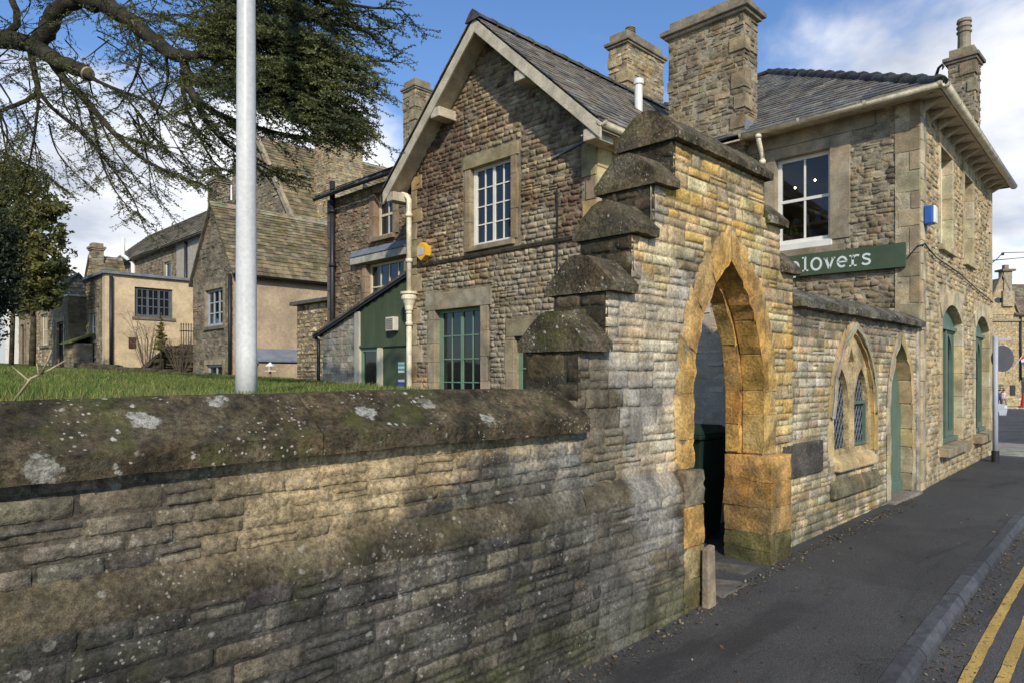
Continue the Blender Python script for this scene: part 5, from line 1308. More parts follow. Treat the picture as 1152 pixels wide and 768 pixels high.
# ------------------------------------------------------------------ houses beyond the churchyard
def simple_house(name, label, x0, x1, y0, y1, zb, ze, zr, axis, rnd, pal=P_FAR, wallmat='far', roofpal=P_STILE, roofmat='stile', wins=(), faces=('x', 'y'), cell=.14, rend=None, over=.15, tw=(.25, .45), row=.24, cat='house', course=(.11, .17), length=(.2, .5), flat=False):
    """rectangular house; faces x (churchyard side) and y (street side) get stones; axis is the way the ridge runs"""
    rt = thing(name, label, cat, ((x0+x1)/2, (y0+y1)/2, zb)); mb = MB()
    mx, my = (x0+x1)/2, (y0+y1)/2
    def topf(f):
        if flat or zr <= ze: return lambda u: ze
        if f == 'x' and axis == 'x': return lambda u: ze+(zr-ze)*(1-abs(u-my)/((y1-y0)/2))
        if f == 'y' and axis == 'y': return lambda u: ze+(zr-ze)*(1-abs(u-mx)/((x1-x0)/2))
        return lambda u: ze
    for f in ('x', 'y'):
        fr = fx(x0) if f == 'x' else fy(y0); a, b = (y0, y1) if f == 'x' else (x0, x1); tp = topf(f)
        hs = [w for w in wins if w[0] == f]
        poly = [(a, zb-.5), (b, zb-.5), (b, ze)]+([((a+b)/2, tp((a+b)/2))] if tp((a+b)/2) > ze+.01 else [])+[(a, ze)]
        rc = rend[f] if rend and f in rend else None
        mb2 = mb if not rc else MB()
        mb2.prism(poly, fr, -.008 if not rc else .005, -.3, (.22, .18, .12), holes=[[(w[1]-.01, w[3]-.01), (w[2]+.01, w[3]-.01), (w[2]+.01, w[4]+.01), (w[1]-.01, w[4]+.01)] for w in hs])
        if rc: mb2.build('rendered_wall', MM[rc], rt)
        else:
            stones(mb, fr, a, b, zb-.2, max(ze, zr), pal, rnd, course, length, (-.006, .012), .008, cell, blocks=reveal_blocks([(w[1]-.12, w[2]+.12, w[3]-.1, w[4]+.16) for w in hs]), top=tp, bev=.012, gap=.008)
    mb.box((x1-.25, y0+.01, zb-.3), (x1, y1, ze-.02), MORT); mb.box((x0+.01, y1-.25, zb-.3), (x1-.25, y1, ze-.02), MORT)
    mb.build('wall', MM[wallmat], rt)
    for w in hs_all(wins):
        fr = fx(x0) if w[0] == 'x' else fy(y0)
        _, a, b, c, e, li, co, ro, fm = w[:9]
        o = window(rt, fr, a, b, c, e, -.07, li, co, ro, MM[fm], fw=.07, bar=.035)
        s = MB()
        if not (rend and w[0] in rend):
            s.fbox(fr, a-.13, b+.13, e+.002, e+.16, -.1, .02, (.30, .25, .17)); s.fbox(fr, a-.12, a, c, e, -.1, .017, (.28, .23, .155)); s.fbox(fr, b, b+.12, c, e, -.1, .017, (.28, .23, .155))
        s.fbox(fr, a-.1, b+.1, c-.1, c-.002, -.1, .05, (.22, .19, .14)); s.build('sill', MM['dress'], o)
    if not flat:
        rf = MB(); o_ = over
        if axis == 'x':
            half = (y1-y0)/2; k = (zr-ze)/half; R_ = Vector((x0-.08, my, zr+.03)); E = Vector((x0-.08, y0-o_, ze-o_*k+.03)); E2 = Vector((x0-.08, y1+o_, ze-o_*k+.03)); dl = Vector((x1-x0+.16, 0, 0)); U = (1, 0, 0)
        else:
            half = (x1-x0)/2; k = (zr-ze)/half; R_ = Vector((mx, y0-.08, zr+.03)); E = Vector((x0-o_, y0-.08, ze-o_*k+.03)); E2 = Vector((x1+o_, y0-.08, ze-o_*k+.03)); dl = Vector((0, y1-y0+.16, 0)); U = (0, 1, 0)
        for P in (E, E2):
            t = Vector((0, 0, .07)); rf.hexa([P, P+dl, R_+dl, R_, P+t, P+dl+t, R_+dl+t, R_+t], (.12, .10, .07))
            tiles(rf, P+t, U, R_-P, dl.length, (R_-P).length, lambda f: row*(1.15-.45*f), tw, .028, roofpal, rnd, None, .012)
        ro = rf.build('roof', MM[roofmat], rt)
        rg = MB(); n = int(dl.length/.5)
        for i in range(n):
            a = R_+dl*(i/n)+Vector((0, 0, .07)); b = R_+dl*((i+.97)/n)+Vector((0, 0, .07)); s_ = Vector((0, 1, 0)) if axis == 'x' else Vector((1, 0, 0)); v = []
            for q in (a, b):
                for sx, sz in ((-.16, -.13), (0, .05), (.16, -.13)): v.append(q+s_*sx+Vector((0, 0, sz+rnd.uniform(-.01, .01))))
            rg.add(v, [(0, 1, 4, 3), (1, 2, 5, 4), (0, 1, 2), (3, 4, 5)], tuple(c*rnd.uniform(.85, 1.2) for c in (.30, .26, .19)))
        rg.build('ridge_tiles', MM['stile'], ro)
    return rt
def hs_all(w): return list(w)
def flat_roof(rt, x0, x1, y0, y1, z, mat='lead', o=.12, h=.10):
    m = MB(); m.box((x0-o, y0-o, z), (x1+o, y1+o, z+h), (.2, .2, .2)); return m.build('flat_roof', MM[mat], rt, bevel=.01)

def left_houses():
    rnd = random.Random(71)
    # A: gable end to the churchyard, rendered side
    a = simple_house('stone_cottage', 'small stone cottage with mossy stone tiled roof and pinkish rendered side behind the white pole', 8.5, 14, 20, 23.1, 1.45, 4.68, 6.85, 'x', rnd, palette([(.21, .18, .135), (.18, .155, .115), (.25, .21, .155), (.16, .135, .10)], .15), rend={'y': 'render'},
        wins=[('x', 20.72, 22.05, 3.15, 4.28, 3, 1, 3, 'grey'), ('x', 20.75, 22.0, 1.4, 1.98, 2, 1, 1, 'grey')], row=.155, tw=(.15, .32), cell=.10)
    m = MB(); m.fbox(fy(20), 8.9, 14, 2.0, 2.1, 0, .5); m.hexa([(9.0, 19.45, 2.05), (11.6, 19.45, 2.05), (11.6, 19.99, 2.4), (9.0, 19.99, 2.4), (9.0, 19.45, 2.1), (11.6, 19.45, 2.1), (11.6, 19.99, 2.45), (9.0, 19.99, 2.45)]); m.build('lead_roof', MM['lead'], a)
    m = MB(); m.box((9.05, 19.5, 1.2), (11.55, 19.98, 2.04)); m.build('rendered_projection', MM['render'], a)
    gutter(a, [(8.4, 19.78, 4.60), (14.1, 19.78, 4.60)], .06, MM['black']); pipe(a, [(8.42, 20.05, 4.6), (8.42, 20.05, 1.4)], .05, MM['black'])
    # stub with slate coping
    s = simple_house('stone_outhouse', 'low stone outhouse with slate capped top between cottage and green lean-to', 7.9, 9.2, 13.0, 15.05, 1.2, 3.28, 3.28, 'x', rnd, P_SUN, 'wall', flat=True, cell=.07, course=(.08, .12), length=(.14, .32))
    m = MB(); m.hexa([(7.78, 12.98, 3.28), (9.3, 12.98, 3.28), (9.3, 15.2, 3.28), (7.78, 15.2, 3.28), (7.80, 12.98, 3.36), (9.3, 12.98, 3.55), (9.3, 15.2, 3.55), (7.80, 15.2, 3.36)], (.09, .085, .08)); m.build('slate_coping', MM['slate'], s)
    # B: tall house behind
    b = simple_house('tall_gabled_house', 'tall stone house with steep stone tiled roof and big chimney rising behind the cottage', 12.4, 24, 24, 30, 1.5, 7.4, 11.2, 'x', rnd, P_FAR, 'far', wins=[('x', 27.3, 28.1, 8.0, 9.6, 2, 1, 3, 'white')], row=.22, tw=(.22, .42))
    m = MB(); A_ = Vector((12.28, 23.8, 7.2)); B_ = Vector((12.28, 27, 11.25))
    m.hexa([A_, A_+Vector((.14, 0, 0)), B_+Vector((.14, 0, 0)), B_, A_+Vector((0, 0, .3)), A_+Vector((.14, 0, .3)), B_+Vector((.14, 0, .3)), B_+Vector((0, 0, .3))], (.34, .29, .20)); m.build('gable_coping', MM['dress'], b)
    chimney(b, 13.65, 15.1, 23.4, 24.6, 5.5, 11.6, rnd, P_SUN, .12, .12, [], caph=.2)
    # C: yellow rendered box
    c = simple_house('rendered_extension', 'pale yellow rendered flat roofed extension with wide grey window and black drainpipe', 7.0, 10.6, 27, 29.6, 1.7, 5.18, 5.18, 'x', rnd, P_FAR, 'far', rend={'y': 'yrender'}, flat=True,
        wins=[('y', 7.93, 9.20, 3.75, 4.80, 3, 2, 3, 'greywin'), ('x', 28.15, 28.95, 2.92, 3.9, 2, 1, 2, 'white')])
    flat_roof(c, 7.0, 10.6, 27, 29.6, 5.18)
    m = MB(); m.box((6.97, 26.985, 1.2), (7.27, 27.3, 5.17)); m.build('rendered_corner', MM['yrender'], c)
    pipe(c, [(7.15, 26.93, 5.1), (7.15, 26.93, 1.6)], .06, MM['black'])
    m = MB(); m.box((7.72, 26.96, 2.62), (7.95, 26.999, 3.0), (.08, .03, .02)); m.build('meter_box', MM['tintpaint'], c)
    # D: long house running away
    d = simple_house('long_stone_house', 'long stone house with dark tiled roof and patched whitish wall behind the yellow extension', 12.0, 17.2, 30.2, 47, 1.7, 8.0, 10.3, 'y', rnd, P_FAR, 'far', palette([(.17, .145, .105), (.13, .115, .085), (.20, .17, .12), (.11, .10, .075)], .2), 'stile', row=.26, tw=(.3, .5),
        wins=[('x', 35.4, 36.3, 5.5, 7.2, 1, 1, 1, 'white'), ('x', 38.6, 39.8, 5.3, 6.2, 2, 1, 2, 'white'), ('x', 30.4, 31.2, 5.6, 7.2, 2, 1, 2, 'wood')])
    m = MB(); m.fbox(fx(12.0), 31.4, 34.6, 3.5, 7.85, .0, .03, (.40, .36, .30)); m.build('limewashed_patch', MM['whitewall'], d)
    gutter(d, [(11.8, 30.2, 7.86), (11.8, 47, 7.86)], .08, MM['black']); pipe(d, [(11.9, 33.2, 7.8), (11.9, 33.2, 3)], .07, MM['black']); pipe(d, [(11.9, 42.6, 9.3), (11.9, 42.6, 8.3), (11.9, 40.8, 7.7), (11.9, 40.8, 5)], .12, MM['white'], 'soil_pipe')
    chimney(d, 14.2, 15.0, 35.6, 36.6, 9.6, 11.5, rnd, P_DARK, .2, .1, [(14.6, 36.1, .14, .5)], caph=.2, quo=False); chimney(d, 14.2, 15.0, 32.6, 33.6, 9.6, 11.5, rnd, P_FAR, .2, .1, [], caph=.2, quo=False)
    # E: little gable with a chimney on top
    e = simple_house('gabled_stone_house', 'stone house with small steep gable topped by a chimney beyond the extension', 9.0, 10.3, 35.6, 38.9, 1.8, 5.0, 7.2, 'x', rnd, P_SUN, 'far', row=.3)
    chimney(e, 9.0, 9.5, 36.9, 37.5, 6.5, 7.55, rnd, P_FAR, .2, .08, [], caph=.18, quo=False)
    # F: flat roofed stone block with a mossy lean-to
    f = simple_house('stone_extension', 'dark flat topped stone extension with open doorway beyond the rendered one', 6.5, 9.2, 29.85, 32.2, 1.8, 4.6, 4.6, 'x', rnd, palette([(.30, .24, .15), (.26, .205, .13), (.22, .18, .12)], .12), 'far', flat=True, wins=[('x', 30.5, 31.6, 1.8, 3.7, 1, 1, 1, 'black')])
    flat_roof(f, 6.5, 9.2, 29.85, 32.2, 4.6, 'white', .04, .06)
    g = simple_house('mossy_shed', 'tiny stone lean-to shed with green mossy roof against the dark extension', 6.35, 6.95, 28.4, 29.8, 1.7, 2.8, 2.8, 'x', rnd, P_FAR, 'far', flat=True)
    m = MB(); m.hexa([(6.2, 28.3, 2.78), (7.0, 28.3, 3.1), (7.0, 29.84, 3.1), (6.2, 29.84, 2.78), (6.2, 28.3, 2.84), (7.0, 28.3, 3.17), (7.0, 29.84, 3.17), (6.2, 29.84, 2.84)], (.13, .15, .04)); m.build('roof', MM['coping'], g)
    # G: row of stone cottages, H: white one
    simple_house('stone_cottage', 'pale stone terrace cottage with mullioned window seen under the evergreen tree', 6.6, 8.3, 32.6, 37.4, 1.9, 4.7, 5.7, 'y', rnd, P_SUN, 'far', row=.3, wins=[('x', 33.6, 34.9, 2.9, 4.2, 3, 1, 2, 'cream'), ('x', 36.0, 36.8, 2.0, 4.0, 1, 1, 2, 'yrender')])
    h = simple_house('stone_cottage', 'narrow grey stone cottage beside the white cottage far left', 6.9, 9, 37.5, 41.4, 1.9, 4.9, 6.4, 'y', rnd, P_FAR, 'far', row=.3, wins=[('x', 38.3, 39.4, 2.0, 4.1, 1, 1, 1, 'yrender'), ('x', 40.1, 40.9, 2.0, 4.1, 1, 1, 1, 'black')])
    simple_house('white_cottage', 'white painted cottage with small blue grey window at the far end of the row', 6.4, 12, 41.6, 47.5, 1.9, 4.9, 7.0, 'y', rnd, rend={'x': 'white', 'y': 'white'}, row=.3, wins=[('x', 43.0, 43.8, 3.2, 4.1, 1, 2, 2, 'greywin'), ('x', 45.4, 46.2, 2.0, 3.9, 1, 1, 1, 'black')])
    # whitewashed yard wall seen through the gateway
    yw = thing('yard_wall', 'whitewashed brick yard wall seen through the pointed gateway', 'wall', (6.95, 4.3, 0)); m = MB()
    fr = fx(6.9); m.prism([(3.05, -.1), (5.4, -.1), (5.4, 2.65), (3.05, 2.65)], fr, -.002, -.2, (.50, .42, .32))
    stones(m, fr, 3.07, 5.4, -.05, 2.65, palette([(.56, .48, .37), (.53, .45, .34)], .06), random.Random(3), (.07, .074), (.2, .22), (0, .006), .003, .08, split=0, bev=.007, gap=.004); m.build('brickwork', MM['whitewall'], yw)
    m = MB(); m.box((6.84, 3.05, 2.65), (7.16, 5.4, 2.72), (.12, .11, .1)); m.build('coping', MM['coping'], yw)
    # low rubble wall + railings before the extension
    rw = MB(); fr = fy(25.4); stones(rw, fr, 7.6, 10.0, 1.5, 2.75, P_DARK, random.Random(6), (.14, .24), (.2, .5), (0, .12), .02, .08, top=lambda u: 1.75+min(1.0, max(0, (u-7.55)*.9))+.06*math.sin(u*7), bev=.02, gap=.01)
    rw.prism([(7.6, 1.2), (10, 1.2), (10, 2.7), (8.6, 2.68), (7.6, 1.78)], fr, -.01, -.4, (.07, .06, .045)); solo('rubble_wall', rw, MM['low'], (8.6, 25.6, 1.6), 'low tumbledown rubble wall in front of the yellow extension', 'wall', smooth=True)
    ra = MB()
    for i in range(13):
        x = 9.0+i*.085; ra.tube([(x, 25.55, 2.6), (x, 25.55, 3.42)], .014, 6); ra.lathe((x, 25.55, 3.42), [(.014, 0), (.026, .02), (.005, .09)], 6)
    ra.box((8.95, 25.535, 3.2), (10.08, 25.565, 3.235)); ra.box((8.95, 25.535, 2.72), (10.08, 25.565, 2.755)); solo('iron_railings', ra, MM['black'], (9.5, 25.55, 2.6), 'short run of black iron railings beside the cottage corner', 'railings')
left_houses()
def lawn_edge():
    rnd = random.Random(9); mb = MB(); a = PX(88, 412, 21.5); b = PX(300, 431, 16.5); n = 26
    for i in range(n):
        p = a.lerp(b, i/n); q = a.lerp(b, (i+.94)/n); d = (q-p).normalized(); s_ = Vector((-d.y, d.x, 0)); h = rnd.uniform(.09, .16); z = Vector((0, 0, 1)); t = rnd.uniform(.7, 1.2)
        rough_block(mb, [p-s_*.15-z*.3, q-s_*.15-z*.3, q+s_*.15-z*.3, p+s_*.15-z*.3, p-s_*.13+z*h, q-s_*.13+z*h, q+s_*.13+z*h, p+s_*.13+z*h], rnd, .008, .03, .1, (.10*t, .085*t, .055*t))
    struct('lawn_edging', mb, MM['coping'])
    c = PX(304, 436, 17.5); rt = thing('bird_table', 'little white roofed bird table beside the cottage wall', 'bird table', tuple(c)); m = MB(); m.tube([c-Vector((0, 0, .3)), c+Vector((0, 0, .42))], .03, 8); m.build('post', MM['wood'], rt)
    m = MB(); m.box((c.x-.10, c.y-.10, c.z+.42), (c.x+.10, c.y+.10, c.z+.44)); m.build('tray', MM['white'], rt); m = MB(); m.lathe((c.x, c.y, c.z+.55), [(.13, 0), (.12, .015), (.01, .10)], 4); m.tube([c+Vector((-.06, -.06, .44)), c+Vector((-.06, -.06, .56))], .010, 5); m.tube([c+Vector((.06, .06, .44)), c+Vector((.06, .06, .56))], .010, 5); m.build('roof', MM['white'], rt)
lawn_edge()

# ---- far building across the square
def far_building():
    c = PX(1136, 430, 68); r = Vector((1, -1, 0)).normalized(); n = Vector((-1, -1, 0)).normalized(); fr = FR((c.x, c.y, 0), r, n); zb = -1.35
    rnd = random.Random(81)
    rt = thing('far_stone_inn', 'stone building with small pointed gable and tall chimney across the square at far right', 'building', (c.x, c.y, zb)); mb = MB()
    mb.prism([(-3.5, zb-.5), (22, zb-.5), (22, 7.6), (-3.5, 7.6)], fr, -.01, -8, (.38, .31, .19), holes=[])
    stones(mb, fr, -3.5, 6, zb, 7.6, P_SUN, rnd, (.16, .24), (.3, .7), (0, .02), .01, .3, bev=.02, gap=.012, split=0)
    mb.prism([(-2.4, 7.6), (.7, 7.6), (-.85, 11.2)], fr, .05, -3, (.44, .34, .19))
    mb.build('wall', MM['clean'], rt)
    tr = MB()
    for a, b in (((-2.6, 7.5), (-.85, 11.4)), ((.9, 7.5), (-.85, 11.4))):
        d = Vector((b[0]-a[0], 0, b[1]-a[1])).normalized(); k = .16
        tr.hexa([fr.p(a[0], .2, a[1]), fr.p(b[0], .2, b[1]), fr.p(b[0], -.1, b[1]), fr.p(a[0], -.1, a[1]), fr.p(a[0], .2, a[1]+.3), fr.p(b[0], .2, b[1]+.3), fr.p(b[0], -.1, b[1]+.3), fr.p(a[0], -.1, a[1]+.3)], (.26, .21, .14))
    tr.fbox(fr, -3.5, 6, 6.95, 7.15, 0, .16, (.34, .28, .18)); tr.build('stone_trim', MM['dress'], rt)
    ov = MB(); ov.prism([(-1.15+.42*math.cos(t), 9.0+.28*math.sin(t)) for t in np.linspace(0, 6.28, 14)[:-1]], fr, .06, .0, (.03, .03, .03)); ov.build('oval_window', MM['glass'], rt)
    rf = MB(); a0, b0 = (.6, 7.55), (14, 7.55)
    rf.hexa([fr.p(.4, .25, 7.5), fr.p(16, .25, 7.5), fr.p(16, -4, 11), fr.p(.4, -4, 11), fr.p(.4, .25, 7.6), fr.p(16, .25, 7.6), fr.p(16, -4, 11.1), fr.p(.4, -4, 11.1)], (.12, .10, .08)); o = Vector(fr.p(.4, .25, 7.6))
    tiles(rf, o, r, Vector(fr.p(0, -4, 3.5))-Vector(fr.p(0, .25, 0)), 8, 5.5, .34, (.35, .6), .03, palette([(.19, .15, .11), (.15, .12, .09), (.22, .18, .13)], .15), rnd, None, .01); rf.build('roof', MM['stile'], rt)
    ch = MB(); ch.fbox(fr, -.85, .25, 8.4, 9.9, .3, -.7, (.38, .31, .2)); ch.fbox(fr, -.7, .1, 9.9, 11.85, .2, -.6, (.34, .29, .2)); ch.fbox(fr, -.95, .35, 11.85, 12.05, .4, -.8, (.2, .17, .13)); ch.fbox(fr, -.5, -.1, 12.05, 12.5, .0, -.4, (.3, .2, .14)); ch.build('chimney', MM['dress'], rt)
    pipe(rt, [fr.p(1.0, .12, 7.4), fr.p(1.0, .12, 1.2)], .09, MM['black'])
    dm = MB(); dm.fbox(fr, 1.15, 3.6, zb, 1.0, .0, .04, (.03, .03, .035)); do = dm.build('shopfront', MM['tintpaint'], rt); dd = MB(); dd.fbox(fr, 1.15, 3.6, 1.02, 1.5, .02, .1, (.06, .07, .06)); dd.build('fascia_sign', MM['tintpaint'], do)
    window(rt, fr, -1.75, -.55, -.6, .75, .02, 1, 2, 2, MM['door'], fw=.12, bar=.06); bx = MB(); bx.fbox(fr, .0, .5, -.3, .7, 0, .08, (.03, .03, .03)); bx.build('menu_case', MM['tintpaint'], rt)
    # far pavement
    pv = MB(); v = [fr.p(-14, 0, zb+.05), fr.p(24, 0, zb+.05), fr.p(24, 3.4, zb+.03), fr.p(-14, 3.4, zb+.03), fr.p(-14, 3.45, zb-.2), fr.p(24, 3.45, zb-.2)]; pv.add(v, [(0, 1, 2, 3), (3, 2, 5, 4)], (.36, .31, .23)); struct('far_footway', pv, MM['flag'])
    # bunting flag
    fl = MB(); q = PX(1147, 402, 60); w_ = r
    fl.tube([q-r*.6-Vector((0, 0, 1.0)), q+r*.3+Vector((0, 0, .25))], .03, 6, (.5, .5, .5))
    for i, cc in enumerate(((.5, .03, .05), (.6, .6, .6), (.05, .06, .3))):
        g = [q+r*(.0+.1*i)-Vector((0, 0, .0+.22*i)), q+r*(.75)-Vector((0, 0, .25*i-.3)), q+r*(.75)-Vector((0, 0, .25*i-.06)), q+r*(.1+.1*i)-Vector((0, 0, .22*i+.22))]
        fl.hexa([p+n*.004 for p in g]+[p-n*.012 for p in g], cc)
    solo('flag', fl, MM['tintpaint'], tuple(q-Vector((0, 0, 1.2))), 'red white and blue flag on a slanting pole outside the far building', 'flag')
    cn = MB(); q = PX(1152, 458, 62); cn.lathe(tuple(q), [(.45, 0), (.45, .12), (.28, .14), (.12, 1.25), (.07, 1.3)], 14, (.55, .04, .04)); solo('red_cone', cn, MM['tintpaint'], tuple(q), 'red cone standing on the square by the far doorway', 'cone')
far_building()
# ------------------------------------------------------------------ trees
def leaf_quads(mb, C, size, rs, cols, asp=.5, up=0.):
    """many small leaf faces at the points C"""
    n = len(C)
    a = rs.normal(size=(n, 3)); a[:, 2] += up; a /= np.linalg.norm(a, axis=1)[:, None]
    b = rs.normal(size=(n, 3)); b -= a*(a*b).sum(1)[:, None]; b /= np.linalg.norm(b, axis=1)[:, None]
    s = (size*rs.uniform(.6, 1.35, n))[:, None]
    P = np.stack([C-a*s, C-b*s*asp, C+a*s, C+b*s*asp], 1).reshape(-1, 3)
    mb.add(P, [(4*i, 4*i+1, 4*i+2, 4*i+3) for i in range(n)], np.repeat(cols, 4, 0))
def clump_points(rs, blobs, n, shell=.55):
    """leaf positions gathered in small clumps spread through lobes"""
    out = []; shade = []
    vol = np.array([b[1]*b[2]*b[3] for b in blobs])**.7; vol /= vol.sum()
    for b, k in zip(blobs, (vol*n).astype(int)):
        c = np.array(b[0]); nc = max(6, k//28)
        d = rs.normal(size=(nc, 3)); d /= np.linalg.norm(d, axis=1)[:, None]; r = rs.uniform(shell, 1.06, nc)[:, None]
        cc = c+d*r*np.array(b[1:4])
        idx = rs.randint(0, nc, k); sp = rs.uniform(.12, .22, nc)*min(b[1:4])
        p = cc[idx]+rs.normal(size=(k, 3))*sp[idx][:, None]*np.array([1, 1, .65])
        out.append(p); shade.append(rs.uniform(.65, 1.4, nc)[idx])
    return np.concatenate(out), np.concatenate(shade)
def cedar():
    rnd = random.Random(91); rs = np.random.RandomState(91)
    base = PX(-516, 430, 9.4); gzb = 1.75
    rt = thing('cedar_tree', 'large dark cedar reaching in from the left with drooping flat sprays over the lawn', 'tree', (base.x, base.y, gzb))
    tr = MB(); top = PX(-490, -1000, 9.4)
    tr.tube([(base.x, base.y, gzb-.3), (base.x, base.y, gzb+.3), tuple(base.lerp(top, .25)+Vector((0, 0, 0))), tuple(base.lerp(top, .6)), tuple(top)], [.75, .58, .48, .36, .15], 14, (.10, .085, .06)); tr.build('trunk', MM['bark'], rt, smooth=True)
    lim = MB(); tw = MB(); nd = MB()
    BK = (.045, .038, .028)
    def pl(pts): return [PX(p[0], p[1], p[2]*(1-.12*float(sstep(150, 320, p[0])))) for p in pts]
    def smooth(P, R, it=2):
        for _ in range(it):
            q = [P[0]]; r = [R[0]]
            for i in range(len(P)-1):
                q += [P[i].lerp(P[i+1], .25), P[i].lerp(P[i+1], .75)]; r += [R[i]*.75+R[i+1]*.25, R[i]*.25+R[i+1]*.75]
            q.append(P[-1]); r.append(R[-1]); P, R = q, r
        return P, R
    main = [
        ([(-505, 150, 9.4), (-330, 80, 10.0), (-230, 40, 10.0), (-100, 30, 9.5), (0, 42, 9), (38, 50, 8.8), (62, 68, 8.6), (99, 84, 8.4)], [.24, .21, .18, .15, .12, .105, .095, .085], 0),
        ([(-500, -200, 9.4), (-320, -150, 9.6), (-180, -100, 9.4), (-40, -50, 8.9), (30, -30, 8.7), (95, -2, 8.5), (125, 10, 8.4), (150, 26, 8.2), (180, 52, 8), (207, 67, 7.8), (235, 61, 7.7), (262, 40, 7.6), (330, 22, 7.4), (420, 12, 7.2)], [.25, .22, .2, .17, .14, .115, .1, .09, .082, .066, .048, .036, .024, .006], .2),
        ([(40, 50, 8.8), (52, 36, 8.75), (66, 12, 8.65), (92, -6, 8.5)], [.10, .105, .10, .10], 0),
        ([(207, 67, 7.8), (212, 90, 7.8), (214, 108, 7.7), (245, 130, 7.6), (300, 148, 7.4), (360, 158, 7.2), (410, 158, 7.1)], [.05, .045, .04, .03, .02, .012, .004], 1),
        ([(235, 61, 7.7), (280, 78, 7.6), (330, 93, 7.4), (385, 100, 7.3), (428, 99, 7.2)], [.045, .035, .025, .015, .004], 1),
        ([(280, 78, 7.6), (315, 108, 7.4), (340, 128, 7.3), (390, 142, 7.2), (412, 150, 7.2)], [.03, .022, .015, .01, .004], 1),
        ([(262, 40, 7.6), (300, 45, 7.7), (350, 55, 7.8), (410, 70, 7.9), (440, 68, 7.9)], [.03, .025, .018, .01, .004], 1),
        ([(200, -40, 7.6), (270, -25, 7.4), (340, -5, 7.3), (400, 8, 7.2), (452, 11, 7.2)], [.05, .04, .03, .015, .004], 1),
        ([(220, -60, 8.4), (300, -20, 8.3), (350, 20, 8.2), (400, 32, 8.2), (440, 33, 8.1)], [.05, .04, .03, .015, .004], 1),
        ([(140, 20, 8.2), (155, 40, 8.1), (160, 62, 8.0), (150, 95, 8.0), (130, 125, 8)], [.03, .025, .02, .012, .004], .6),
        ([(187, 57, 8), (190, 90, 8.1), (180, 120, 8.2), (170, 140, 8.2)], [.02, .015, .01, .004], .7),
        ([(207, 67, 7.8), (205, 100, 7.9), (212, 130, 7.9), (225, 155, 8), (240, 185, 8), (262, 196, 8)], [.03, .026, .02, .014, .01, .004], 1),
        ([(214, 108, 7.7), (240, 150, 7.7), (270, 175, 7.6), (300, 190, 7.6), (318, 196, 7.6)], [.025, .02, .014, .008, .003], 1),
        ([(55, 66, 8.7), (75, 92, 8.6), (98, 114, 8.5), (125, 148, 8.3), (160, 180, 8.1), (195, 196, 8), (224, 206, 7.9)], [.05, .045, .04, .032, .022, .012, .004], 1),
        ([(33, 52, 8.8), (41, 95, 8.9), (44, 104, 8.9), (28, 115, 8.9), (0, 125, 8.9), (-40, 135, 9)], [.04, .036, .034, .028, .025, .02], .7),
        ([(44, 104, 8.9), (58, 122, 8.8), (92, 148, 8.7), (125, 188, 8.5), (150, 222, 8.4), (164, 262, 8.3)], [.03, .025, .02, .014, .009, .003], 1),
        ([(44, 104, 8.9), (40, 150, 9), (30, 195, 9.1), (22, 240, 9.2)], [.022, .016, .01, .004], .9),
        ([(98, 114, 8.5), (108, 150, 8.5), (116, 190, 8.5), (135, 225, 8.4), (160, 246, 8.4)], [.022, .018, .012, .008, .003], 1),
        ([(62, 68, 8.6), (100, 88, 8.3), (140, 105, 8.1), (180, 118, 8), (215, 150, 7.9)], [.03, .024, .018, .01, .004], .8),
        ([(0, 42, 9), (20, 30, 8.9), (18, 10, 8.8), (5, -20, 8.8)], [.05, .045, .04, .04], .3),
        ([(125, 148, 8.3), (150, 160, 8.3), (180, 165, 8.2), (215, 168, 8.1)], [.018, .012, .008, .003], 1),
        ([(-40, 135, 9), (-20, 160, 9), (10, 175, 9.1), (40, 190, 9.1), (75, 215, 9.2)], [.02, .016, .012, .008, .003], 1),
        ([(0, 125, 8.9), (10, 150, 8.9), (5, 180, 9), (0, 215, 9)], [.016, .012, .008, .003], .8),
    ]
    # more sprays that fill the right hand mass and the left curtain
    for i in range(44):
        sx = rnd.uniform(205, 310); sy = rnd.uniform(-40, 95)+max(0, (sx-230)*.25); D = rnd.uniform(6.9, 8.0)
        L = rnd.uniform(60, 150); dy = rnd.uniform(-.05, .55)
        ex = min(sx+L, rnd.uniform(385, 452) - max(0, sy-60)*.2); ey = sy+(ex-sx)*dy
        if ey > 165: ey = 165-rnd.uniform(0, 18)
        main.append(([(sx, sy, D), ((sx+ex)/2, (sy+ey)/2-8, D-.1), (ex, ey, D-.25)], [.022, .014, .004], 1.15))
    for i in range(16):
        sx = rnd.uniform(-10, 160); sy = rnd.uniform(70, 150); D = rnd.uniform(8.2, 9.4)
        main.append(([(sx, sy, D), (sx+rnd.uniform(5, 30), sy+rnd.uniform(20, 45), D), (sx+rnd.uniform(15, 65), sy+rnd.uniform(55, 110), D)], [.014, .009, .003], .6))
    for i in range(44):
        sx = rnd.uniform(-20, 230); sy = rnd.uniform(-40, 95); D = rnd.uniform(7.8, 9.6)
        main.append(([(sx, sy, D), (sx+rnd.uniform(-40, 40), sy+rnd.uniform(5, 30), D), (sx+rnd.uniform(-70, 80), sy+rnd.uniform(15, 70), D)], [.010, .006, .002], .5))
    NC = []; NA = []; step = [.017]
    def needles(p, q, n):
        for i in range(n):
            f = (i+rnd.random())/n
            NC.append(p.lerp(q, f)); NA.append((q-p).normalized()); 
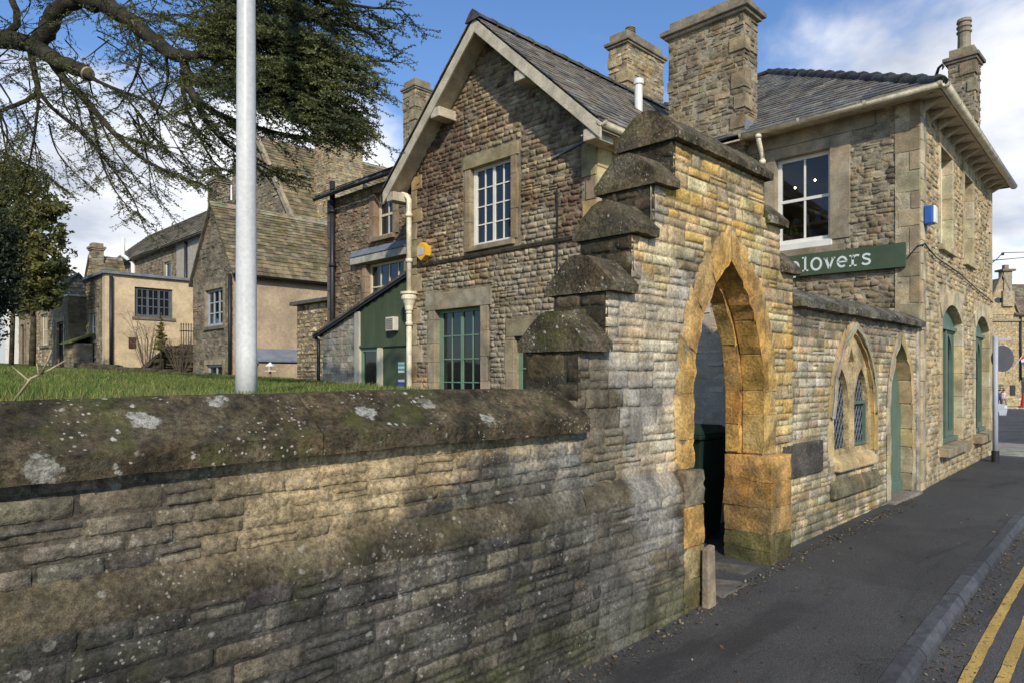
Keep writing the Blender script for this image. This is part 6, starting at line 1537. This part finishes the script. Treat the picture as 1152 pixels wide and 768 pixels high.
    def twig(p, d, L, r, lvl):
        pts = [p]; dd = d.copy(); k = 4
        for i in range(k):
            dd = (dd+Vector((rnd.gauss(0, .13), rnd.gauss(0, .13), rnd.gauss(-.02, .05)))).normalized(); pts.append(pts[-1]+dd*(L/k))
        tw.tube(pts, [r*(1-.75*i/k) for i in range(k+1)], 3, BK, False)
        for a, b in zip(pts[:-1], pts[1:]):
            if lvl == 0 or a is not pts[0]: needles(a, b, max(1, int((b-a).length/step[0])))
        if lvl > 0:
            for i in range(1, k+1):
                for s_ in (-1, 1):
                    if rnd.random() < .85:
                        t = (pts[i]-pts[i-1]).normalized(); sd = t.cross(Vector((0, 0, 1)))
                        if sd.length < .1: sd = Vector((rnd.gauss(0, 1), rnd.gauss(0, 1), 0))
                        sd.normalize()
                        twig(pts[i], (t*rnd.uniform(.5, 1)+sd*s_*rnd.uniform(.5, 1)+Vector((0, 0, rnd.uniform(-.14, .06)))).normalized(), L*rnd.uniform(.35, .6), r*.55, lvl-1)
    for pts, R, dens in main:
        leftish = pts[-1][0] < 230; step[0] = .030 if leftish else .016; sp_ = .10 if leftish else .085
        P, R2_ = smooth(pl(pts), list(R), 2)
        big = max(R) > .035
        (lim if big else tw).tube([p+Vector((rnd.gauss(0, 1), rnd.gauss(0, 1), rnd.gauss(0, 1)))*(R2_[i]*.12) for i, p in enumerate(P)], R2_, 10 if big else 5, BK if not big else (.055, .047, .032))
        if dens <= 0: continue
        acc = 0
        for i in range(1, len(P)):
            seg = (P[i]-P[i-1]); acc += seg.length*dens
            while acc > sp_:
                acc -= sp_
                t = seg.normalized(); sd = t.cross(Vector((0, 0, 1)))
                if sd.length < .15: sd = Vector((rnd.gauss(0, 1), rnd.gauss(0, 1), 0))
                sd.normalize(); s_ = rnd.choice((-1, 1)); f = i/len(P)
                d = (t*rnd.uniform(.4, 1.1)+sd*s_*rnd.uniform(.35, 1)+Vector((0, 0, rnd.uniform(-.30, .08)))).normalized()
                twig(P[i-1].lerp(P[i], rnd.random()), d, rnd.uniform(.28, .62)*(1.0-.4*f), .006, 1)
        if R[-1] < .01: needles(P[-4], P[-1], 12)
    # sawn face of the cut limb
    a = PX(99, 84, 8.4); t = (PX(99, 84, 8.4)-PX(62, 68, 8.6)).normalized(); sw = MB(); sw.tube([a-t*.01, a+t*.012], [.088, .083], 12, (.42, .28, .15)); sw.build('sawn_end', MM['twig'], rt)
    lim.build('limbs', MM['bark'], rt, smooth=True); tw.build('branchlets', MM['bark'], rt, smooth=True)
    n = len(NC); C = np.array([tuple(c) for c in NC]); A = np.array([tuple(a) for a in NA]); print('cedar needles', n)
    k = 3
    V = []; 
    for j in range(k):
        d = rs.normal(size=(n, 3)); d[:, 2] = d[:, 2]*.55+.25; d += A*.5; d /= np.linalg.norm(d, axis=1)[:, None]
        s_ = np.cross(d, rs.normal(size=(n, 3))); s_ /= np.linalg.norm(s_, axis=1)[:, None]
        l = rs.uniform(.017, .034, (n, 1)); w = rs.uniform(.004, .007, (n, 1))
        V.append(np.stack([C-s_*w, C+d*l*.6+s_*w, C+d*l, C+d*l*.5-s_*w*1.2], 1))
    V = np.concatenate(V).reshape(-1, 3); m = n*k
    col = np.repeat(np.tile(rs.uniform(.55, 1.7, n), k), 4)[:, None]*np.ones(3)
    nd.add(V, [(4*i, 4*i+1, 4*i+2, 4*i+3) for i in range(m)], col); nd.build('needles', MM['cedar'], rt)
cedar()
def crown_tree(name, label, base, trunk, blobs, n, size, mat, seed, asp=.5, shell=.5, limbs=()):
    rs = np.random.RandomState(seed); rt = thing(name, label, 'tree', base); m = MB()
    for pts, r in trunk: m.tube(pts, r, 9, (.085, .07, .05))
    m.build('trunk', MM['bark'], rt, smooth=True)
    c = MB(); p, sh = clump_points(rs, blobs, n, shell); leaf_quads(c, p, size, rs, sh[:, None]*np.ones(3), asp); c.build('crown', MM[mat], rt); return rt
def left_trees():
    def B(px, py, D, rw, rh, rd=None): c = PX(px, py, D); return (tuple(c), rd or rw, rd or rw, rh)
    b = PX(-12, 405, 18)
    g = float(terr(np.array([b.x]), np.array([b.y]))[0])
    crown_tree('yew_tree', 'very dark narrow yew cut off by the left edge of the view', (b.x, b.y, g), [([(b.x, b.y, g-.2), (b.x+.05, b.y, g+1.0), (b.x, b.y, g+3.4)], [.13, .11, .06])],
        [B(-15, 262, 18, .75, .8), B(-17, 300, 18, .80, 1.0), B(-20, 340, 18, .78, .95), B(-26, 372, 18, .62, .65), B(-25, 242, 18, .65, .5), B(0, 285, 17.9, .45, .7), B(-2, 325, 17.9, .42, .8)], 15000, .055, 'yew', 3, .45, .35)
    b = PX(36, 402, 24); g = float(terr(np.array([b.x]), np.array([b.y]))[0])
    crown_tree('evergreen_tree', 'yellowish green bushy evergreen with bare lower trunk standing behind the dark yew', (b.x, b.y, g), [([(b.x, b.y, g-.2), (b.x+.05, b.y, g+1.5), (b.x-.1, b.y+.05, g+3), tuple(PX(38, 240, 24))], [.11, .09, .08, .03]), ([(b.x-.5, b.y+.6, g-.2), (b.x-.45, b.y+.5, g+2.2), tuple(PX(20, 280, 24.4))], [.08, .07, .02])],
        [B(22, 210, 24, 1.0, .9), B(42, 240, 24, .9, .85), B(17, 250, 24, 1.2, 1.0), B(47, 285, 24, .85, .95), B(22, 300, 24, 1.2, 1.1), B(44, 325, 24, .75, .7), B(40, 345, 24, .5, .5), B(54, 300, 23.6, .55, .6), B(7, 195, 24.4, .8, .6), B(64, 262, 24, .40, .45), B(66, 300, 24, .35, .5), B(62, 235, 24, .45, .4), B(58, 330, 24, .45, .5), B(-8, 190, 24, .8, .7)], 17000, .085, 'ever', 4, .5, .3)
    b = PX(181, 392, 23.5); z0 = b.z-.8
    blobs = [(tuple(Vector((b.x, b.y, b.z+1.13*f))), .19*(1-f)+.035, .19*(1-f)+.035, .13) for f in np.linspace(0.02, 1, 9)]
    crown_tree('small_conifer', 'small narrow dark conifer before the yellow wall', (b.x, b.y, z0), [([(b.x, b.y, z0), (b.x, b.y, b.z+1.0)], [.05, .015])], blobs, 3500, .035, 'ever', 5, .4, .2)
    rnd = random.Random(7); k = 0
    for lab, px, py, D, n, sp, h in (('leafless shrub of arching grey stems against the yellow wall', 165, 412, 23.8, 26, .9, 1.9), ('tangled leafless bush below the iron railings', 203, 416, 22.5, 34, .7, 1.05)):
        c = PX(px, py, D); m = MB()
        for i in range(n):
            a = rnd.uniform(0, 6.28); r = rnd.uniform(.3, 1)*sp; hh = rnd.uniform(.55, 1)*h; e = c+Vector((math.cos(a)*r, math.sin(a)*r, hh)); mid = c.lerp(e, .5)+Vector((rnd.gauss(0, .08), rnd.gauss(0, .08), .12*hh)); q = rnd.uniform(.007, .013)
            m.tube([c+Vector((math.cos(a)*.08, math.sin(a)*.08, -.2)), mid, e, e+Vector((math.cos(a)*.2, math.sin(a)*.2, -.03))], [q, q*.75, q*.5, q*.2], 4, (.11, .085, .06))
            for t in range(5):
                s_ = mid.lerp(e, rnd.random()); m.tube([s_, s_+Vector((rnd.gauss(0, .16), rnd.gauss(0, .16), rnd.uniform(.02, .22)))], [q*.45, q*.15], 3, (.11, .085, .06))
        solo('bare_shrub', m, MM['tintpaint'], tuple(c), lab, 'shrub')
left_trees()

# ------------------------------------------------------------------ grass and litter
def grass():
    rs = np.random.RandomState(15); n = 90000
    D = 2.0+ (rs.random_sample(n)**1.7)*17; a = rs.uniform(-1.0, .05, n)*D
    X = (D+a)/R2; Y = (D-a)/R2
    xb = 3.0+(Y-3.05)*.426
    ok = (Y > 3.10) & (X < xb-.1); X, Y, D = X[ok], Y[ok], D[ok]; n = len(X)
    Z = terr(X, Y)-.005
    h = rs.uniform(.025, .06, n)*(1+.6*(fbm(X*1.2, Y*1.2, 8)-.5)*2); w = rs.uniform(.0025, .005, n)*(.8+D*.12); th = rs.uniform(0, 6.28, n); lean = rs.normal(0, .35, (n, 2))*h[:, None]
    P0 = np.stack([X-np.cos(th)*w, Y-np.sin(th)*w, Z], 1); P1 = np.stack([X+np.cos(th)*w, Y+np.sin(th)*w, Z], 1); P2 = np.stack([X+lean[:, 0], Y+lean[:, 1], Z+h], 1)
    dry = (rs.random_sample(n) < .24*fbm(X*.9, Y*.9, 29)*1.6); base = np.where(dry[:, None], np.array([1.9, 1.25, 1.6]), np.ones(3))*rs.uniform(.6, 1.4, n)[:, None]*(.75+.5*fbm(X*.7, Y*.7, 19))[:, None]
    mb = MB(); mb.add(np.stack([P0, P1, P2], 1).reshape(-1, 3), [(3*i, 3*i+1, 3*i+2) for i in range(n)], np.repeat(base, 3, 0))
    o = mb.build('grass', MM['grass'], None); tag(o, 'short green lawn of the churchyard behind the boundary wall', 'grass', kind='stuff')
    # leaf litter and moss crumbs along the foot of the walls
    n = 2600; x = rs.uniform(1.0, 9.5, n); y = YP-.04-np.abs(rs.normal(0, .07, n)); y[::7] -= rs.uniform(0, 1.1, len(y[::7])); z = gz(x)+.006+.02*np.clip(YP-.02-y < .05, 0, 1)*rs.random_sample(n)
    q = rs.random_sample(n) < .42; x[q] = rs.uniform(2.5, 14, q.sum()); y[q] = kerbY(x[q])-.128-np.abs(rs.normal(0, .09, q.sum())); z[q] = gz(x[q])-.066
    C = np.stack([x, y, z], 1); cols = np.array([(.10, .055, .03), (.16, .10, .05), (.05, .045, .03), (.22, .17, .10), (.06, .07, .025)])[rs.randint(0, 5, n)]*rs.uniform(.6, 1.3, n)[:, None]
    mb = MB(); a = rs.uniform(0, 6.28, n); s_ = rs.uniform(.005, .016, n)
    d1 = np.stack([np.cos(a)*s_, np.sin(a)*s_, rs.normal(0, .3, n)*s_], 1); d2 = np.stack([-np.sin(a)*s_*.6, np.cos(a)*s_*.6, rs.normal(0, .3, n)*s_], 1)
    mb.add(np.stack([C-d1, C-d2, C+d1, C+d2], 1).reshape(-1, 3), [(4*i, 4*i+1, 4*i+2, 4*i+3) for i in range(n)], np.repeat(cols, 4, 0))
    o = mb.build('leaf_litter', MM['leafbrown'], None); tag(o, 'dead leaves and crumbs of moss lying along the foot of the walls', 'leaf litter', kind='stuff')
grass()

# ------------------------------------------------------------------ things
def small_things():
    rnd = random.Random(101)
    c = PX(277, 443, 4.2); m = MB(); zb = float(terr(np.array([c.x]), np.array([c.y]))[0])
    m.lathe((c.x, c.y, zb-.05), [(.066, 0), (.062, .3), (.055, 2.2), (.046, 4.5), (.03, 8), (.028, 8.0), (.05, 8.02), (.06, 8.07), (.05, 8.12), (.01, 8.14)], 24)
    o = solo('flagpole', m, MM['polewhite'], (c.x, c.y, zb), 'tall white painted flagpole standing on the grass just behind the boundary wall', 'flagpole', smooth=True)
    # twig
    m = MB(); D = 3.0
    def T(pts, r): m.tube([PX(*p) for p in pts], r, 7)
    T([(10, 458, 2.75), (35, 425, 2.75), (55, 416, 2.76), (74, 405, 2.78)], [.006, .0052, .004, .0025]); T([(33, 428, 2.75), (22, 419, 2.76), (14, 412, 2.78)], [.004, .003, .0015]); T([(46, 420, 2.75), (54, 405, 2.74), (58, 393, 2.73)], [.0045, .0035, .002]); T([(44, 422, 2.75), (42, 412, 2.75), (41, 409, 2.75)], [.005, .003, .002])
    solo('bare_twig', m, MM['twig'], tuple(PX(10, 458, 2.75)), 'pale bare forked twig sticking up behind the wall coping at left', 'twig', smooth=True)
    # wheelie bin
    bx, by, bz = 6.12, 3.62, .04
    rt = thing('wheelie_bin', 'dark green wheeled bin in the shade inside the gateway arch', 'bin', (bx, by, bz)); m = MB()
    m.hexa([(bx-.2, by-.22, bz+.06), (bx+.22, by-.22, bz+.06), (bx+.22, by+.22, bz+.06), (bx-.2, by+.22, bz+.06), (bx-.26, by-.28, bz+1.0), (bx+.28, by-.28, bz+1.0), (bx+.28, by+.28, bz+1.0), (bx-.26, by+.28, bz+1.0)]); m.build('body', MM['bin'], rt, bevel=.02)
    m = MB(); m.box((bx-.30, by-.30, bz+1.002), (bx+.31, by+.30, bz+1.05)); m.hexa([(bx-.30, by-.30, bz+1.052), (bx+.31, by-.30, bz+1.052), (bx+.31, by+.30, bz+1.052), (bx-.30, by+.30, bz+1.052), (bx-.2, by-.22, bz+1.15), (bx+.24, by-.22, bz+1.12), (bx+.24, by+.22, bz+1.12), (bx-.2, by+.22, bz+1.15)]); m.build('lid', MM['bin'], rt, bevel=.012)
    m = MB(); m.tube([(bx-.34, by-.22, bz+.98), (bx-.36, by-.1, bz+.98), (bx-.36, by+.1, bz+.98), (bx-.34, by+.22, bz+.98)], .018, 8); m.tube([(bx-.26, by-.2, bz+.9), (bx-.35, by-.2, bz+.98)], .018, 8); m.tube([(bx-.26, by+.2, bz+.9), (bx-.35, by+.2, bz+.98)], .018, 8); m.build('handle', MM['bin'], rt)
    for s_ in (-.25, .25):
        m = MB(); m.tube([(bx-.2, by+s_-.03, bz+.1), (bx-.2, by+s_+.03, bz+.1)], .1, 16); m.build('wheel', MM['rubber'], rt)
    # shop sign with slab lettering
    fr = fx(CX); rt = thing('shop_sign', 'long green fascia board with pale slab serif lettering under the sash window', 'sign', (CX-.05, 3.7, 3.1))
    m = MB(); ya, yb = 2.80, 4.95; m.prism([(ya, 3.095), (yb, 3.115), (yb, 3.42), (ya, 3.42)], fr, .075, .03); m.build('board', MM['sign'], rt, bevel=.004)
    lt = MB(); XH = .160; w = .19
    def rib(pts, ox, wd=w, closed=False):
        pts = [Vector((p[0], p[1], 0)) for p in pts]; n = len(pts); L = []; Rr = []
        for i in range(n):
            a = pts[(i-1) % n] if (closed or i) else pts[i]; b = pts[(i+1) % n] if (closed or i < n-1) else pts[i]
            t = (b-a).normalized(); nn = Vector((-t.y, t.x, 0)); L.append(pts[i]+nn*wd/2); Rr.append(pts[i]-nn*wd/2)
        m_ = n if closed else n-1
        for i in range(m_):
            j = (i+1) % n; q = [L[i], L[j], Rr[j], Rr[i]]
            lt.hexa([fr.p(Y0-(ox+v.x)*XH, dd, Z0+v.y*XH) for dd in (.077, .0795) for v in q])
    def arc(cx, cy, rx, ry, a0, a1, n=16): return [(cx+rx*math.cos(math.radians(a0+(a1-a0)*i/n)), cy+ry*math.sin(math.radians(a0+(a1-a0)*i/n))) for i in range(n+1)]
    Y0, Z0 = 4.36, 3.17
    def glyph(ch, x):
        if ch == 'p':
            rib([(x+.3, -.42), (x+.3, 1)], 0); rib([(x+.0, .93), (x+.3, .93)], 0, .14); rib([(x+.02, -.42), (x+.62, -.42)], 0, .14); rib(arc(x+.52, .5, .36, .44, 130, -130), 0); return 1.08
        if ch == 'l': rib([(x+.3, .0), (x+.3, 1.32)], 0); rib([(x+.02, 1.25), (x+.3, 1.25)], 0, .14); rib([(x+.04, .06), (x+.58, .06)], 0, .13); return .66
        if ch == 'o': rib(arc(x+.52, .56, .43, .52, 0, 337.5, 18), 0, w, True); return 1.06
        if ch == 'v': rib([(x+.16, .98), (x+.5, .04)], 0, .22); rib([(x+.86, .98), (x+.52, .04)], 0, .17); rib([(x+.0, .94), (x+.36, .94)], 0, .12); rib([(x+.68, .94), (x+1.02, .94)], 0, .12); return 1.0
        if ch == 'e': rib(arc(x+.48, .5, .36, .42, 0, 310), 0, .19); rib([(x+.12, .5), (x+.9, .5)], 0, .14); return .96
        if ch == 'r': rib([(x+.3, .0), (x+.3, 1)], 0); rib([(x+.02, .93), (x+.3, .93)], 0, .14); rib([(x+.02, .06), (x+.62, .06)], 0, .13); rib(arc(x+.66, .55, .36, .38, 175, 62), 0, .17); return .84
        if ch == 's': rib([(x+.76, .80), (x+.66, .90), (x+.46, .94), (x+.26, .88), (x+.20, .74), (x+.28, .60), (x+.48, .52), (x+.68, .44), (x+.76, .28), (x+.68, .12), (x+.46, .06), (x+.24, .10), (x+.13, .22)], 0, .18); return .9
    x = 0
    for ch in 'plovers': x += glyph(ch, x)*1.0+.11
    lt.build('lettering', MM['letter'], rt)
    # alarm boxes
    fg = fx(XG); rt = thing('alarm_box', 'amber faceted burglar alarm box on the gabled house beside the cream downpipe', 'alarm', (XG-.05, 9.0, 3.6))
    m = MB(); yc, zc = 8.98, 3.66; hx = [(yc+.13*math.cos(a), zc+.15*math.sin(a)) for a in np.radians([90, 150, 210, 270, 330, 390])]
    m.prism(hx, fg, .11, .0); m.build('body', MM['alarm'], rt, bevel=.015)
    m = MB(); m.fbox(fg, yc-.06, yc+.07, zc-.06, zc+.06, .111, .116, (.50, .45, .55)); m.build('badge', MM['tintpaint'], rt)
    rt = thing('alarm_box', 'small blue and white alarm box on the street side near the shop corner', 'alarm', (CX+.1, CY-.05, 3.7))
    m = MB(); m.fbox(SFR, .10, .27, 3.66, 3.90, .02, .12, (.03, .10, .36)); m.build('body', MM['blue'], rt, bevel=.012)
    m = MB(); m.fbox(SFR, .27, .27+.008, 3.0, 3.01, .0, .01); m.v[0] = m.v[0]*0+np.array(SFR.p(.16, .1, 3.78))
    m = MB(); m.fbox(SFR, .105, .265, 3.665, 3.895, .121, .15, (.75, .75, .75)); m.build('cover', MM['white'], rt, bevel=.012)
    # cables
    m = MB(); pts = [SFR.p(u, .03, z) for u, z in ((-.0, 3.36), (.1, 3.40), (.25, 3.37), (.8, 3.30), (1.6, 3.28), (2.4, 3.26), (3.3, 3.20), (4.2, 3.14), (5.1, 3.10), (5.75, 3.06))]; m.tube(pts, .010, 6)
    m.tube([(CX-.03, 2.78, 3.22), (CX-.035, 2.66, 3.36), SFR.p(.0, .035, 3.37)], .009, 6)
    solo('wall_cable', m, MM['black'], SFR.p(.2, .03, 3.3), 'thin black cable sagging along the street side of the shop', 'cable')
    m = MB(); a = Vector(SFR.p(SL, .02, 3.87)); b = PX(1200, 280, 60); m.tube([a.lerp(b, f)-Vector((0, 0, .5*4*f*(1-f)*.25)) for f in np.linspace(0, 1, 9)], .010, 6)
    solo('overhead_wire', m, MM['black'], tuple(a), 'upper overhead wire running from the shop end across the square', 'wire')
    m = MB(); a = Vector(SFR.p(SL, .02, 3.83)); mid = PX(1128, 284.5, 15.5); b = PX(1200, 283, 60); m.tube([a, a.lerp(mid, .5)-Vector((0, 0, .02)), mid, mid.lerp(b, .5), b], .010, 6); m.tube([mid, mid-Vector((.0, .0, .06))], .03, 6)
    solo('overhead_wire', m, MM['black'], tuple(a), 'lower overhead wire with a small clamp below the upper one', 'wire')
    # road sign seen from behind
    px_, py_ = 14.72, 2.60; g = float(gz(px_)); rt = thing('road_sign', 'grey backed round road sign on a pale post at the end of the shop', 'sign', (px_, py_, g))
    m = MB(); m.tube([(px_, py_, g-.1), (px_, py_, 2.35)], .042, 12); m.build('post', MM['grey'], rt, smooth=True)
    m = MB(); m.tube([(px_, py_, g-.02), (px_, py_, g+.20)], .06, 12); m.build('post_base', MM['black'], rt)
    tdir = Vector((.82, -.57, 0)).normalized(); n = Vector((-tdir.y, tdir.x, 0)); c = Vector((px_, py_, 1.95))+tdir*.20+n*.05
    m = MB(); m.tube([c-n*.004, c+n*.004], .235, 28, (.07, .07, .075)); m.build('plate', MM['tintpaint'], rt)
    m = MB(); q = Vector((px_, py_, 2.27)); p = tdir; m.hexa([q-p*.04-n*.02, q+p*.32-n*.02, q+p*.32+n*.02, q-p*.04+n*.02, q-p*.04-n*.02+Vector((0, 0, .045)), q+p*.32-n*.02+Vector((0, 0, .045)), q+p*.32+n*.02+Vector((0, 0, .045)), q-p*.04+n*.02+Vector((0, 0, .045))]); m.build('bracket', MM['grey'], rt)
    # parked car beyond, people
    cc = PX(1103, 478, 34); g = float(gz(cc.x))-.075; rt = thing('parked_car', 'small silver car parked on the square beyond the road sign, mostly hidden', 'car', (cc.x, cc.y, g))
    d = Vector((1, 1, 0)).normalized(); s_ = Vector((-1, 1, 0)).normalized(); fc = FR((cc.x+s_.x*1.2, cc.y+s_.y*1.2, g), s_, -d)
    m = MB(); prof = [(-1.9, .28), (-1.95, .55), (-1.85, .78), (-1.1, .92), (-.5, 1.38), (.7, 1.42), (1.5, .98), (1.85, .9), (1.92, .5), (1.85, .28)]
    m.prism([(a, b) for a, b in prof], fc, .8, -.8, (.50, .53, .57)); m.build('body', MM['grey'], rt, bevel=.05, bseg=3)
    for a in (-1.25, 1.2):
        for dd in (.81, -.63):
            m = MB(); m.tube([fc.p(a, dd-.18, .31), fc.p(a, dd, .31)], .31, 18); m.build('wheel', MM['rubber'], rt)
    m = MB(); m.prism([(-1.0, .95), (-.45, 1.33), (.1, 1.35), (.1, .95)], fc, .806, .79); m.prism([(.16, .95), (.16, 1.35), (.65, 1.36), (1.3, .97)], fc, .806, .79); m.build('side_window', MM['glass'], rt)
    m = MB(); m.fbox(fc, -1.94, -1.8, .62, .76, .81, .5, (.7, .7, .7)); m.build('headlight', MM['polewhite'], rt)
    # figures
    for px, lab, shirt, trou, hair, ph in ((1124.5, 'person in a dark blue top and dark trousers standing on the far pavement', (.03, .05, .14), (.02, .02, .03), (.05, .03, .02), .2), (1129.5, 'person in a pale pinkish top and grey trousers walking on the far pavement', (.60, .45, .40), (.16, .15, .15), (.10, .07, .04), 1.1)):
        q = PX(px, 458.3, 66); person(q, lab, shirt, trou, hair, ph)
def person(q, lab, shirt, trou, hair, ph):
    rt = thing('person', lab, 'person', tuple(q), 'people on the far pavement')
    r = Vector((1, -1, 0)).normalized(); f = Vector((-1, -1, 0)).normalized(); Z = Vector((0, 0, 1))
    def W(a, b, c): return q+r*a+f*b+Z*c
    V = [W(0, 0, .95), W(0, 0, 1.15), W(0, 0, 1.38), W(0, 0, 1.50), W(0, .02, 1.62), W(0, .02, 1.73)]; R = [.15, .14, .16, .055, .10, .07]; E = [(0, 1), (1, 2), (2, 3), (3, 4), (4, 5)]
    for s in (-1, 1):
        k = len(V); sw = .12*s*ph
        V += [W(.10*s, 0, .88), W(.11*s, sw, .48), W(.11*s, sw*1.6, .08), W(.11*s, sw*1.6+.16, .04)]; R += [.095, .065, .045, .035]; E += [(0, k), (k, k+1), (k+1, k+2), (k+2, k+3)]
        k = len(V); V += [W(.20*s, 0, 1.38), W(.25*s, -sw*.6, 1.10), W(.25*s, -sw+.1, .86), W(.25*s, -sw+.14, .78)]; R += [.06, .045, .035, .03]; E += [(2, k), (k, k+1), (k+1, k+2), (k+2, k+3)]
    me = bpy.data.meshes.new('body'); me.from_pydata([tuple(v) for v in V], E, []); o = bpy.data.objects.new('body', me); COL.objects.link(o)
    sk = o.modifiers.new('skin', 'SKIN'); sk.use_smooth_shade = True; ss = o.modifiers.new('sub', 'SUBSURF'); ss.levels = 1; ss.render_levels = 1
    for i, d in enumerate(me.skin_vertices[0].data): d.radius = (R[i], R[i]*.8); d.use_root = (i == 0)
    dg = bpy.context.evaluated_depsgraph_get(); ev = o.evaluated_get(dg); nm = bpy.data.meshes.new_from_object(ev); bpy.data.objects.remove(o)
    o = bpy.data.objects.new('body', nm); COL.objects.link(o); nm.materials.clear()
    at = nm.color_attributes.new('tint', 'FLOAT_COLOR', 'POINT'); c = []
    for v in nm.vertices:
        h = v.co.z-q.z; lat = abs((v.co-q).dot(r))
        c += [*( (.45, .30, .22) if (h > 1.46 or (h < .86 and lat > .19 and h > .7)) else shirt if (h > .92 or lat > .18) else (.02, .02, .02) if h < .1 else trou), 1]
    at.data.foreach_set('color', c); nm.materials.append(MM['tintpaint']); adopt(o, rt)
    m = MB(); m.lathe(tuple(W(0, -.015, 1.63)), [(.115, 0), (.125, .06), (.10, .13), (.03, .17)], 12, hair); m.build('hair', MM['tintpaint'], rt, smooth=True)
small_things()
